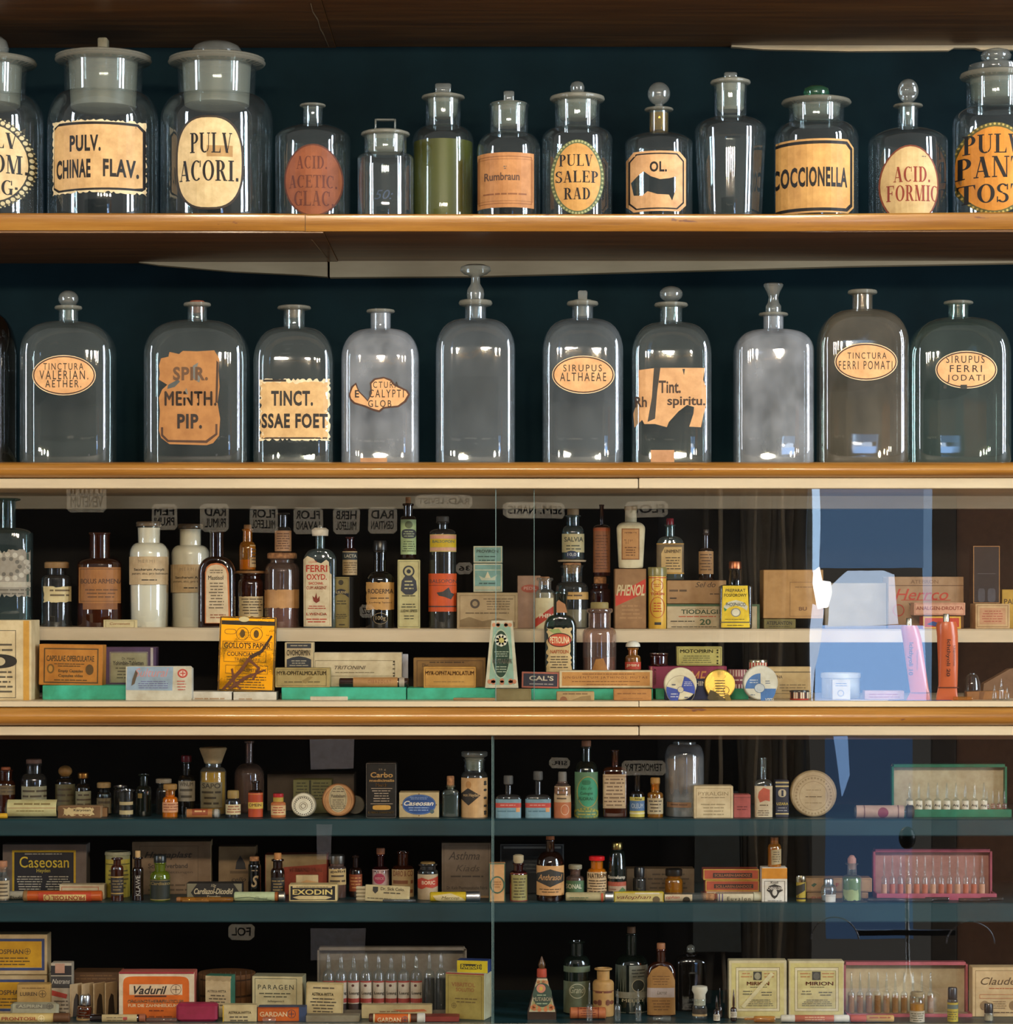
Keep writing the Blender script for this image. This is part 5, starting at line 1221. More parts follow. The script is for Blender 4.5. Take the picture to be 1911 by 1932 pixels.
bot('dark red jar with glass lid behind the maroon carton', 1243, 17, 1232, None, 0.095, 15, 1236, 1240, zb=1257, g='wine', lip=3, lh=4, cat='jar', group=GF, fill=(1240, 'l#2c0c10:0.9', 'dark_ointment'))
FB('olive-yellow carton with a plaited border, on top of the maroon carton', 1277, 1220, 1362, 1256, 0.09, 0.02, '#a59a55', [('f', 1279, 1222, 1360, 1254, 0.9, '#6a6436'), ('t', 'MOTOPIRIN', 1283, 1225, 1345, 1232, '#4c4a2c', 'b'), ('l', 1284, 1236, 1345, 1252, 4, '#5c582f'), ('dots', 1353, 1226, 1354, 1252, 10, 1.6, '#6a6436')])
FB('navy carton with white capitals wedged behind the round tins', 1254, 1281, 1346, 1330, 0.04, 0.012, '#2c3560', [('r', 1254, 1281, 1270, 1300, '#b09a6a'), ('t', 'CHING', 1302, 1285, 1342, 1294, '#d0cdc4', 'b')], sh='F')
can('tin with maroon vertical stripes standing by the maroon carton', 1391, 18, 1263, None, 0.09, '#8a4c50', [('r', x, 1264, x + 2, 1276, '#c0a89a') for x in range(1373, 1410, 5)] + [('so', 1376, 1277, 1406, 1290, '#6a2c34', 3), ('l', 1380, 1280, 1402, 1287, 1, '#b8a094')] + [('r', x, 1291, x + 2, 1299, '#c0a89a') for x in range(1373, 1410, 5)], zb=1300, group=GF)
can('red and white striped tin with open steel rim, above the blue-quartered disc', 1430, 17, 1247, None, 0.095, '#a83426', [('r', x, 1250, x + 2.4, 1260, '#c9b9a0') for x in range(1413, 1448, 5)] + [('r', 1410, 1262, 1450, 1264, '#c9b9a0'), ('t', 'ITPHEN', 1420, 1266, 1442, 1271, '#d0bfa4', 'b'), ('l', 1416, 1275, 1444, 1285, 2, '#c9b9a0')], lid=(1250, 'm#a8a08a'), zb=1300, group=GF)
FB('tan carton with a ruled heading, behind the striped tins', 1449, 1258, 1530, 1330, 0.09, 0.025, '#b39a6c', [('r', 1449, 1267, 1530, 1269, '#6a5a3e'), ('t', 'SANINA', 1452, 1274, 1476, 1280, '#4c4030', 'b'), ('l', 1470, 1290, 1520, 1306, 3, '#7a6848'), ('r', 1449, 1308, 1530, 1309, '#6a5a3e')], sh='F')
can('small tin with red, black and white stripes at the floor edge', 1508, 18, 1304, 'F', 0.045, '#a83a2c', [('r', x, 1306, x + 3, 1318, c) for x, c in zip(range(1490, 1527, 4), ['#c9bda4', '#2c2822', '#c9bda4'] * 4)] + [('t', 'CO. KINO', 1492, 1321, 1524, 1327, '#cfae98', 'b')], lid=(1306, '~#2c2520'), group=GF)
BLUE, CRW = '#3b5488', '#cdc3a4'
def quarters(cx, cy, r, rot, c):
    out = []
    for q in (rot, rot + 180):
        out.append(('p', [(cx, cy)] + [(cx + r * math.cos(math.radians(q + a)), cy + r * math.sin(math.radians(q + a))) for a in range(0, 91, 9)], c))
    return out
disc('round tin with cream and blue quarters tilted to one side, nearest the orange-tan carton', 1284, 31, 'F', 0.024, 0.012, CRW, quarters(1284, 1303, 27, -75, '#35489a') + [('oo', 1256, 1275, 1312, 1331, 0.8, '#8a8068'), ('o', 1278, 1296, 1290, 1308, '#c9c0a8'), ('oo', 1278, 1296, 1290, 1308, 0.8, '#5a5a6a'), ('l', 1290, 1286, 1306, 1296, 3, '#b9bccc'), ('l', 1264, 1308, 1280, 1318, 2, '#b9bccc'), ('l', 1266, 1290, 1276, 1296, 1, '#5a5a6a'), ('l', 1290, 1314, 1302, 1320, 1, '#5a5a6a')], group='round tins standing on edge')
disc('round gold tin with a dark engraved scene, between two blue and cream discs', 1358, 29.5, 'F', 0.024, 0.012, 'm#c3a352', [('p', [(1334, 1318), (1340, 1302), (1350, 1306), (1362, 1316), (1376, 1322), (1366, 1328), (1350, 1330)], '#4a3c1c')] + [('r', 1348 + i * 0.5, 1284 + i * 5, 1368, 1286 + i * 5, '#5c4a1e') for i in range(7)] + [('oo', 1364, 1296, 1376, 1310, 1, '#5c4a1e'), ('p', [(1366, 1312), (1374, 1310), (1380, 1322), (1370, 1326)], '#7a6428')], group='round tins standing on edge', rim='m#a88a44')
disc('round tin with white and blue quarters, largest of the three', 1435, 33, 'F', 0.024, 0.012, '#c6c3b2', quarters(1435, 1300, 29, 0, '#3f6aa0') + [('o', 1423, 1290, 1443, 1308, '#b4bcc0'), ('oo', 1423, 1290, 1443, 1308, 0.9, '#46607c'), ('t', 'XPERI', 1442, 1318, 1460, 1328, '#c9ccc8', 'i'), ('l', 1412, 1282, 1432, 1291, 2, '#b4c0c8'), ('l', 1442, 1284, 1456, 1292, 2, '#5a6a7c'), ('l', 1414, 1310, 1426, 1314, 1, '#5a6a7c')], group='round tins standing on edge', rim='#b9b5a4')
can('wide pale grey pot with lid, washed by the blue reflection', 1586, 36, 1271, 'F', 0.1, '#b4b6ac', lid=(1279, '#c4c4ba'), name='lidded_pot', cat='pot', part='pot_body', group=GF)
FB('pale upright carton in front of the grey pot', 1570, 1282, 1604, 1330, 0.04, 0.012, '#c3bba8', [('l', 1574, 1288, 1600, 1296, 2, '#6a7894'), ('oo', 1580, 1302, 1592, 1314, 1, '#6a7894'), ('l', 1574, 1318, 1600, 1324, 2, '#9a8c98')], sh='F')
FB('low pinkish carton near the foot of the slanting orange tube', 1631, 1303, 1706, 1329, 0.05, 0.02, '#b8948c', [('l', 1636, 1308, 1700, 1318, 2, '#96505a'), ('r', 1636, 1322, 1700, 1324, '#96505a')], sh='F')
FB('long thin white carton lying at the very front edge', 1604, 1322, 1674, 1331, 0.013, 0.012, '#c4b8b0', [('l', 1608, 1324, 1668, 1329, 1, '#a04a58')], sh='F')
FB('long thin blue carton with cream ends lying before the orange tubes', 1678, 1322, 1796, 1331, 0.013, 0.012, '#34437c', [('r', 1678, 1322, 1692, 1331, '#c9b98a'), ('r', 1782, 1322, 1796, 1331, '#c9b98a'), ('l', 1698, 1324, 1776, 1329, 2, '#a8b0c8')], sh='F')
def squeeze(label, pts, cap, txt, Y):
    """metal ointment tube standing on its crimp: centre line rows with half widths"""
    z0 = FL['F']
    s = sc(Y)
    x0 = pts[-1][0]
    root = thing('ointment_tube', label, 'tube', (PX(x0, Y), Y, z0), 'orange ointment tubes standing on their crimped ends')
    mb = MB()
    rr = []
    n = 24
    for i, (x, y, hw, kd) in enumerate(pts):
        j = random.Random(i + int(x)).uniform(-0.6, 0.6)
        z = 0 if i == len(pts) - 1 else PZ(y, Y) - z0
        rr.append([((x - x0 + j) * s + hw * s * math.cos(2 * math.pi * q / n), hw * kd * s * math.sin(2 * math.pi * q / n), z) for q in range(n)])
    rr.reverse()
    mb.rings(rr, '~#b5562e')
    mb.build('tube_body', root, 50)
    xc, y0, y1, hw = cap
    mb = MB()
    mb.lathe([((hw + 8) * s, PZ(y1, Y) - z0 - 0.002), ((hw + 3) * s, PZ(y1, Y) - z0), (hw * s, PZ(y1, Y) - z0 + 0.0006), (hw * s, PZ(y0, Y) - z0 - 0.001), (hw * 0.8 * s, PZ(y0, Y) - z0)], 'm#b8b2a2', 18, at=((xc - x0) * s, 0, 0))
    mb.build('cap', root, 40)
    def prof(py):
        for a, b in zip(pts, pts[1:]):
            if a[1] <= py <= b[1]:
                t = (py - a[1]) / (b[1] - a[1])
                return [a[q] + (b[q] - a[q]) * t for q in (0, 2, 3)]
        return pts[-1][0], pts[-1][2], pts[-1][3]
    def to3(px, py, off):
        x, hw_, kd = prof(py)
        u = max(-0.95, min(0.95, (px - x) / hw_))
        return ((px - x0) * s, -(hw_ * kd * s * math.sqrt(1 - u * u) + off * 2 + 0.0006), PZ(py, Y) - z0)
    put_art(txt, to3, root, 'print', 6)
squeeze('orange ointment tube leaning slightly, bleached pink toward its crimp', [(1715, 1180, 15, 0.9), (1716, 1186, 17, 0.85), (1720, 1205, 18, 0.75), (1727, 1250, 18, 0.55), (1734, 1300, 18, 0.25), (1735, 1306, 18, 0.2), (1733, 1318, 22, 0.12), (1732, 1327, 22, 0.1)], (1715, 1166, 1181, 6), [('tv', 'Ichthyoli 10', 1711, 1212, 1721, 1274, '#4a2a1e', 'b'), ('tv', 'Unguentum', 1726, 1226, 1731, 1264, '#5a3424', ''), ('r', 1718, 1306, 1752, 1308, '#7a3c24')], 0.04)
squeeze('orange ointment tube standing upright, crumpled and deeper in colour', [(1786, 1173, 17, 0.9), (1786, 1180, 20, 0.85), (1787, 1200, 20, 0.75), (1788, 1250, 19, 0.55), (1788, 1292, 18, 0.3), (1788, 1298, 18, 0.2), (1787, 1312, 20, 0.12), (1787, 1327, 21, 0.1)], (1785, 1158, 1174, 6), [('tv', 'Ichthyoli 20', 1782, 1206, 1791, 1276, '#4a2214', 'b'), ('tv', 'Unguentum', 1796, 1218, 1801, 1256, '#5a2a18', ''), ('r', 1768, 1296, 1808, 1298, '#5a2a1a')], 0.04)
lying('thin amber glass rod lying past the upright orange tube', 1798, 1834, 3.5, 'F', 0.03, [('glass_tube', 1798, 1834, 1, 'honey')], group=GF)
FB('crumpled brown kraft packet with a folded flap, near the clear ampoules', 1824, 1304, 1902, 1330, 0.05, 0.015, '#8f6238', [('p', [(1848, 1305), (1858, 1305), (1852, 1329), (1846, 1329)], '#6f4a2a')], sh='F', roll=-0.03)
FB('brown cardboard lid leaning at the back by the frame edge', 1852, 1262, 1960, 1330, 0.1, 0.02, '#6f5238', sh='F', poly=[(1852, 1330), (1960, 1330), (1960, 1256), (1905, 1262), (1856, 1290)])
bot('small dark blue domed bottle behind the kraft packet', 1834, 16, 1270, 'F', 0.085, 6, 1272, 1300, g='smoke', lip=0, lh=2, group=GF, fill=(1290, 'l#1c2834:0.8', 'dark_contents'))
for i, (x, tp) in enumerate(((1876, 1292), (1889, 1280), (1900, 1296))):
    amp(('clear ampoule standing before the kraft packet, shortest of three', 'clear ampoule standing before the kraft packet, tallest of three', 'clear ampoule standing before the kraft packet, nearest the frame edge')[i], x, tp, 5, 'F', 0.03, 'clear ampoules by the kraft packet')

# ---------------------------------------------------------------- lower glass case, teal shelf under the sill
G1 = 'small remedies on the teal shelf under the sill'
LBL, LBG = '#b7a680', '#8d8a70'
def T1(label, xc, hw, top, nk, ny, sy, Y=0.085, **k):
    k.setdefault('lip', 2); k.setdefault('lh', 4); k.setdefault('group', G1)
    return bot(label, xc, hw, top, k.pop('sh', None if 'zb' in k else 'T1'), Y, nk, ny, sy, **k)
def X1(label, x0, y0, x1, y1, Y, d, col, art=(), **k):
    k.setdefault('group', G1); k.setdefault('sh', 'T1')
    return bx(label, x0, y0, x1, y1, Y, d, col, art, **k)
def lab(x0, y0, x1, y1, c, n=4, ink='#4c4030', head=None):
    a = [('r', x0, y0, x1, y1, c)]
    if head:
        a.append(('t', head, x0 + 3, y0 + 2, x1 - 3, y0 + 2 + (y1 - y0) * 0.2, ink, 'b'))
    return a + [('l', x0 + 2, y0 + (y1 - y0) * (0.3 if head else 0.1), x1 - 2, y1 - 2, n, ink)]
T1('rusty amber bottle cut by the frame edge, beside the lying cream roll', 11, 18, 1452, 12, 1472, 1482, Y=0.14, g='amber', st=('cork', 9, 1447, '#8a4a2a'), fill=(1490, 'l#5a2a14:0.7', 'contents'), art=lab(-4, 1482, 30, 1500, '#6a5a40', 2))
T1('grey-glass bottle with pinkish ringed cap and olive label, behind the cream roll', 64, 25, 1440, 14, 1459, 1474, Y=0.14, g='smoke', extra=[('cap', 14.5, 1432, 1441, '#8a6a5c')], fill=(1480, 'l#3c3c38:0.7', 'contents'), art=lab(39, 1484, 89, 1530, LBG, 4))
T1('dim bottle with round cork stopper and olive label, past the cream roll', 123, 19, 1464, 11, 1468, 1478, Y=0.15, g='dark', extra=[('ball', 13, 1455, 11, '#7d5c30')], art=lab(103, 1480, 140, 1530, '#5f5b42', 4))
T1('dim bottle with copper-coloured cap and pale square label, behind the brown torn-label box', 157, 15, 1466, 6, 1478, 1490, Y=0.12, g='dark', extra=[('cap', 10, 1458, 1468, 'm#a8763c')], art=lab(142, 1493, 172, 1525, '#7d7a60', 3))
T1('small jar with rolled tan lid, next to the brown torn-label box', 196, 14, 1484, 10, 1494, 1502, Y=0.12, g='dark', extra=[('cap', 13, 1476, 1486, '#8a7048')], art=lab(182, 1506, 210, 1535, '#6a6048', 2))
T1('small clear jar with two paper strips, wide mouthed', 238, 13, 1489, 13, 1503, 1508, Y=0.085, g='smoke', lip=3, art=[('r', 225, 1513, 251, 1519, '#a89870'), ('r', 225, 1529, 251, 1537, '#a89870')])
T1('faint empty jar behind the one with two strips', 227, 14, 1482, 12, 1490, 1496, Y=0.14, g='smoke', lip=2)
T1('dark green bottle with narrow neck and a tiny tan patch', 271, 15, 1460, 7, 1482, 1494, Y=0.10, g='dkgreen', lip=4, fill=(1500, 'l#14241e:0.8', 'contents'), art=[('r', 260, 1497, 268, 1506, '#8a7a4c')])
T1('faded clear jar with ragged cloth cap, behind the orange bottle', 309, 15, 1476, 11, 1486, 1498, Y=0.13, g='smoke', extra=[('cap', 15, 1469, 1477, '#8a8070')])
T1('small bright orange bottle with tan stopper and pink label', 321, 15, 1488, 9, 1503, 1510, Y=0.075, g='honey', extra=[('cap', 13, 1479, 1489, '#8f6c3a')], fill=(1500, 'l#d8820c:0.85', 'orange_powder'), art=lab(306, 1514, 337, 1533, '#c08c64', 3, '#8a4a34'))
T1('dark bottle with maroon wax top and grey label', 352, 17, 1436, 8, 1462, 1474, Y=0.13, g='dark', extra=[('cap', 10, 1425, 1437, '~#6a1a28', 'wax_seal')], fill=(1470, '~#0e0b0a', 'contents'), art=lab(336, 1474, 366, 1512, '#8f887a', 2, '#4c463c', 'WINUM'))
T1('yellow-powder jar tied down with a big folded paper cap', 402, 25, 1436, 15, 1447, 1458, Y=0.12, g='vial', lip=2, fill=(1456, 'l#b98c1a:0.9', 'yellow_powder'), extra=[('prof', 'paper_cap', '#b7a078', [(16, 1440), (18, 1433), (26, 1412), (24, 1410)])], art=lab(378, 1476, 418, 1524, '#7a725a', 3, '#3c362a', 'SAPO'))
T1('faint pinkish flask with tall neck above the yellow jar row', 470, 28, 1398, 7, 1440, 1462, Y=0.16, g='pinkish', lip=3)
T1('small jar with tan lid and cream label, before the pinkish flask', 440, 14, 1498, 9, 1507, 1514, Y=0.075, g='smoke', extra=[('cap', 11, 1491, 1506, '#8c7440')], art=lab(425, 1518, 455, 1537, '#c0b088', 3, '#8a4a34'))
T1('red-labelled slim bottle with black neck', 482, 14, 1473, 6, 1490, 1496, Y=0.08, g='brown', fill=(1498, 'l#3a1008:0.8', 'contents'), art=[('r', 468, 1496, 496, 1542, '#a5401c'), ('r', 468, 1514, 496, 1526, '#c9a84a'), ('t', 'OMEIN', 470, 1516, 492, 1522, '#4a2414', 'b'), ('r', 468, 1498, 496, 1499, '#c08a4a')])
T1('squat orange-cream jar with red lid, between the red-labelled bottle and the white disc', 525, 14, 1502, 9.5, 1513, 1517, Y=0.08, g='#b0683a', cat='jar', lip=0, extra=[('cap', 10, 1497, 1504, '~#a02428', 'lid')], art=[('r', 515, 1505, 535, 1513, '#b0953c')] + lab(511, 1520, 539, 1538, '#c9a878', 3, '#a0402c'))
disc('white round box lid with black ring lettering, standing on edge', 572, 23, 'T1', 0.075, 0.02, '#d3ccb6', [('oo', 553, 1503, 591, 1541, 0.8, '#4a4438'), ('dots', 556, 1506, 588, 1538, 26, 1.3, '#33302a'), ('oo', 564, 1514, 580, 1530, 0.8, '#6a6458'), ('oo', 567, 1517, 577, 1527, 1.2, '#6a6458')], rim='#9a9078', group='round boxes standing on edge')
disc('round wooden box with a printed oval label, leaning beside the black tin', 638, 31, 'T1', 0.085, 0.02, '#a8784a', [('oo', 612, 1486, 664, 1539, 1, '#7d5632'), ('o', 620, 1483, 655, 1534, '#a89a78'), ('oo', 622, 1485, 653, 1532, 0.7, '#5a4c38'), ('t', 'Fussbalsam', 625, 1500, 651, 1506, '#3c3226', 'b'), ('l', 626, 1488, 650, 1497, 2, '#5a4c38'), ('l', 624, 1509, 652, 1528, 5, '#5a4c38')], rim='#8a5c34', group='round boxes standing on edge')
disc('dim grey disc peeping from behind the round wooden box', 670, 18, 'T1', 0.12, 0.012, '#5c584e', [], zb=None, rim='#4a463e', group='round boxes standing on edge')
X1('olive printed card box behind the white disc, two panels of small print', 553, 1471, 626, 1540, 0.14, 0.03, '#6a6840', [('l', 557, 1475, 582, 1510, 6, '#3c3c28'), ('l', 588, 1475, 622, 1510, 6, '#3c3c28'), ('r', 583, 1472, 587, 1510, '#33331f')])
X1('wide dark brown carton at the back of the shelf, behind the olive card', 504, 1460, 668, 1540, 0.18, 0.05, '#42362a')
bx('tall black and gold tin with rounded corners and a gilt panel', 690, 1439, 748, 1543, 0.075, 0.03, '~#1f1c1a', [('t', 'Carbo', 699, 1457, 741, 1467, '#a8824a', 'b'), ('t', 'medicinalis', 697, 1470, 744, 1475, '#a8824a', 'b'), ('t', 'Merck', 709, 1478, 731, 1484, '#9a7440', 'b'), ('r', 700, 1487, 740, 1488, '#a8927a'), ('l', 700, 1490, 739, 1514, 5, '#9a8a78'), ('r', 699, 1516, 741, 1517, '#a8927a'), ('so', 703, 1519, 737, 1528, '#b98a3a', 4), ('t', 'E. MERCK DARMSTADT', 695, 1531, 743, 1534.5, '#a8823a', 'b'), ('f', 691, 1440, 747, 1542, 0.6, '#6a625a'), ('t', '25 g', 714, 1450, 728, 1454, '#8a7a62', '')], sh='T1', name='flat_tin', cat='tin', part='tin_body', b=0.002, group=G1)
X1('cream box with a big dark blue oval label, beside the black tin', 753, 1495, 828, 1542, 0.075, 0.03, '#b3a077', [('so', 759, 1499, 822, 1537, '#2a4a82', 2.2), ('so2', 760, 1500, 821, 1536, 0.8, '#5a78a8', 2.2), ('t', 'Caseosan', 762, 1511, 818, 1520, '#d8d2c0', 'bi'), ('l', 768, 1503, 812, 1509, 2, '#8aa0c4'), ('l', 766, 1522, 814, 1531, 2, '#8aa0c4'), ('o', 811, 1527, 819, 1535, '#4a5a5c'), ('dots', 758, 1498, 823, 1539, 4, 1.5, '#7a5c34')])
T1('slim clear bottle with cork and dark contents, beside the blue oval box', 850, 16, 1481, 7, 1489, 1496, Y=0.085, g='greenish', sq=4, k=0.7, lip=2, st=('cork', 7, 1464), fill=(1500, 'l#2c3030:0.75', 'contents'))
T1('clear jar with wide flat glass stopper and tan label bearing a black diamond', 895, 25, 1432, 19, 1456, 1468, Y=0.09, g='clear', cat='jar', lip=2, st=('plug', 1454, [(8, 1433), (20, 1429), (25, 1426), (25, 1419), (22, 1417), (0.3, 1417)]), art=[('r', 870, 1468, 920, 1546, '#bd9768'), ('p', [(870, 1498), (883, 1487), (906, 1501), (884, 1520), (870, 1508)], '#2c2620'), ('t', 'von Heyden', 874, 1497, 903, 1505, '#a88c64', 'b'), ('o', 879, 1474, 889, 1488, '#a87c48'), ('dots', 914, 1476, 915, 1536, 12, 2.4, '#3a342c')])
for lb, x, y0, Y in (('blue and red labelled bottle, nearer the bright vertical glass edge', 959, 1463, 0.08), ('blue and red labelled bottle, nearer the rosy salve bottle', 1015, 1455, 0.082)):
    T1(lb, x, 24, y0 + 14, 6, 1498, 1506, Y=Y, g='smoke', sq=5, k=0.7, cone=0.7, extra=[('cap', 9, y0, y0 + 16, '#4a4a48', 'dropper_cap')], art=[('r', x - 25, 1508, x + 25, 1546, '#6f8f9c'), ('r', x - 25, 1515, x + 25, 1524, '#b0433a'), ('l', x - 20, 1517, x + 18, 1522, 1, '#c48a80'), ('l', x - 20, 1528, x + 16, 1534, 1, '#4c6a78'), ('r', x + 14, 1524, x + 21, 1532, '#c08a5a')])
T1('rosy salve bottle with ridged grey cap, cream over orange label', 1061, 16, 1474, 8, 1478, 1488, Y=0.08, g='pinkish', extra=[('cap', 8, 1456, 1475, '#6c6862')], art=[('r', 1045, 1484, 1077, 1514, '#b39a78'), ('l', 1047, 1488, 1075, 1511, 3, '#5c4a34'), ('r', 1045, 1514, 1077, 1545, '#a8623c'), ('oo', 1058, 1518, 1073, 1538, 0.9, '#c9a88a')])
T1('tall green-labelled bottle with gilt border and pinkish cork', 1106, 22, 1408, 9, 1436, 1456, Y=0.085, g='dkgreen', st=('cork', 9, 1397, '#9a7058'), lip=2, art=[('r', 1083, 1457, 1129, 1546, '#56785a'), ('o', 1091, 1467, 1127, 1522, '#3a8a68'), ('oo', 1089, 1465, 1129, 1524, 1.2, '#9a9048'), ('so', 1098, 1472, 1114, 1481, '#2c6a4c', 3), ('t', 'Eau de', 1096, 1484, 1116, 1490, '#24543c', 'i'), ('t', 'Cologne', 1095, 1494, 1118, 1501, '#24543c', 'b'), ('t', 'FLORAL', 1092, 1504, 1120, 1510, '#24543c', 'b'), ('dots', 1084, 1526, 1128, 1544, 22, 2.2, '#8a8a3c'), ('l', 1090, 1528, 1124, 1540, 2, '#a09a4c')])
T1('square amber bottle with cream framed label, beside the green-labelled one', 1160, 23, 1415, 6.5, 1446, 1456, Y=0.085, g='amber', sq=6, k=0.7, cone=0.7, lip=1, fill=(1470, 'l#4a160c:0.7', 'dark_tincture'), art=lab(1138, 1461, 1180, 1525, '#b09878', 8, '#6b5540') + [('f', 1139, 1463, 1179, 1523, 0.7, '#8a7456'), ('r', 1138, 1465, 1180, 1466, '#6b4a34')])
T1('small dark bottle with blue label between yellow bands', 1202, 14, 1459, 6, 1492, 1500, Y=0.08, g='dark', lip=1, art=[('r', 1188, 1504, 1216, 1542, '#b3a44c'), ('r', 1188, 1511, 1216, 1530, '#4c688c'), ('t', '30g', 1197, 1506, 1211, 1510, '#3c3a20', 'b'), ('t', 'OLEUM', 1192, 1516, 1213, 1525, '#a8b4c0', 'b'), ('r', 1188, 1533, 1216, 1536, '#c9c09a')])
T1('small brown bottle with tan cap and cream label, next to the blue-labelled one', 1236, 15, 1477, 8, 1494, 1500, Y=0.08, g='honey', lip=1, extra=[('cap', 9, 1467, 1478, '#9a7034')], fill=(1502, 'l#4a2a0c:0.8', 'contents'), art=lab(1222, 1506, 1251, 1536, '#a89878', 4))
bot('big clear round-shouldered jar holding knobbly dark brown roots', 1291, 37, 1400, 'T1', 0.1, 22, 1404, 1432, g='dusty', cat='jar', lip=0, lh=3, cone=0.8, group=G1, fill=(1512, 'l#2c4436:0.8', 'greenish_dregs'), art=[('r', 1260, 1514, 1304, 1524, '#8a6a50'), ('l', 1263, 1516, 1300, 1522, 1, '#5a4030')])
rn = random.Random(4)
rt = thing('dried_root', 'knobbly dark brown roots hanging inside the big clear round-shouldered jar', 'root', (PX(1291, 0.1), 0.1, FL['T1'] + 0.028))
for i in range(6):
    mb = MB()
    x = -0.016 + i * 0.0058
    mb.lathe([(0.001, 0.0 + 0.006 * (i % 2)), (0.0035, 0.006), (0.0045, 0.018), (0.004, 0.03), (0.0055, 0.038), (0.006, 0.046), (0.002, 0.052 - abs(i - 3) * 0.002)], '#8a6a4a', 10, at=(x, 0.004 * (i % 2), 0))
    mb.build('root_finger', rt, 60)
X1('cream carton with thin double frame and faded capitals, before the jar of roots', 1309, 1483, 1383, 1546, 0.062, 0.03, '#c0ae8a', [('f', 1313, 1487, 1379, 1543, 0.7, '#8d7c5c'), ('t', 'PYRALGIN', 1317, 1494, 1374, 1501, '#8d7c5c', ''), ('l', 1322, 1503, 1368, 1507, 1, '#8d7c5c'), ('l', 1322, 1515, 1370, 1540, 4, '#9a8a68')])
X1('small dusky red carton beside the cream double-framed one', 1384, 1499, 1416, 1546, 0.07, 0.025, '#9a4c48', [('r', 1384, 1504, 1416, 1505, '#6a2c2c'), ('l', 1388, 1520, 1412, 1530, 2, '#6a2c2c')])
T1('clear bottle with narrow neck, cream label and a red picture', 1440, 17, 1430, 6, 1470, 1482, Y=0.08, g='clear', sq=4, k=0.7, lip=1, art=[('r', 1423, 1483, 1457, 1542, '#b5a68a'), ('p', [(1430, 1504), (1432, 1494), (1440, 1486), (1452, 1490), (1452, 1512), (1444, 1510), (1434, 1514)], '#a8503c'), ('l', 1432, 1517, 1450, 1522, 1, '#5c4a38'), ('l', 1428, 1528, 1452, 1540, 3, '#5c4a38')])
X1('narrow navy carton with cream bands, before the big beige disc', 1463, 1472, 1488, 1547, 0.08, 0.02, '#23283c', [('r', 1463, 1475, 1488, 1478, '#b0a070'), ('r', 1463, 1482, 1488, 1485, '#b0a070'), ('so', 1468, 1489, 1483, 1504, '#b0a48a', 2.4), ('r', 1474, 1491, 1478, 1502, '#23283c'), ('t', 'UZARA', 1465, 1514, 1487, 1519, '#b09c4c', 'b'), ('l', 1466, 1522, 1486, 1532, 2, '#8a8a90'), ('r', 1463, 1534, 1488, 1536.5, '#b0a070'), ('r', 1463, 1542, 1488, 1546, '#b0a48a')])
disc('big round beige embossed lid standing on edge, largest disc of the lower case', 1535, 44, 'T1', 0.08, 0.015, '#a89474', [('oo', 1497, 1464, 1573, 1541, 0.9, '#8a7656'), ('oo', 1508, 1475, 1562, 1530, 0.9, '#8a7656'), ('dots', 1502, 1469, 1568, 1536, 34, 2, '#8d795a'), ('l', 1518, 1490, 1552, 1494, 1, '#8a7656'), ('l', 1514, 1502, 1556, 1507, 1, '#6f5c40'), ('l', 1516, 1514, 1554, 1518, 1, '#8a7656')], rim='#8f7c5c', group='round boxes standing on edge')
def tray(label, x0, y0, x1, y1, Y, sh, rim, inner, name='ampoule_box', zb=None, low=8, lean=-0.12, grp=None):
    """open ampoule carton: leaning lid behind, shallow tray in front"""
    s = sc(Y)
    z0 = zbase(sh, zb, Y)
    xc, W_, H = (x0 + x1) / 2, (x1 - x0) * s / 2, PZ(y0, Y) - z0
    root = thing(name, label, 'box', (PX(xc, Y), Y, z0), grp)
    mb = MB()
    mb.prism([(-W_, 0.0), (W_, 0.0), (W_ * 0.99, H * 0.95), (W_ * 0.96, H), (-W_ * 0.97, H), (-W_ * 0.99, H * 0.95)], 0.028, 0.03, inner)
    for a, b in ((-W_, -W_ + 0.0025), (W_ - 0.0025, W_)):
        mb.box(a, b, 0.016, 0.03, 0, H * 0.95, rim)
    mb.box(-W_ * 0.97, W_ * 0.96, 0.014, 0.03, H - 0.004, H, rim)
    mb.build('lid', root, 0)
    mb = MB()
    mb.box(-W_, W_, -0.014, 0.014, 0, 0.002, inner)
    mb.box(-W_, W_, -0.016, -0.014, 0, low * s, rim)
    mb.box(-W_, -W_ + 0.002, -0.014, 0.014, 0, low * s, rim)
    mb.box(W_ - 0.002, W_, -0.014, 0.014, 0, low * s, rim)
    mb.build('tray', root, 0)
    return root
tray('open teal-green ampoule carton with cream lining, behind the pink-banded tube', 1686, 1443, 1904, 1546, 0.1, 'T1', '#1f6a50', '#b6ab90', low=14, grp=G1)
zt1 = PYof(FL['T1'] + 0.0022, 0.1)
for i in range(9):
    x = 1716 + i * 17.5
    amp('clear ampoule with a white paper band standing in the teal-green carton', x, 1476, 6.5, None, 0.1, 'banded ampoules in the teal-green carton', liquid='l#c9c4b0:0.3', fy=1518, art=[('r', x - 6.5, 1511, x + 6.5, 1534, '#cfcabb'), ('t', 'Ang', x - 5, 1517, x + 5, 1523, '#33302c', 'b')], zb=zt1, neck=1506)
for i in range(4):
    amp('clear ampoule with reddish print standing in the teal-green carton', 1862 + i * 11, 1492, 4.5, None, 0.103, 'red-printed ampoules in the teal-green carton', art=[('l', 1858 + i * 11, 1516, 1866 + i * 11, 1530, 4, '#8c3440')], zb=zt1, neck=1514)
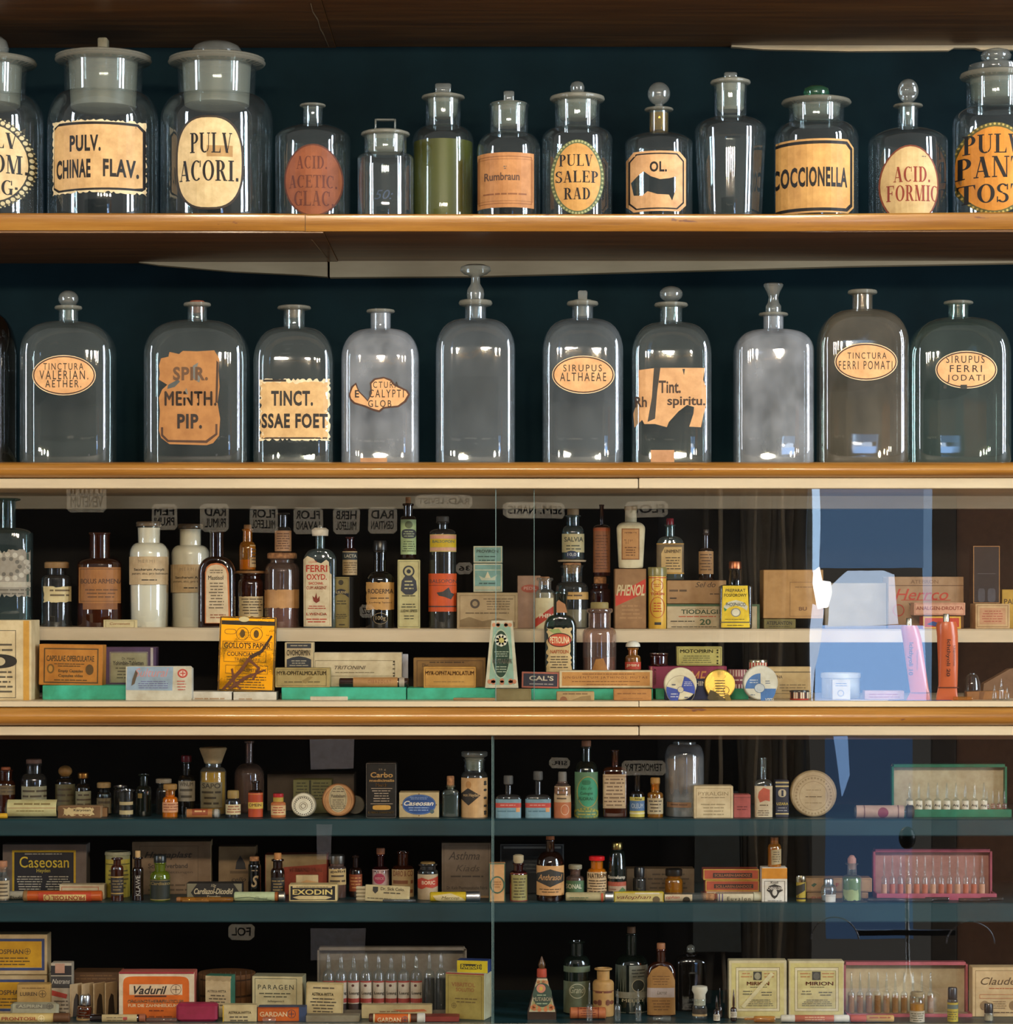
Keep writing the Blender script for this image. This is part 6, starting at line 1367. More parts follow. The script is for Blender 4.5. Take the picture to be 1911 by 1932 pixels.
lying('glass tube with rosy paper wrap and dark stopper, lying before the teal-green carton', 1611, 1724, 12, 'T1', 0.07, [('glass_tube', 1611, 1710, 0.95, 'vial'), ('stopper', 1709, 1724, 1.0, '#3a3634')], art=[('r', 1616, 1520, 1706, 1545, '#a58a7c'), ('o', 1656, 1524, 1676, 1543, '#7a3440'), ('r', 1630, 1520, 1632, 1545, '#6a4a44'), ('r', 1694, 1520, 1696, 1545, '#6a4a44')], group=G1)
lying('glass roll tube wrapped in a cream printed label, lying at the shelf edge', 12, 107, 17, 'T1', 0.078, [('glass_tube', 12, 107, 0.97, 'vial')], art=[('r', 13, 1502, 106, 1540, '#b5ad7c'), ('l', 40, 1506, 80, 1511, 1, '#8a4a2c'), ('l', 20, 1514, 100, 1522, 1, '#7a6a40'), ('r', 14, 1524, 105, 1524.8, '#8a4a2c'), ('l', 24, 1528, 92, 1532, 1, '#7a6a40')], group=G1)
lying('stub of a yellow tube at the frame edge', -14, 14, 5, 'T1', 0.062, [('tube_body', -14, 14, 1, '#c79a24')], group=G1)
X1('low brown carton with torn cream label, lying between the roll and the small jars', 109, 1521, 190, 1541, 0.07, 0.022, '#6a4c30', [('torn', 118, 1523, 178, 1540, '#bfa878', 17, 4), ('t', 'Karyosan', 139, 1526, 171, 1532, '#33291e', 'b'), ('l', 136, 1535, 174, 1539, 1, '#7a4a2c')], side='#a0805c')
X1('small cork-brown stub carton beside the torn-label carton', 191, 1524, 202, 1541, 0.085, 0.012, '#7d5c3c')
lying('amber glass tube with red-brown label and glass end, lying under the yellow-powder jar', 350, 416, 8.5, 'T1', 0.07, [('glass_tube', 350, 416, 0.95, 'vial'), ('stopper', 404, 413, 1.0, '#9a9690')], art=[('r', 352, 1521, 400, 1542, '#a06a3c'), ('r', 362, 1525, 392, 1538, '#8a4428'), ('l', 366, 1528, 388, 1535, 1, '#c9a070')], group=G1)

# ---------------------------------------------------------------- lower glass case, middle teal shelf
G2 = 'small remedies on the middle teal shelf'
def T2(label, xc, hw, top, nk, ny, sy, Y=0.085, **k):
    k.setdefault('lip', 2); k.setdefault('lh', 4); k.setdefault('group', G2)
    return bot(label, xc, hw, top, k.pop('sh', None if 'zb' in k else 'T2'), Y, nk, ny, sy, **k)
def X2(label, x0, y0, x1, y1, Y, d, col, art=(), **k):
    k.setdefault('group', G2)
    if 'on' in k:
        k.pop('on')
    else:
        k['sh'] = 'T2'
    return bx(label, x0, y0, x1, y1, Y, d, col, art, **k)
T2('small clear vial with pinkish cork and pale label, cut by the frame edge', 5, 13, 1635, 8, 1652, 1660, Y=0.075, g='vial', st=('cork', 9, 1624, '#9a6a4c'), fill=(1664, 'l#a07a4c:0.6', 'powder'), art=lab(-6, 1662, 16, 1696, '#a8987a', 4))
X2('grey card box with black label framed in yellow and yellow script', 5, 1593, 163, 1700, 0.12, 0.03, '#5c4f48', [('r', 23, 1604, 143, 1684, '#a8881c'), ('r', 27, 1608, 139, 1681, '#1c1a20'), ('t', 'Caseosan', 37, 1616, 130, 1637, '#b9a02c', ''), ('t', 'Heyden', 69, 1639, 95, 1648, '#9a8a34', 'b'), ('l', 34, 1609, 130, 1614, 1, '#8a8478'), ('l', 30, 1652, 82, 1680, 6, '#a8a294'), ('l', 85, 1652, 136, 1680, 6, '#a8a294')], side='#6b6460')
lying('long orange-red glass tube with cream label lying upside down', 44, 193, 10.5, 'T2', 0.068, [('glass_tube', 44, 193, 0.96, '~#a5481c'), ('stopper', 44, 54, 1.02, '#7a5a34')], art=[('r', 72, 1684, 172, 1706, '#a83a1e'), ('r', 82, 1688, 162, 1699, '#bfa468'), ('t', 'PRONTOSIL', 160, 1698, 97, 1690, '#8a2c1a', 'b'), ('oo', 84, 1688, 94, 1699, 1, '#8a2c1a')], group=G2)
lying('short white paper tube with brush lettering behind the orange-red tube', 14, 50, 8, 'T2', 0.09, [('tube_body', 14, 50, 1, '#a8a496')], art=[('t', 'Rhodin', 18, 1690, 42, 1698, '#33302c', 'i')], group=G2)
X2('white carton with red lettering and red frame, propped behind the orange-red tube', 112, 1669, 197, 1703, 0.092, 0.02, '#b9a98a', [('f', 116, 1673, 186, 1700, 1, '#a8452c'), ('t', 'Pink-Pastillen', 122, 1680, 182, 1686, '#b8452c', 'b')])
can('tall yellow and grey tin behind the brown bottle', 222, 23, 1608, 'T2', 0.125, '#a8973a', [('r', 198, 1612, 246, 1622, '#8a8a68'), ('r', 198, 1630, 246, 1632, '#5a5424'), ('l', 204, 1640, 240, 1680, 5, '#5a5424')], lid=(1613, '#8d8a70'), group=G2)
T2('brown bottle with flared lip and gold-edged black label, before the yellow tin', 221, 12, 1618, 7, 1632, 1640, Y=0.075, g='amber', lip=4, fill=(1640, 'l#3a1608:0.7', 'contents'), art=[('r', 209, 1654, 233, 1690, '#2c2520'), ('r', 209, 1654, 233, 1656, '#a88a4a'), ('r', 209, 1685, 233, 1687, '#a88a4a'), ('l', 211, 1660, 231, 1682, 4, '#7a6a48')])
T2('slim dark bottle with pale cork and white lettering running up its side', 260, 11, 1617, 7, 1636, 1642, Y=0.08, g='brown', lip=3, st=('cork', 5, 1605, '#b09060'), fill=(1640, '~#1c100c', 'contents'), art=[('tv', 'KLAWE', 264, 1690, 256, 1652, '#a8a29a', 'b')], lab='painted_lettering')
T2('squat green bottle with black cap and dark gold-edged label', 302, 19, 1626, 10, 1643, 1656, Y=0.08, g='green', lip=2, extra=[('cap', 12, 1613, 1628, '~#161a1a')], fill=(1652, 'l#5c6a14:0.7', 'green_liquid'), art=[('r', 283, 1660, 322, 1699, '#22251c'), ('r', 283, 1661, 322, 1662, '#7a6a3c'), ('t', 'Cardiazol', 284, 1664, 320, 1670, '#7d6c40', 'b'), ('r', 283, 1697, 322, 1698.5, '#8a7840')])
X2('large dull brown carton with dark italic heading, at the back behind the green bottle', 248, 1588, 396, 1700, 0.15, 0.04, '#76604a', [('f', 262, 1596, 372, 1695, 0.8, '#54422f'), ('t', 'Hansaplast', 271, 1607, 361, 1622, '#3c3128', 'bi'), ('t', 'Schnellverband', 278, 1629, 352, 1638, '#3c3128', 'b'), ('t', 'bei Verletzungen', 281, 1643, 362, 1649, '#4a3c30', ''), ('l', 270, 1666, 360, 1684, 2, '#54422f')], side='#a08a68', yaw=0.06)
X2('black carton with chevron ends and script lettering, on the shelf edge', 352, 1666, 457, 1702, 0.085, 0.02, '#221f1c', [('p', [(353, 1667), (372, 1667), (360, 1684), (372, 1701), (353, 1701)], '#6d6650'), ('p', [(456, 1667), (440, 1667), (452, 1684), (440, 1701), (456, 1701)], '#6d6650'), ('t', '10g', 398, 1668, 408, 1675, '#b5a687', 'i'), ('t', 'Cardiazol-Dicodid', 366, 1676, 440, 1687, '#b5a687', 'bi'), ('t', 'Tropfen', 390, 1689, 416, 1695, '#b5a687', 'i')])
lying('thin brown glass tube lying before the black chevron carton', 333, 440, 4.5, 'T2', 0.064, [('glass_tube', 333, 440, 1, 'honey'), ('stopper', 333, 342, 1.05, '#8a5c34')], art=[('r', 344, 1698, 394, 1708, '#8f6434'), ('l', 346, 1700, 390, 1706, 1, '#33241a')], group=G2)
X2('tan carton with a dark figure emblem, behind the black chevron carton', 412, 1597, 482, 1700, 0.16, 0.03, '#7a6448', [('p', [(444, 1640), (446, 1626), (450, 1620), (453, 1614), (457, 1620), (462, 1628), (464, 1640)], '#2c2a2c'), ('r', 434, 1643, 472, 1648, '#5c4a34'), ('t', 'cello', 437, 1655, 464, 1663, '#2c2620', 'i')])
lying('pale green paper tube with metal screw cap lying at the shelf edge', 442, 538, 9, 'T2', 0.07, [('tube_body', 442, 520, 1, '#a8b48c'), ('collar', 518, 525, 1.03, '#8a4c20'), ('cap', 525, 538, 1.08, 'm#b4b0a8')], art=[('p', [(444, 1694), (470, 1692), (512, 1698), (512, 1699), (470, 1693), (444, 1695)], '#4c5a48'), ('t', 'Clavipt', 480, 1692, 505, 1699, '#6a745c', 'i')], group=G2)
T2('dark vial with cork and a curly white emblem, beside the red dressing carton', 480, 12, 1624, 10, 1630, 1636, Y=0.1, g='dark', lip=0, st=('cork', 9, 1616), fill=(1634, '~#1a1512', 'contents'), art=[('t', 'S', 474, 1652, 487, 1674, '#a08a68', 'bi'), ('l', 474, 1640, 486, 1646, 1, '#7a6a54')])
T2('brown bottle with frayed cork and black gold-lined label, before the red dressing carton', 524, 13, 1621, 9, 1638, 1646, Y=0.085, g='brown', lip=3, st=('cork', 7, 1609, '#a8703c'), fill=(1644, '~#1c100c', 'contents'), art=[('r', 511, 1656, 537, 1690, '#26221e'), ('l', 513, 1660, 535, 1688, 5, '#8a7448')])
X2('red dressing carton with cream top panel, standing at the back', 500, 1612, 617, 1700, 0.14, 0.03, '#8c3620', [('p', [(501, 1613), (616, 1611), (616, 1630), (536, 1636), (520, 1650), (508, 1690), (501, 1690)], '#8a7450'), ('t', 'VERBAND MULL', 545, 1637, 610, 1645, '#b0684a', 'b')])
X2('scrap of cream and orange card standing on the black and cream carton', 558, 1651, 600, 1672, 0.1, 0.006, '#b8a27a', [('p', [(559, 1669), (578, 1660), (600, 1664), (600, 1671)], '#b58a58')])
X2('black and cream carton with bold yellow-white capitals', 545, 1669, 636, 1703, 0.07, 0.024, '#c2ad7c', [('r', 548, 1672, 632, 1698, '#201e20'), ('r', 552, 1671, 626, 1675, '#c2ad7c'), ('l', 556, 1672, 622, 1675, 1, '#33302a'), ('t', 'EXODIN', 552, 1678, 627, 1688, '#d0b870', 'b'), ('p', [(552, 1693), (564, 1690), (614, 1690), (626, 1693), (614, 1697), (564, 1697)], '#c2ad7c')])
T2('squat jar with chrome screw cap and tan label', 636, 17, 1627, 13, 1634, 1640, Y=0.11, g='pinkish', cat='jar', lip=0, extra=[('cap', 14.5, 1612, 1629, 'm#8a8680')], fill=(1640, 'l#4a2418:0.8', 'contents'), art=lab(620, 1640, 653, 1670, '#b59c6a', 2, '#4c3c28', 'galbi'))
T2('slim dark bottle with narrow neck and rusty label', 671, 12, 1614, 5, 1636, 1644, Y=0.12, g='brown', art=[('r', 659, 1650, 683, 1682, '#8a4428'), ('l', 661, 1654, 681, 1678, 4, '#c08a5a')])
T2('dark bottle with cork and pink round mark on its pale label', 718, 16, 1611, 6, 1634, 1642, Y=0.13, g='wine', st=('cork', 8, 1600, '#9a6448'), art=[('r', 702, 1641, 735, 1690, '#b89c98'), ('o', 705, 1648, 726, 1668, '#a83a54'), ('t', 'MERCK', 708, 1655, 724, 1660, '#d0a8a8', 'b')])
T2('broad brown bottle with tan label, beside the pink-marked one', 760, 21, 1606, 10, 1632, 1640, Y=0.13, g='amber', lip=2, fill=(1640, 'l#3c1c10:0.8', 'contents'), art=lab(739, 1641, 781, 1694, '#a58a60', 2, '#7a4a2c', 'DARO & CO'))
T2('jar with a wavy red band on a cream label', 807, 19, 1629, 15, 1640, 1646, Y=0.1, g='smoke', cat='jar', lip=3, st=('cork', 14, 1626, '#7a6034'), art=[('r', 788, 1650, 826, 1699, '#a89478'), ('p', [(788, 1660), (796, 1656), (808, 1660), (818, 1657), (826, 1654), (826, 1672), (816, 1676), (804, 1674), (796, 1678), (788, 1676)], '#a83c28'), ('t', 'BORIC', 796, 1662, 820, 1669, '#d0b49a', 'b')])
for i in range(5):
    lying(('topmost', 'second', 'middle', 'fourth', 'lowest')[i] + ' of the little rolled papers stacked before the broad brown bottle', 672, 752 + i, 3.4, None, 0.075, [('rolled_paper', 672, 752, 1, '#bdb092')], zb=1705.8 - (4 - i) * 6.8, group='rolled papers in a stack', name='rolled_paper')
X2('cream folded carton with a dark shield mark, leaning on the rolled papers', 688, 1671, 772, 1705, 0.063, 0.005, '#b3a47c', [('p', [(702, 1674), (712, 1674), (712, 1682), (707, 1687), (702, 1682)], '#33302c'), ('t', 'Dr. Sick Colo.', 717, 1674, 762, 1680, '#4c4434', 'b'), ('l', 717, 1682, 760, 1688, 1, '#4c4434'), ('l', 690, 1694, 740, 1698, 1, '#4c4434')], roll=0.05)
lying('grey metal syringe rod lying in front of the cream folded carton', 722, 784, 3.2, 'T2', 0.058, [('rod', 722, 784, 0.8, '#3a3a3c'), ('glass_barrel', 724, 780, 1, 'vial')], group=G2, name='syringe')
lying('yellow tube with cream banner and shining chrome cap, lying at the shelf edge', 811, 906, 9, 'T2', 0.07, [('tube_body', 811, 880, 1, '#b59a1c'), ('cap', 878, 906, 1.12, 'm#c4c6cc')], art=[('p', [(816, 1690), (850, 1686), (872, 1694), (878, 1700), (846, 1704), (822, 1698)], '#c2b184'), ('t', 'Mercop', 832, 1691, 866, 1698, '#5c4c30', 'i')], group=G2, yaw=0.06)
X2('large dusky grey carton with dark script heading, next to the vertical glass edge', 833, 1590, 926, 1702, 0.11, 0.03, '#645648', [('f', 837, 1594, 922, 1700, 0.8, '#4a3e32'), ('t', 'Asthma', 846, 1607, 905, 1622, '#362c24', 'i'), ('t', 'Kiads', 860, 1632, 905, 1644, '#453a2f', 'i'), ('l', 846, 1650, 916, 1658, 1, '#40362c'), ('t', 'Dr. Kade Pharmazeutische Fabrik', 843, 1672, 920, 1678, '#33291f', ''), ('l', 866, 1680, 900, 1684, 1, '#33291f'), ('r', 838, 1690, 922, 1694, '#8a6c48')])
X2('upright orange-tan carton with a green ring, straddling the vertical glass edge', 923, 1629, 953, 1704, 0.066, 0.02, '#bd9060', [('f', 923, 1629, 953, 1704, 1.6, '#3c5a48'), ('oo', 924, 1653, 952, 1686, 2.6, '#3c5a48'), ('l', 930, 1662, 946, 1676, 3, '#94683c')])
T2('dark bottle with peeling pale cap and olive label edged in red', 978, 17, 1628, 9, 1642, 1650, Y=0.08, g='wine', lip=2, extra=[('prof', 'peeling_cap', '#a89a7c', [(6, 1632), (10, 1624), (10, 1614), (6, 1612)])], fill=(1650, '~#1c0e10', 'contents'), art=[('r', 963, 1648, 996, 1701, '#7a3428'), ('r', 965, 1651, 994, 1699, '#8a8250'), ('l', 968, 1656, 991, 1696, 7, '#4c4428')])
T2('tall corked brown bottle whose cream label has a dark arrow band', 1038, 26, 1584, 8, 1606, 1632, Y=0.08, g='brown', st=('cork', 8, 1567, '#a86a44'), lip=1, fill=(1640, 'l#4a300c:0.8', 'dark_liquid'), art=[('r', 1012, 1634, 1064, 1690, '#bd8f5c'), ('p', [(1013, 1652), (1014, 1648), (1038, 1640), (1063, 1648), (1063, 1664), (1052, 1668), (1038, 1674), (1024, 1668), (1013, 1664)], '#33302c'), ('t', 'Anthrasol', 1016, 1650, 1060, 1661, '#bd8f5c', 'i'), ('l', 1018, 1676, 1058, 1686, 2, '#5c4428')])
X2('dark glass-fronted case with chrome rails, behind the tall brown bottle', 943, 1592, 1064, 1702, 0.16, 0.03, '~#23262a', [('f', 944, 1593, 1063, 1700, 1.5, '#6a6e70'), ('r', 950, 1597, 1058, 1601, '#8a8c8a'), ('l', 958, 1614, 1050, 1650, 5, '#3c4044')], name='glass_fronted_case', part='case_body')
T2('squat jar with tied cloth cap and green label with white capitals', 1085, 17, 1638, 10, 1652, 1658, Y=0.09, g='pinkish', cat='jar', lip=2, extra=[('cap', 13, 1631, 1639, '#8a8672', 'cloth_cap')], fill=(1662, 'l#6a5a44:0.6', 'contents'), art=[('r', 1067, 1662, 1102, 1690, '#4c6a4c'), ('t', 'SONAL', 1068, 1668, 1097, 1677, '#c4c4b0', 'b')])
T2('orange-necked jar with bright red lid and cream printed label', 1126, 19, 1622, 12, 1638, 1648, Y=0.09, g='honey', cat='jar', lip=0, extra=[('cap', 15, 1615, 1623, '~#c01c20', 'lid')], fill=(1626, 'l#c88a0c:0.9', 'orange_powder'), art=lab(1107, 1646, 1147, 1692, '#bda27c', 6, '#4c3c28', 'NATRIUM'))
T2('tapered dark bottle with gold screw cap, white lettering and red-green label', 1164, 17, 1600, 10, 1604, 1648, Y=0.09, g='dkgreen', lip=0, cone=0.7, extra=[('cap', 11, 1588, 1602, 'm#8a7a4c')], fill=(1640, '~#15140e', 'contents'), art=[('t', 'Boonekamp', 1148, 1652, 1179, 1660, '#c4beb0', 'b'), ('r', 1147, 1664, 1181, 1698, '#a5907c'), ('r', 1147, 1664, 1181, 1672, '#a0503c'), ('p', [(1166, 1682), (1174, 1674), (1180, 1680), (1176, 1690), (1164, 1688)], '#4c6a44'), ('l', 1150, 1676, 1164, 1690, 3, '#8a5c4c')])
T2('small dark vial with black cap and grey paste', 1206, 12, 1652, 9, 1656, 1660, Y=0.1, g='smoke', lip=0, extra=[('cap', 10, 1636, 1654, '~#1a1a1c')], fill=(1660, 'l#74706a:0.8', 'grey_paste'))
X2('low grey-brown carton at the back between the dark vial and the amber jar', 1182, 1639, 1310, 1700, 0.15, 0.03, '#6c5c4a', [('l', 1222, 1646, 1300, 1680, 4, '#4c4034'), ('r', 1218, 1640, 1219, 1698, '#4c4034')])
T2('amber jar with broad black glass stopper', 1271, 17, 1650, 12, 1656, 1664, Y=0.1, g='honey', cat='jar', lip=2, extra=[('cap', 16, 1639, 1652, '~#1c1712', 'stopper')], fill=(1664, 'l#6a400c:0.8', 'brown_powder'))
lying('cream paper tube ending in a white disc cap, lying before the green-labelled jar', 1067, 1158, 9, 'T2', 0.068, [('tube_body', 1067, 1146, 0.94, '#a59a74'), ('cap', 1140, 1158, 1.2, 'm#c9ccd0')], art=[('l', 1074, 1692, 1110, 1700, 2, '#5a6a50'), ('r', 1134, 1686, 1138, 1706, '#a8452c')], group=G2)
X2('low yellow-edged carton with brown script and a round stamp, in front of the red-lidded jar', 1159, 1684, 1252, 1707, 0.066, 0.018, '#b5a468', [('f', 1159, 1683, 1252, 1707, 1.6, '#b8a21c'), ('t', 'valophan', 1164, 1689, 1228, 1698, '#6a3426', 'i'), ('o', 1231, 1691, 1245, 1704, '#5c4c34'), ('r', 1198, 1684, 1244, 1687, '#c9bda4'), ('l', 1176, 1700, 1222, 1704, 1, '#7a6038')], side='#b8a21c')
lying('glass tube with red script label and cork, lying next to the yellow-edged carton', 1253, 1348, 8.5, 'T2', 0.07, [('glass_tube', 1253, 1332, 0.95, 'vial'), ('cork', 1326, 1348, 0.85, 'cork')], art=[('r', 1254, 1688, 1306, 1707, '#b5a488'), ('t', 'ophan', 1256, 1690, 1282, 1697, '#9c3a30', 'i'), ('o', 1288, 1692, 1302, 1704, '#3c342a'), ('l', 1258, 1699, 1284, 1703, 1, '#9c3a30')], group=G2)
lying('glass tube with pale spaced-lettered label, lying before the stacked red boxes', 1350, 1437, 9, 'T2', 0.07, [('glass_tube', 1350, 1430, 0.95, 'vial'), ('cap', 1420, 1437, 1.02, '#b0aa90')], art=[('r', 1354, 1687, 1421, 1707, '#bcb196'), ('r', 1356, 1687, 1358, 1707, '#5c4c7a'), ('r', 1362, 1687, 1364, 1707, '#5c4c7a'), ('t', 'Euvalon', 1372, 1692, 1416, 1699, '#4c463c', 'w'), ('l', 1376, 1701, 1412, 1704, 1, '#6a6252')], group=G2)
X2('red and yellow flat box, lower of two stacked behind the pale tube', 1331, 1661, 1432, 1686, 0.09, 0.03, '#a0452c', [('f', 1331, 1661, 1432, 1681, 1.6, '#b0943a'), ('r', 1347, 1668, 1421, 1676, '#33241e'), ('t', 'SCILLAREN-SANDOZ', 1350, 1670, 1418, 1675, '#a0603c', 'b'), ('r', 1333, 1682, 1431, 1686, '#b59c80')], )
X2('red and yellow flat box, upper of two stacked behind the pale tube', 1327, 1640, 1432, 1661, 0.09, 0.03, '#a0452c', [('f', 1327, 1640, 1432, 1660, 1.6, '#b0943a'), ('r', 1345, 1647, 1419, 1656, '#33241e'), ('t', 'SCILLAREN-SANDOZ', 1348, 1649, 1416, 1654, '#a0603c', 'b')], on=1)
X2('brown carton filling the space under the stacked red boxes', 1325, 1686, 1432, 1704, 0.094, 0.03, '#7a4428')
X2('white upright carton with orange top and a black fan emblem', 1437, 1637, 1485, 1710, 0.062, 0.025, '#c9c4ba', [('r', 1437, 1638, 1485, 1658, '#b8781c'), ('f', 1442, 1662, 1481, 1706, 0.8, '#4c4844'), ('p', [(1446, 1680), (1450, 1672), (1461, 1668), (1473, 1672), (1477, 1680), (1470, 1684), (1466, 1692), (1461, 1696), (1456, 1692), (1452, 1684)], '#2c2826'), ('o', 1457, 1678, 1466, 1690, '#c9c4ba'), ('t', 'CHINALGIN', 1448, 1673, 1475, 1679, '#c4beb4', 'b'), ('t', 'Knoll', 1454, 1663, 1468, 1667, '#4c4844', 'b'), ('l', 1445, 1698, 1478, 1704, 2, '#5c5854')])
T2('orange glass bottle standing on the white carton with orange top', 1461, 13, 1580, 8, 1592, 1602, Y=0.075, zb=1637, g='honey', lip=0, fill=(1600, 'l#9a6010:0.8', 'orange_liquid'), art=[('p', [(1455, 1604), (1474, 1602), (1474, 1630), (1456, 1632)], '#9a8a68'), ('l', 1457, 1606, 1472, 1628, 5, '#5a4a34')])
can('slim yellow tin with black lettering and chrome ends', 1511, 9, 1655, 'T2', 0.075, '#a59034', [('p', [(1503, 1672), (1519, 1666), (1519, 1680), (1503, 1690)], '#2c2820'), ('tv', 'Tabotyl', 1504, 1670, 1509, 1696, '#2c2820', 'i'), ('r', 1502, 1694, 1520, 1697, '#2c2820')], lid=(1664, 'm#b0a890'), group=G2)
X2('low tan carton with red lettering, lower of two behind the salt-shaker bottle', 1522, 1684, 1638, 1706, 0.1, 0.03, '#9a7a5a', [('t', 'EUR', 1531, 1692, 1552, 1699, '#8c3c2c', 'b'), ('f', 1524, 1686, 1636, 1704, 0.7, '#7a5c40')])
X2('low tan carton with a leaf mark, upper of two behind the salt-shaker bottle', 1520, 1657, 1645, 1683, 0.1, 0.03, '#9a7a58', [('p', [(1530, 1670), (1536, 1666), (1541, 1668), (1535, 1674)], '#2c4a34'), ('t', 'F', 1577, 1666, 1583, 1673, '#8c3c2c', 'b'), ('f', 1522, 1659, 1643, 1681, 0.7, '#7a5c40')], on=1)
T2('small glass shaker bottle with ridged chrome cap and waisted body', 1563, 15, 1668, 10, 1670, 1680, Y=0.07, g='clear', lip=0, tb=0.85, extra=[('cap', 9, 1658, 1670, 'm#b8bcc0')], fill=(1690, 'l#b0b8c0:0.6', 'white_powder'), art=[('r', 1558, 1688, 1577, 1705, '#b8b4ac'), ('oo', 1558, 1690, 1577, 1696, 0.7, '#5c5c58')])
T2('clear bottle of green leaves with rosy stopper', 1607, 19, 1628, 9, 1650, 1660, Y=0.075, g='vial', lip=4, lh=3, extra=[('prof', 'stopper', '#9a7064', [(7, 1640), (8, 1628), (8, 1620), (4, 1614), (0.3, 1613)])], fill=(1656, 'l#5c7a3c:0.9', 'green_leaves'), art=[('torn', 1592, 1678, 1620, 1700, '#8a9a68', 21, 4)])
tray('open pink ampoule carton with a row of tall clear vials, behind the dark glass syringes', 1651, 1604, 1876, 1706, 0.1, 'T2', '#96485c', '#a87c78', low=12, grp=G2)
zt2 = PYof(FL['T2'] + 0.0022, 0.1)
for i in range(13):
    amp('tall clear ampoule standing in the open pink carton on the middle shelf', 1668 + i * 15.4, 1614, 5.5, None, 0.1, 'tall clear ampoules in the pink carton', zb=zt2, neck=1652, art=[('r', 1668 + i * 15.4 - 5, 1668, 1668 + i * 15.4 + 5, 1694, '#a8604c' if i % 3 else '#b58a74')])
for i, (a, b, y, d) in enumerate(((1636, 1692, 0.066, 'nearest the green-leaf bottle'), (1690, 1760, 0.062, 'second of the row'), (1745, 1790, 0.075, 'third of the row'), (1808, 1866, 0.064, 'with a hooked end'), (1850, 1892, 0.074, 'nearest the frame edge'))):
    lying('dark glass ampoule lying before the pink carton, ' + d, a, b, 3.6, 'T2', y, [('glass_body', a, b, 1, 'smoke'), ('tip', a - 8 if i != 3 else b, a if i != 3 else b + 8, 0.4, 'dark')], group='dark ampoules lying in a row', name='glass_ampoule', cat='ampoule')

# ---------------------------------------------------------------- lower glass case, bottom floor
G3 = 'cartons and bottles on the bottom of the lower case'
def B0(label, xc, hw, top, nk, ny, sy, Y=0.06, **k):
    k.setdefault('lip', 2); k.setdefault('lh', 4); k.setdefault('group', G3)
    return bot(label, xc, hw, top, k.pop('sh', None if 'zb' in k else 'B'), Y, nk, ny, sy, **k)
def X3(label, x0, y0, x1, y1, Y, d, col, art=(), **k):
    k.setdefault('group', G3)
    if 'on' in k:
        k.pop('on')
    else:
        k['sh'] = 'B'
    return bx(label, x0, y0, x1, y1, Y, d, col, art, **k)
def cross(cx, cy, r, c):
    return [('oo', cx - r, cy - r, cx + r, cy + r, 0.9, c), ('r', cx - 0.6, cy - r * 0.7, cx + 0.6, cy + r * 0.7, c), ('r', cx - r * 0.7, cy - 0.6, cx + r * 0.7, cy + 0.6, c)]
ph = lambda y: [('f', -60, y + 8, 84, y + 68, 5, '#34406a'), ('r', -55, y + 13, 78, y + 62, '#b98a1c'), ('t', 'TONOPHOSPHAN', -70 + 16, y + 28, 44, y + 37, '#54422c', 'b')] + cross(52, y + 32, 6, '#54422c') + [('l', -20, y + 42, 60, y + 60, 3, '#5c4420')]
X3('cream carton with blue frame and yellow panel, upper of two alike at the frame edge', -66, 1763, 89, 1839, 0.1, 0.03, '#b09a74', ph(1763), on=1)
X3('cream carton with blue frame and yellow panel, lower of two alike at the frame edge', -66, 1840, 89, 1916, 0.1, 0.03, '#b09a74', ph(1840))
X3('tan carton with brown bar lettering and a cross mark, before the blue-framed cartons', 32, 1857, 95, 1916, 0.07, 0.02, '#a5844c', [('t', 'LUIREN', 38, 1872, 70, 1879, '#54422c', 'b')] + cross(80, 1875, 7, '#54422c') + [('l', 40, 1862, 86, 1867, 1, '#7a5c34')])
bx('grey flat tin with embossed bar, tilted in front of the tan carton', 18, 1892, 109, 1928, 0.045, 0.01, '#8f8a72', [('so', 28, 1897, 100, 1906, '#6a6454', 6), ('t', 'ASPIRIN', 33, 1898, 78, 1904, '#9a947c', 'b')] + cross(92, 1901, 6, '#4c463a'), sh='B', name='flat_tin', cat='tin', part='tin_body', b=0.003, lean=-0.35, group=G3)
lying('cream paper tube with red capitals and dark cap, lying at the very front edge', -40, 130, 9, 'B', 0.026, [('tube_body', -40, 130, 0.96, '#b59a5c'), ('cap', 100, 132, 1, '#5a3a22')], art=[('r', -40, 1914, 98, 1934, '#bda468'), ('t', 'PRONTOSIL', 3, 1919, 70, 1925, '#8c3420', 'b')] + cross(78, 1922, 6, '#e0d0a8'), group=G3)
X3('narrow black and white carton with red stripe, beside the tan bar-lettered carton', 96, 1817, 135, 1920, 0.08, 0.02, '#a89c8a', [('r', 96, 1822, 135, 1840, '#2a2628'), ('r', 104, 1818, 122, 1836, '#a8806c'), ('r', 96, 1842, 135, 1864, '#3a3736'), ('t', 'Natrans', 98, 1847, 132, 1856, '#b5ada0', 'i'), ('p', [(98, 1868), (127, 1876), (125, 1884), (98, 1878)], '#a03a30'), ('l', 100, 1886, 130, 1914, 4, '#5c5248')])
for i in range(4):
    x = 128 + i * 22
    bx('cream folded packet fanned in a row, ' + ('nearest the black and white carton', 'second in the fan', 'third in the fan', 'nearest the big orange carton')[i], x, 1856 - i, x + 30, 1920, 0.075 + i * 0.006, 0.002, '#a08866', [('p', [(x + 5, 1920), (x + 8, 1886), (x + 14, 1874), (x + 20, 1878), (x + 24, 1920)], '#33281e')], sh='B', yaw=0.9, name='paper_packet', cat='packet', group='cream packets in a fan', side='#b59c78')
X3('brown wooden file block behind the fanned packets', 136, 1834, 226, 1915, 0.14, 0.04, '#5c422c', [('l', 140, 1838, 222, 1850, 2, '#7a5a3c')], name='wooden_block', part='block')
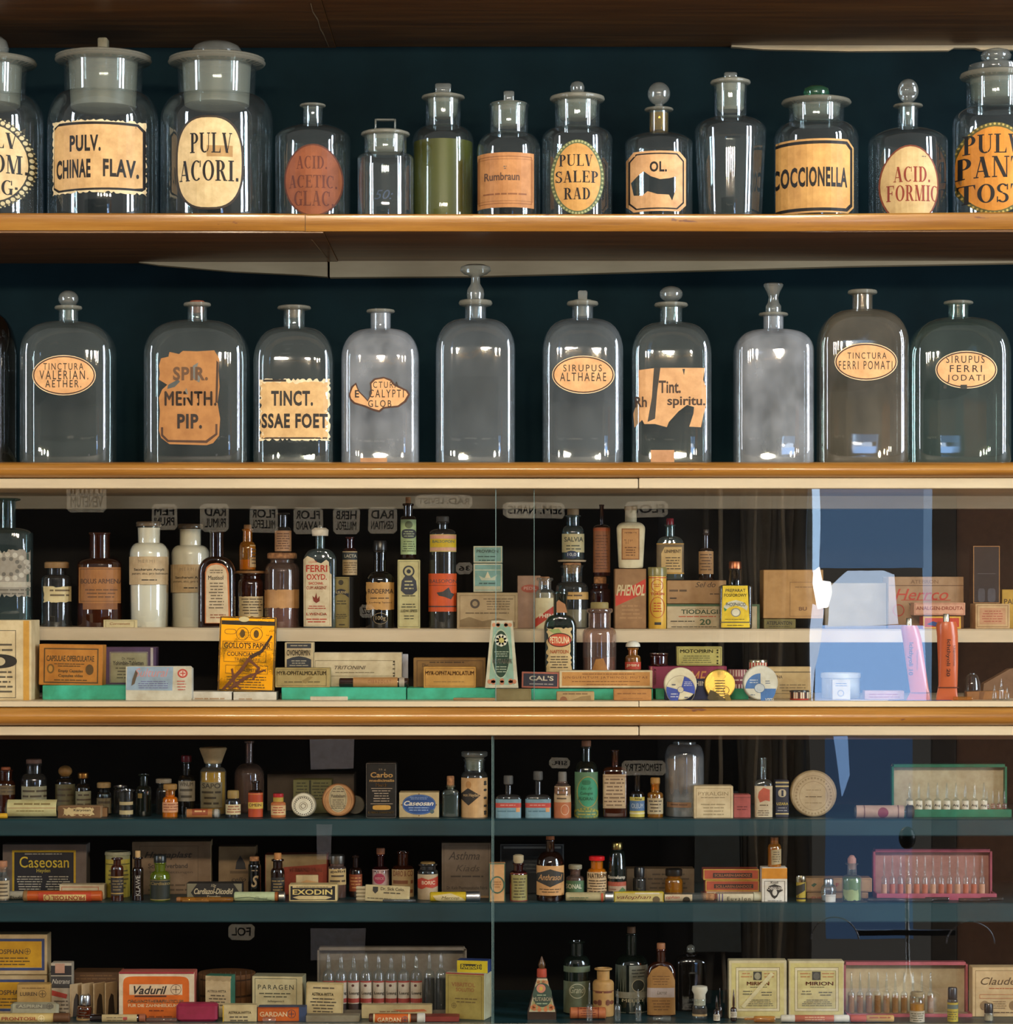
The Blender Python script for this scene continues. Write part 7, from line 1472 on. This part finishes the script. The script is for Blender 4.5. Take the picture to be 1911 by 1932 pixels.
B0('small vial with ridged chrome cap and scribbled tan label', 158, 14, 1893, 9, 1897, 1903, Y=0.05, g='amber', lip=0, extra=[('cap', 11, 1877, 1895, 'm#b0b4b8')], art=lab(143, 1900, 170, 1926, '#a88a5c', 4), tilt=0.06)
X3('large orange and white carton with white banner script and a ringed cross', 224, 1834, 367, 1926, 0.06, 0.03, '#c9b9a0', [('so', 232, 1842, 357, 1926, '#c4601c', 9), ('r', 244, 1857, 344, 1877, '#c9b090'), ('t', 'Vaduril', 252, 1860, 315, 1876, '#2c2320', 'bi')] + cross(332, 1867, 10, '#54382a') + [('r', 254, 1878, 314, 1881, '#4c2c1c'), ('t', 'ORGANOTHERAPEUTICUM', 241, 1886, 346, 1892, '#d8b890', 'b'), ('t', 'FUR DIE ZAHNHEILKUNDE', 242, 1894, 346, 1900, '#d8b890', 'b'), ('l', 280, 1904, 310, 1910, 1, '#7a3414'), ('l', 256, 1914, 340, 1924, 1, '#8a4418'), ('r', 225, 1834, 366, 1837, '#8c2430')], side='#a85a4c')
bx('crimson rectangular case lying in front of the big orange carton', 332, 1894, 410, 1929, 0.03, 0.02, '#8c2440', sh='B', b=0.003, group=G3, name='flat_case', part='case_body')
lying('wrapped glass tube with cream label lying below the big orange carton', 170, 275, 7.5, 'B', 0.03, [('glass_tube', 170, 275, 0.95, 'brown'), ('collar', 262, 275, 1.02, '#8a5038')], art=[('r', 192, 1915, 258, 1932, '#b09c72'), ('l', 200, 1918, 240, 1928, 2, '#7a6a4c'), ('r', 232, 1919, 240, 1924, '#a0403a')], group=G3)
lying('thin glass pipette lying by the crimson case', 276, 334, 4, 'B', 0.03, [('glass_tube', 276, 334, 1, 'pinkish')], group=G3)
can('brown wooden keg with hoops, behind the cream wrapped packet', 428, 54, 1834, 'B', 0.15, '#6a482c', [('r', 375, 1850, 481, 1853, '#3c2818'), ('r', 375, 1880, 481, 1884, '#3c2818')] + [('r', x, 1834, x + 1, 1910, '#4c3420') for x in range(380, 480, 9)], name='wooden_keg', cat='keg', part='keg_body', group=G3)
X3('cream wrapped packet with green side and torn top, before the wooden keg', 389, 1841, 439, 1920, 0.065, 0.02, '#b09c78', [('t', 'ASTRKA-WITTA', 393, 1868, 430, 1873, '#54493a', 'b'), ('l', 396, 1876, 430, 1900, 4, '#54493a'), ('torn', 389, 1841, 440, 1852, '#9a8664', 23, 4)], side='#3c6a54', yaw=-0.18, name='paper_packet', cat='packet')
X3('yellowed packet with handwritten lines, cut by the bottom edge beside the crimson case', 420, 1896, 484, 1930, 0.03, 0.015, '#b8a67c', [('t', 'ASTRKA-WITTA', 431, 1908, 474, 1913, '#54493a', 'b'), ('l', 430, 1916, 472, 1929, 2, '#54493a'), ('r', 420, 1897, 422, 1930, '#b8961c')], name='paper_packet', cat='packet')
X3('olive-cream carton with framed panel and spaced dark capitals', 477, 1842, 573, 1925, 0.075, 0.03, '#b0a37c', [('f', 482, 1846, 562, 1922, 1, '#4c5244'), ('t', 'PARAGEN', 488, 1858, 556, 1867, '#33332b', 'w'), ('l', 490, 1872, 552, 1884, 2, '#54503c'), ('t', 'Salbengemisch', 506, 1887, 538, 1892, '#33332b', 'i')], side='#8a8468', yaw=-0.08)
X3('low orange carton with navy ends and white capitals, before the olive-cream carton', 486, 1900, 577, 1930, 0.035, 0.02, '#b5561c', [('t', 'GARDAN', 490, 1909, 542, 1918, '#cfb08a', 'b')] + cross(550, 1913, 8, '#2c2c3c') + [('r', 564, 1900, 577, 1930, '#34405c'), ('r', 486, 1900, 564, 1902, '#8a3c14')], side='#34405c')
lying('crumpled clear wrapper twist before the low orange carton', 496, 520, 6, 'B', 0.02, [('wrapper', 496, 520, 1, 'vial')], group=G3, name='wrapper_twist', cat='wrapper')
X3('cream packet with dense handwriting on the yellow backing, beside the ampoule tray', 576, 1855, 646, 1925, 0.06, 0.012, '#b5a276', [('f', 577, 1856, 645, 1924, 0.8, '#9a8450'), ('t', 'ASTRKA-WITTA', 587, 1873, 628, 1879, '#4c4232', 'b'), ('l', 582, 1861, 636, 1868, 1, '#54493a'), ('l', 584, 1882, 634, 1912, 5, '#4c4232')], name='paper_packet', cat='packet', roll=0.03)
tray('open grey ampoule carton with a leaning lid, holding the red-banded ampoules', 597, 1790, 880, 1915, 0.1, 'B', '#6a6258', '#6f675c', low=10, grp=G3)
zb3 = PYof(FL['B'] + 0.0022, 0.1)
for i in range(8):
    x = 620 + i * 23.6
    amp('large clear ampoule with white label banded in red, standing in the grey carton', x, 1797 + (i % 3) * 2, 11, None, 0.1, 'red-banded ampoules in the grey carton', liquid='l#5a2c24:0.5', fy=1854, art=[('r', x - 11, 1851, x + 11, 1894, '#b3a898'), ('r', x - 11, 1851, x + 11, 1854, '#963c34'), ('r', x - 11, 1884, x + 11, 1892, '#963c34'), ('t', 'Losung', x - 8, 1871, x + 9, 1878, '#33302c', 'b'), ('o', x - 4, 1857, x + 1, 1862, '#54332c')], zb=zb3, neck=1829)
for i in range(2):
    amp('dark-filled ampoule without label, at the end of the grey carton', 810 + i * 22, 1797, 10.5, None, 0.1, 'dark ampoules in the grey carton', liquid='l#15110e:0.95', fy=1845, zb=zb3, neck=1829)
X3('low tan-topped carton with red and yellow print, before the red-banded ampoules', 682, 1896, 815, 1916, 0.055, 0.015, '#a8966c', [('l', 710, 1906, 790, 1912, 1, '#7a5a3c'), ('p', [(740, 1905), (800, 1904), (806, 1908), (760, 1910)], '#a85a34')], )
bx('grey flat folder lying in front of the cream handwritten packet', 577, 1916, 678, 1930, 0.028, 0.02, '#7a705c', sh='B', group=G3, name='flat_case', part='case_body')
lying('brown tube with orange label, white capitals and white cap, lying at the bottom edge', 696, 802, 9, 'B', 0.024, [('tube_body', 696, 790, 0.95, '#4c2c1c'), ('cap', 786, 802, 1.05, '#b8b4aa')], art=[('r', 704, 1914, 775, 1936, '#b8581c'), ('t', 'GARDAN', 712, 1920, 756, 1928, '#d8c09a', 'b'), ('r', 704, 1914, 707, 1936, '#c9b88a'), ('r', 770, 1914, 773, 1936, '#c9b88a')] + cross(764, 1924, 6, '#3c465c'), group=G3)
bx('low dull red carton at the bottom edge beside the orange-labelled tube', 796, 1918, 866, 1930, 0.03, 0.025, '#7a3028', sh='B', group=G3, name='medicine_carton')
X3('upright yellow-olive carton with reddish capitals and pale side, against the glass edge', 845, 1836, 922, 1930, 0.05, 0.03, '#948444', [('f', 850, 1841, 917, 1928, 0.8, '#6a5c30'), ('t', 'VIBRITOL', 857, 1854, 904, 1862, '#8a5c34', 'b'), ('t', 'SOLUTIO', 866, 1864, 902, 1871, '#8a5c34', 'b'), ('l', 862, 1882, 910, 1894, 2, '#6a5830'), ('r', 846, 1836, 922, 1838.5, '#8c3c34')] + cross(862, 1898, 5, '#6a5830'), side='#a8a488', yaw=-0.3)
X3('small bright yellow carton with black bar lettering, on top of the yellow-olive carton', 864, 1812, 924, 1836, 0.055, 0.02, '#b8a41c', [('r', 871, 1819, 912, 1829, '#33301c'), ('t', 'Rivanol', 873, 1820, 902, 1828, '#b8a41c', 'b')] + cross(906, 1824, 5, '#b8a41c'), side='#2c3c6a', on=1, yaw=-0.2)
t = thing('tapered_bottle', 'pyramid-shaped bottle with red cap, pointed stopper and green flowered label', 'bottle', (PX(1022, 0.06), 0.06, FL['B']), G3)
s_ = sc(0.06)
zz = lambda y: PZ(y, 0.06) - FL['B']
mb = MB(); mb.rings([[(x * s_, y * s_, z) for x, y in ((-a, -b), (a, -b), (a, b), (-a, b))] for a, b, z in ((27, 18, 0.0), (27, 18, zz(1906)), (9.5, 8, zz(1843)))], '~#2c1c14'); mb.build('glass_body', t, 0)
mb = MB(); mb.lathe([(9 * s_, zz(1843)), (9.5 * s_, zz(1841)), (9 * s_, zz(1828)), (7 * s_, zz(1827))], '#a0402c', 20); mb.build('cap', t, 40)
mb = MB(); mb.lathe([(5 * s_, zz(1828)), (7 * s_, zz(1820)), (5 * s_, zz(1814)), (0.0004, zz(1804))], '~#4a3018', 16); mb.build('stopper', t, 50)
put_art([('p', [(1013, 1845), (1032, 1845), (1047, 1906), (998, 1906)], '#b0a488'), ('p', [(1014, 1848), (1031, 1848), (1045, 1904), (1000, 1904)], '#8f8a5c'), ('dots', 1004, 1894, 1042, 1902, 10, 4, '#b0683c'), ('dots', 1014, 1850, 1031, 1853, 5, 3.4, '#b07a50'), ('o', 1005, 1853, 1041, 1897, '#2c4034'), ('o', 1012, 1855, 1029, 1871, '#b5745c'), ('o', 1017, 1859, 1024, 1867, '#b59a44'), ('t', 'MUTABOR', 1005, 1879, 1040, 1886, '#c9c0a4', 'b'), ('l', 1010, 1873, 1034, 1878, 1, '#8a9a7c'), ('l', 1010, 1888, 1034, 1894, 1, '#8a9a7c')],
        lambda px, py, off: ((px - 1022) * s_, -(8 + (py - 1843) / 63 * 10) * s_ - off * 2 - 0.0004, zz(py)), t, 'paper_label')
B0('grey-green bottle with funnel mouth and a crest on its label, behind the orange roll', 1088, 25, 1775, 12, 1802, 1818, Y=0.1, g='dkgreen', lip=4, fill=(1822, 'l#3c4234:0.8', 'contents'), art=[('r', 1063, 1824, 1113, 1835, '#54604c'), ('r', 1063, 1852, 1113, 1912, '#5c6450'), ('oo', 1074, 1856, 1104, 1884, 1.4, '#b0b09a'), ('t', 'Grand', 1076, 1862, 1102, 1874, '#b0b09a', 'i')])
lying('orange printed paper roll lying in front of the grey-green bottle', 1075, 1143, 11, 'B', 0.055, [('roll_body', 1075, 1143, 1, '#a8623c')], art=[('r', 1090, 1898, 1092, 1924, '#7a3420'), ('r', 1128, 1898, 1130, 1924, '#7a3420'), ('l', 1094, 1902, 1126, 1918, 4, '#7a3420')], group=G3)
B0('tan stoneware-look jar with flared corked mouth and brown scalloped label', 1138, 20, 1826, 12, 1848, 1856, Y=0.08, g='#a5804c', cat='jar', lip=5, art=[('l', 1122, 1868, 1156, 1878, 1, '#6a3a24'), ('dots', 1124, 1890, 1154, 1894, 6, 4, '#6a3a24'), ('r', 1118, 1870, 1160, 1871.5, '#6a3a24')])
B0('big dark bottle with two label panels and tall narrow corked neck', 1191, 31, 1760, 10, 1800, 1820, Y=0.115, g='dkgreen', lip=2, st=('cork', 8, 1748, '#7a5c44'), fill=(1822, '~#121512', 'contents'), art=[('r', 1160, 1822, 1181, 1912, '#4c544c'), ('r', 1187, 1822, 1222, 1912, '#6c7068'), ('o', 1192, 1848, 1216, 1872, '#2c302c'), ('oo', 1192, 1848, 1216, 1872, 1.2, '#a8a48c'), ('r', 1162, 1872, 1220, 1884, '#86867a'), ('t', 'MELIST', 1174, 1885, 1216, 1891, '#b0aa90', 'b'), ('l', 1190, 1828, 1218, 1846, 3, '#3c403a')])
B0('flat amber bottle with reddish neck and tan arched label', 1247, 27, 1790, 8, 1814, 1836, Y=0.085, g='amber', sq=4, k=0.55, lip=2, st=('cork', 8, 1779, '#8a5c3c'), fill=(1840, 'l#4a2410:0.8', 'dark_tincture'), art=[('p', [(1222, 1915), (1222, 1846), (1230, 1830), (1244, 1822), (1258, 1824), (1268, 1836), (1273, 1850), (1274, 1915)], '#8a6434'), ('l', 1230, 1840, 1264, 1860, 4, '#6a4824'), ('r', 1222, 1864, 1272, 1882, '#9a8c86'), ('t', 'Lacroz', 1240, 1869, 1258, 1876, '#54483c', 'i'), ('l', 1230, 1886, 1266, 1908, 4, '#6a4824')])
B0('large dark violet-brown bottle with squared shoulders, behind the white-stoppered jar', 1303, 30, 1795, 12, 1802, 1816, Y=0.13, g='dark', sq=4, k=0.8, cone=0.8, lip=4, fill=(1818, 'l#241a1e:0.8', 'dark_contents'), st=('ball', 8, 1790, 8))
B0('small clear jar with thick white ground stopper and paper bands', 1320, 14, 1884, 12, 1896, 1900, Y=0.05, g='clear', cat='jar', lip=1, extra=[('prof', 'stopper', '#b8b4a4', [(11, 1896), (11, 1876), (15, 1868), (14, 1861), (9, 1860)])], art=[('r', 1306, 1904, 1334, 1914, '#3c342a'), ('r', 1306, 1914, 1334, 1918, '#a8926c')])
amp('brown pointed ampoule with white band, before the first of the twin cream cartons', 1384, 1866, 6, 'B', 0.035, 'brown pointed ampoules', liquid='l#2c140c:0.9', fy=1905, art=[('r', 1378, 1909, 1390, 1920, '#b8b0a0'), ('l', 1379, 1911, 1389, 1918, 3, '#4c443a')], g='brown', neck=1900, tipr=0.1)
amp('brown pointed ampoule with white band, shorter of two by the white-stoppered jar', 1352, 1878, 6, 'B', 0.032, 'brown pointed ampoules', liquid='l#2c140c:0.9', fy=1910, art=[('r', 1346, 1914, 1358, 1926, '#b8b0a0'), ('l', 1347, 1916, 1357, 1924, 3, '#4c443a')], g='brown', neck=1904, tipr=0.1)
amp('brown pointed ampoule without band, taller of two by the white-stoppered jar', 1358, 1864, 4.5, 'B', 0.06, 'brown pointed ampoules', liquid='l#2c140c:0.9', fy=1900, g='brown', neck=1898, tipr=0.1)
for i, (x, y, d) in enumerate(((1112, 1854, 'between the orange roll and the tan jar'), (1165, 1866, 'before the big dark bottle'), (1204, 1866, 'between the big dark bottle and the flat amber one'))):
    amp('clear ampoule standing ' + d, x, y, 6, 'B', 0.03, 'clear ampoules on the case bottom', neck=1894)
lying('crumpled clear glass shard lying before the flat amber bottle', 1232, 1266, 6, 'B', 0.03, [('glass_shard', 1232, 1250, 0.7, 'vial'), ('glass_end', 1248, 1266, 1, 'vial')], group=G3, name='glass_shard', cat='glass', yaw=-0.2)
mir = lambda x, c: [('r', x + 5, 1817, x + 104, 1918, '#b5a96e'), ('r', x + 13, 1825, x + 96, 1908, '#c2b796'), ('r', x + 18, 1831, x + 91, 1903, '#b5aa74'), ('f', x + 13, 1825, x + 96, 1908, 0.8, '#7a7048'), ('f', x + 18, 1831, x + 91, 1903, 0.8, '#7a7048'), ('r', x + 46, 1833, x + 62, 1849, '#33322c'), ('o', x + 48, 1835, x + 60, 1848, '#8a8670' if c else '#54524a'), ('t', 'MIRION', x + 34, 1852, x + 76 + (10 if not c else 0), 1859, '#a8402c', 'b'), ('l', x + 22, 1834, x + 44, 1846, 2, '#a8784c'), ('l', x + 64, 1834, x + 88, 1846, 2, '#a8784c'), ('l', x + 38, 1861, x + 74, 1864, 1, '#54503c'), ('l', x + 24, 1868, x + 46, 1878, 2, '#54503c'), ('l', x + 58, 1870, x + 84, 1880, 2, '#54503c'), ('l', x + 26, 1885, x + 84, 1899, 4, '#54503c')]
X3('yellow-framed cream carton with a pale streak and light oval picture, first of two alike', 1375, 1812, 1484, 1922, 0.055, 0.02, '#b5aa88', mir(1375, 1) + [('p', [(1398, 1898), (1454, 1834), (1460, 1838), (1404, 1902)], '#bdb48c')])
X3('yellow-framed cream carton with a dark square picture, second of two alike', 1488, 1813, 1592, 1922, 0.057, 0.02, '#b5aa88', mir(1486, 0))
tray('open pink-edged carton with cream lining, holding amber-filled ampoules', 1595, 1818, 1830, 1926, 0.085, 'B', '#a0505a', '#b3a384', low=6, grp=G3)
zb4 = PYof(FL['B'] + 0.0022, 0.085)
for i in range(10):
    x = 1606 + i * 16.6
    amp('clear ampoule half full of amber liquid, standing in the pink-edged carton', x, 1834, 6.5, None, 0.085, 'amber-filled ampoules in the pink-edged carton', liquid='l#a86a0c:0.75', fy=1878, zb=zb4, neck=1870)
X3('cream carton with cursive heading and two round medals, cut by the frame edge', 1834, 1825, 1965, 1926, 0.07, 0.025, '#b59c74', [('f', 1840, 1831, 1959, 1920, 0.8, '#7a6444'), ('t', 'Clauden', 1850, 1844, 1928, 1858, '#54422c', 'i'), ('l', 1850, 1863, 1950, 1867, 1, '#a0502c'), ('f', 1848, 1876, 1952, 1884, 0.7, '#a0502c'), ('o', 1849, 1888, 1866, 1906, '#7a6244'), ('o', 1904, 1888, 1921, 1906, '#7a6244'), ('l', 1868, 1888, 1902, 1904, 4, '#7a6244'), ('l', 1858, 1908, 1950, 1913, 1, '#54422c')])
B0('small bottle of amber liquid with cork-lined cap and handwritten label, before the amber ampoules', 1730, 14, 1878, 11, 1884, 1892, Y=0.035, g='clear', lip=1, extra=[('cap', 12, 1871, 1880, '#8a7a5c')], fill=(1893, 'l#c07a0c:0.8', 'amber_liquid'), art=[('r', 1718, 1908, 1745, 1932, '#a8a090'), ('l', 1720, 1911, 1743, 1928, 4, '#54503c')])
B0('slim bottle with black screw cap and yellow label', 1797, 10, 1880, 7, 1884, 1888, Y=0.035, g='smoke', lip=0, extra=[('cap', 9, 1863, 1884, '~#1c1c1e')], art=[('r', 1786, 1892, 1808, 1928, '#a89630'), ('r', 1786, 1896, 1808, 1904, '#54625c'), ('l', 1788, 1908, 1806, 1925, 4, '#54502c')])
B0('small vial with black cap and cream label, in front of the cursive-headed carton', 1865, 9, 1908, 7, 1910, 1913, Y=0.035, g='vial', lip=0, extra=[('cap', 8.5, 1893, 1911, '~#18181a')], fill=(1914, 'l#a89878:0.8', 'powder'))
lying('red and orange paper tube with white ends, lying before the twin cream cartons', 1473, 1602, 7, 'B', 0.028, [('tube_body', 1498, 1574, 0.95, '#a0502c'), ('end_cap', 1473, 1500, 1, '#bdb8aa'), ('end_cap', 1572, 1602, 1, '#c4c0b4')], art=[('l', 1514, 1918, 1560, 1926, 2, '#c9a078')], group=G3)
lying('orange and tan paper tube lying before the pink-edged carton', 1604, 1686, 7, 'B', 0.028, [('tube_body', 1604, 1634, 1, '#a84428'), ('tube_end', 1634, 1686, 0.95, '#b08c54')], art=[('l', 1640, 1917, 1680, 1924, 1, '#8a4428')], group=G3)
lying('brown glass ampoule lying by the twin cream cartons', 1422, 1462, 6, 'B', 0.028, [('glass_body', 1422, 1462, 1, 'honey'), ('tip', 1404, 1424, 0.4, 'honey')], group=G3, name='glass_ampoule', cat='ampoule')
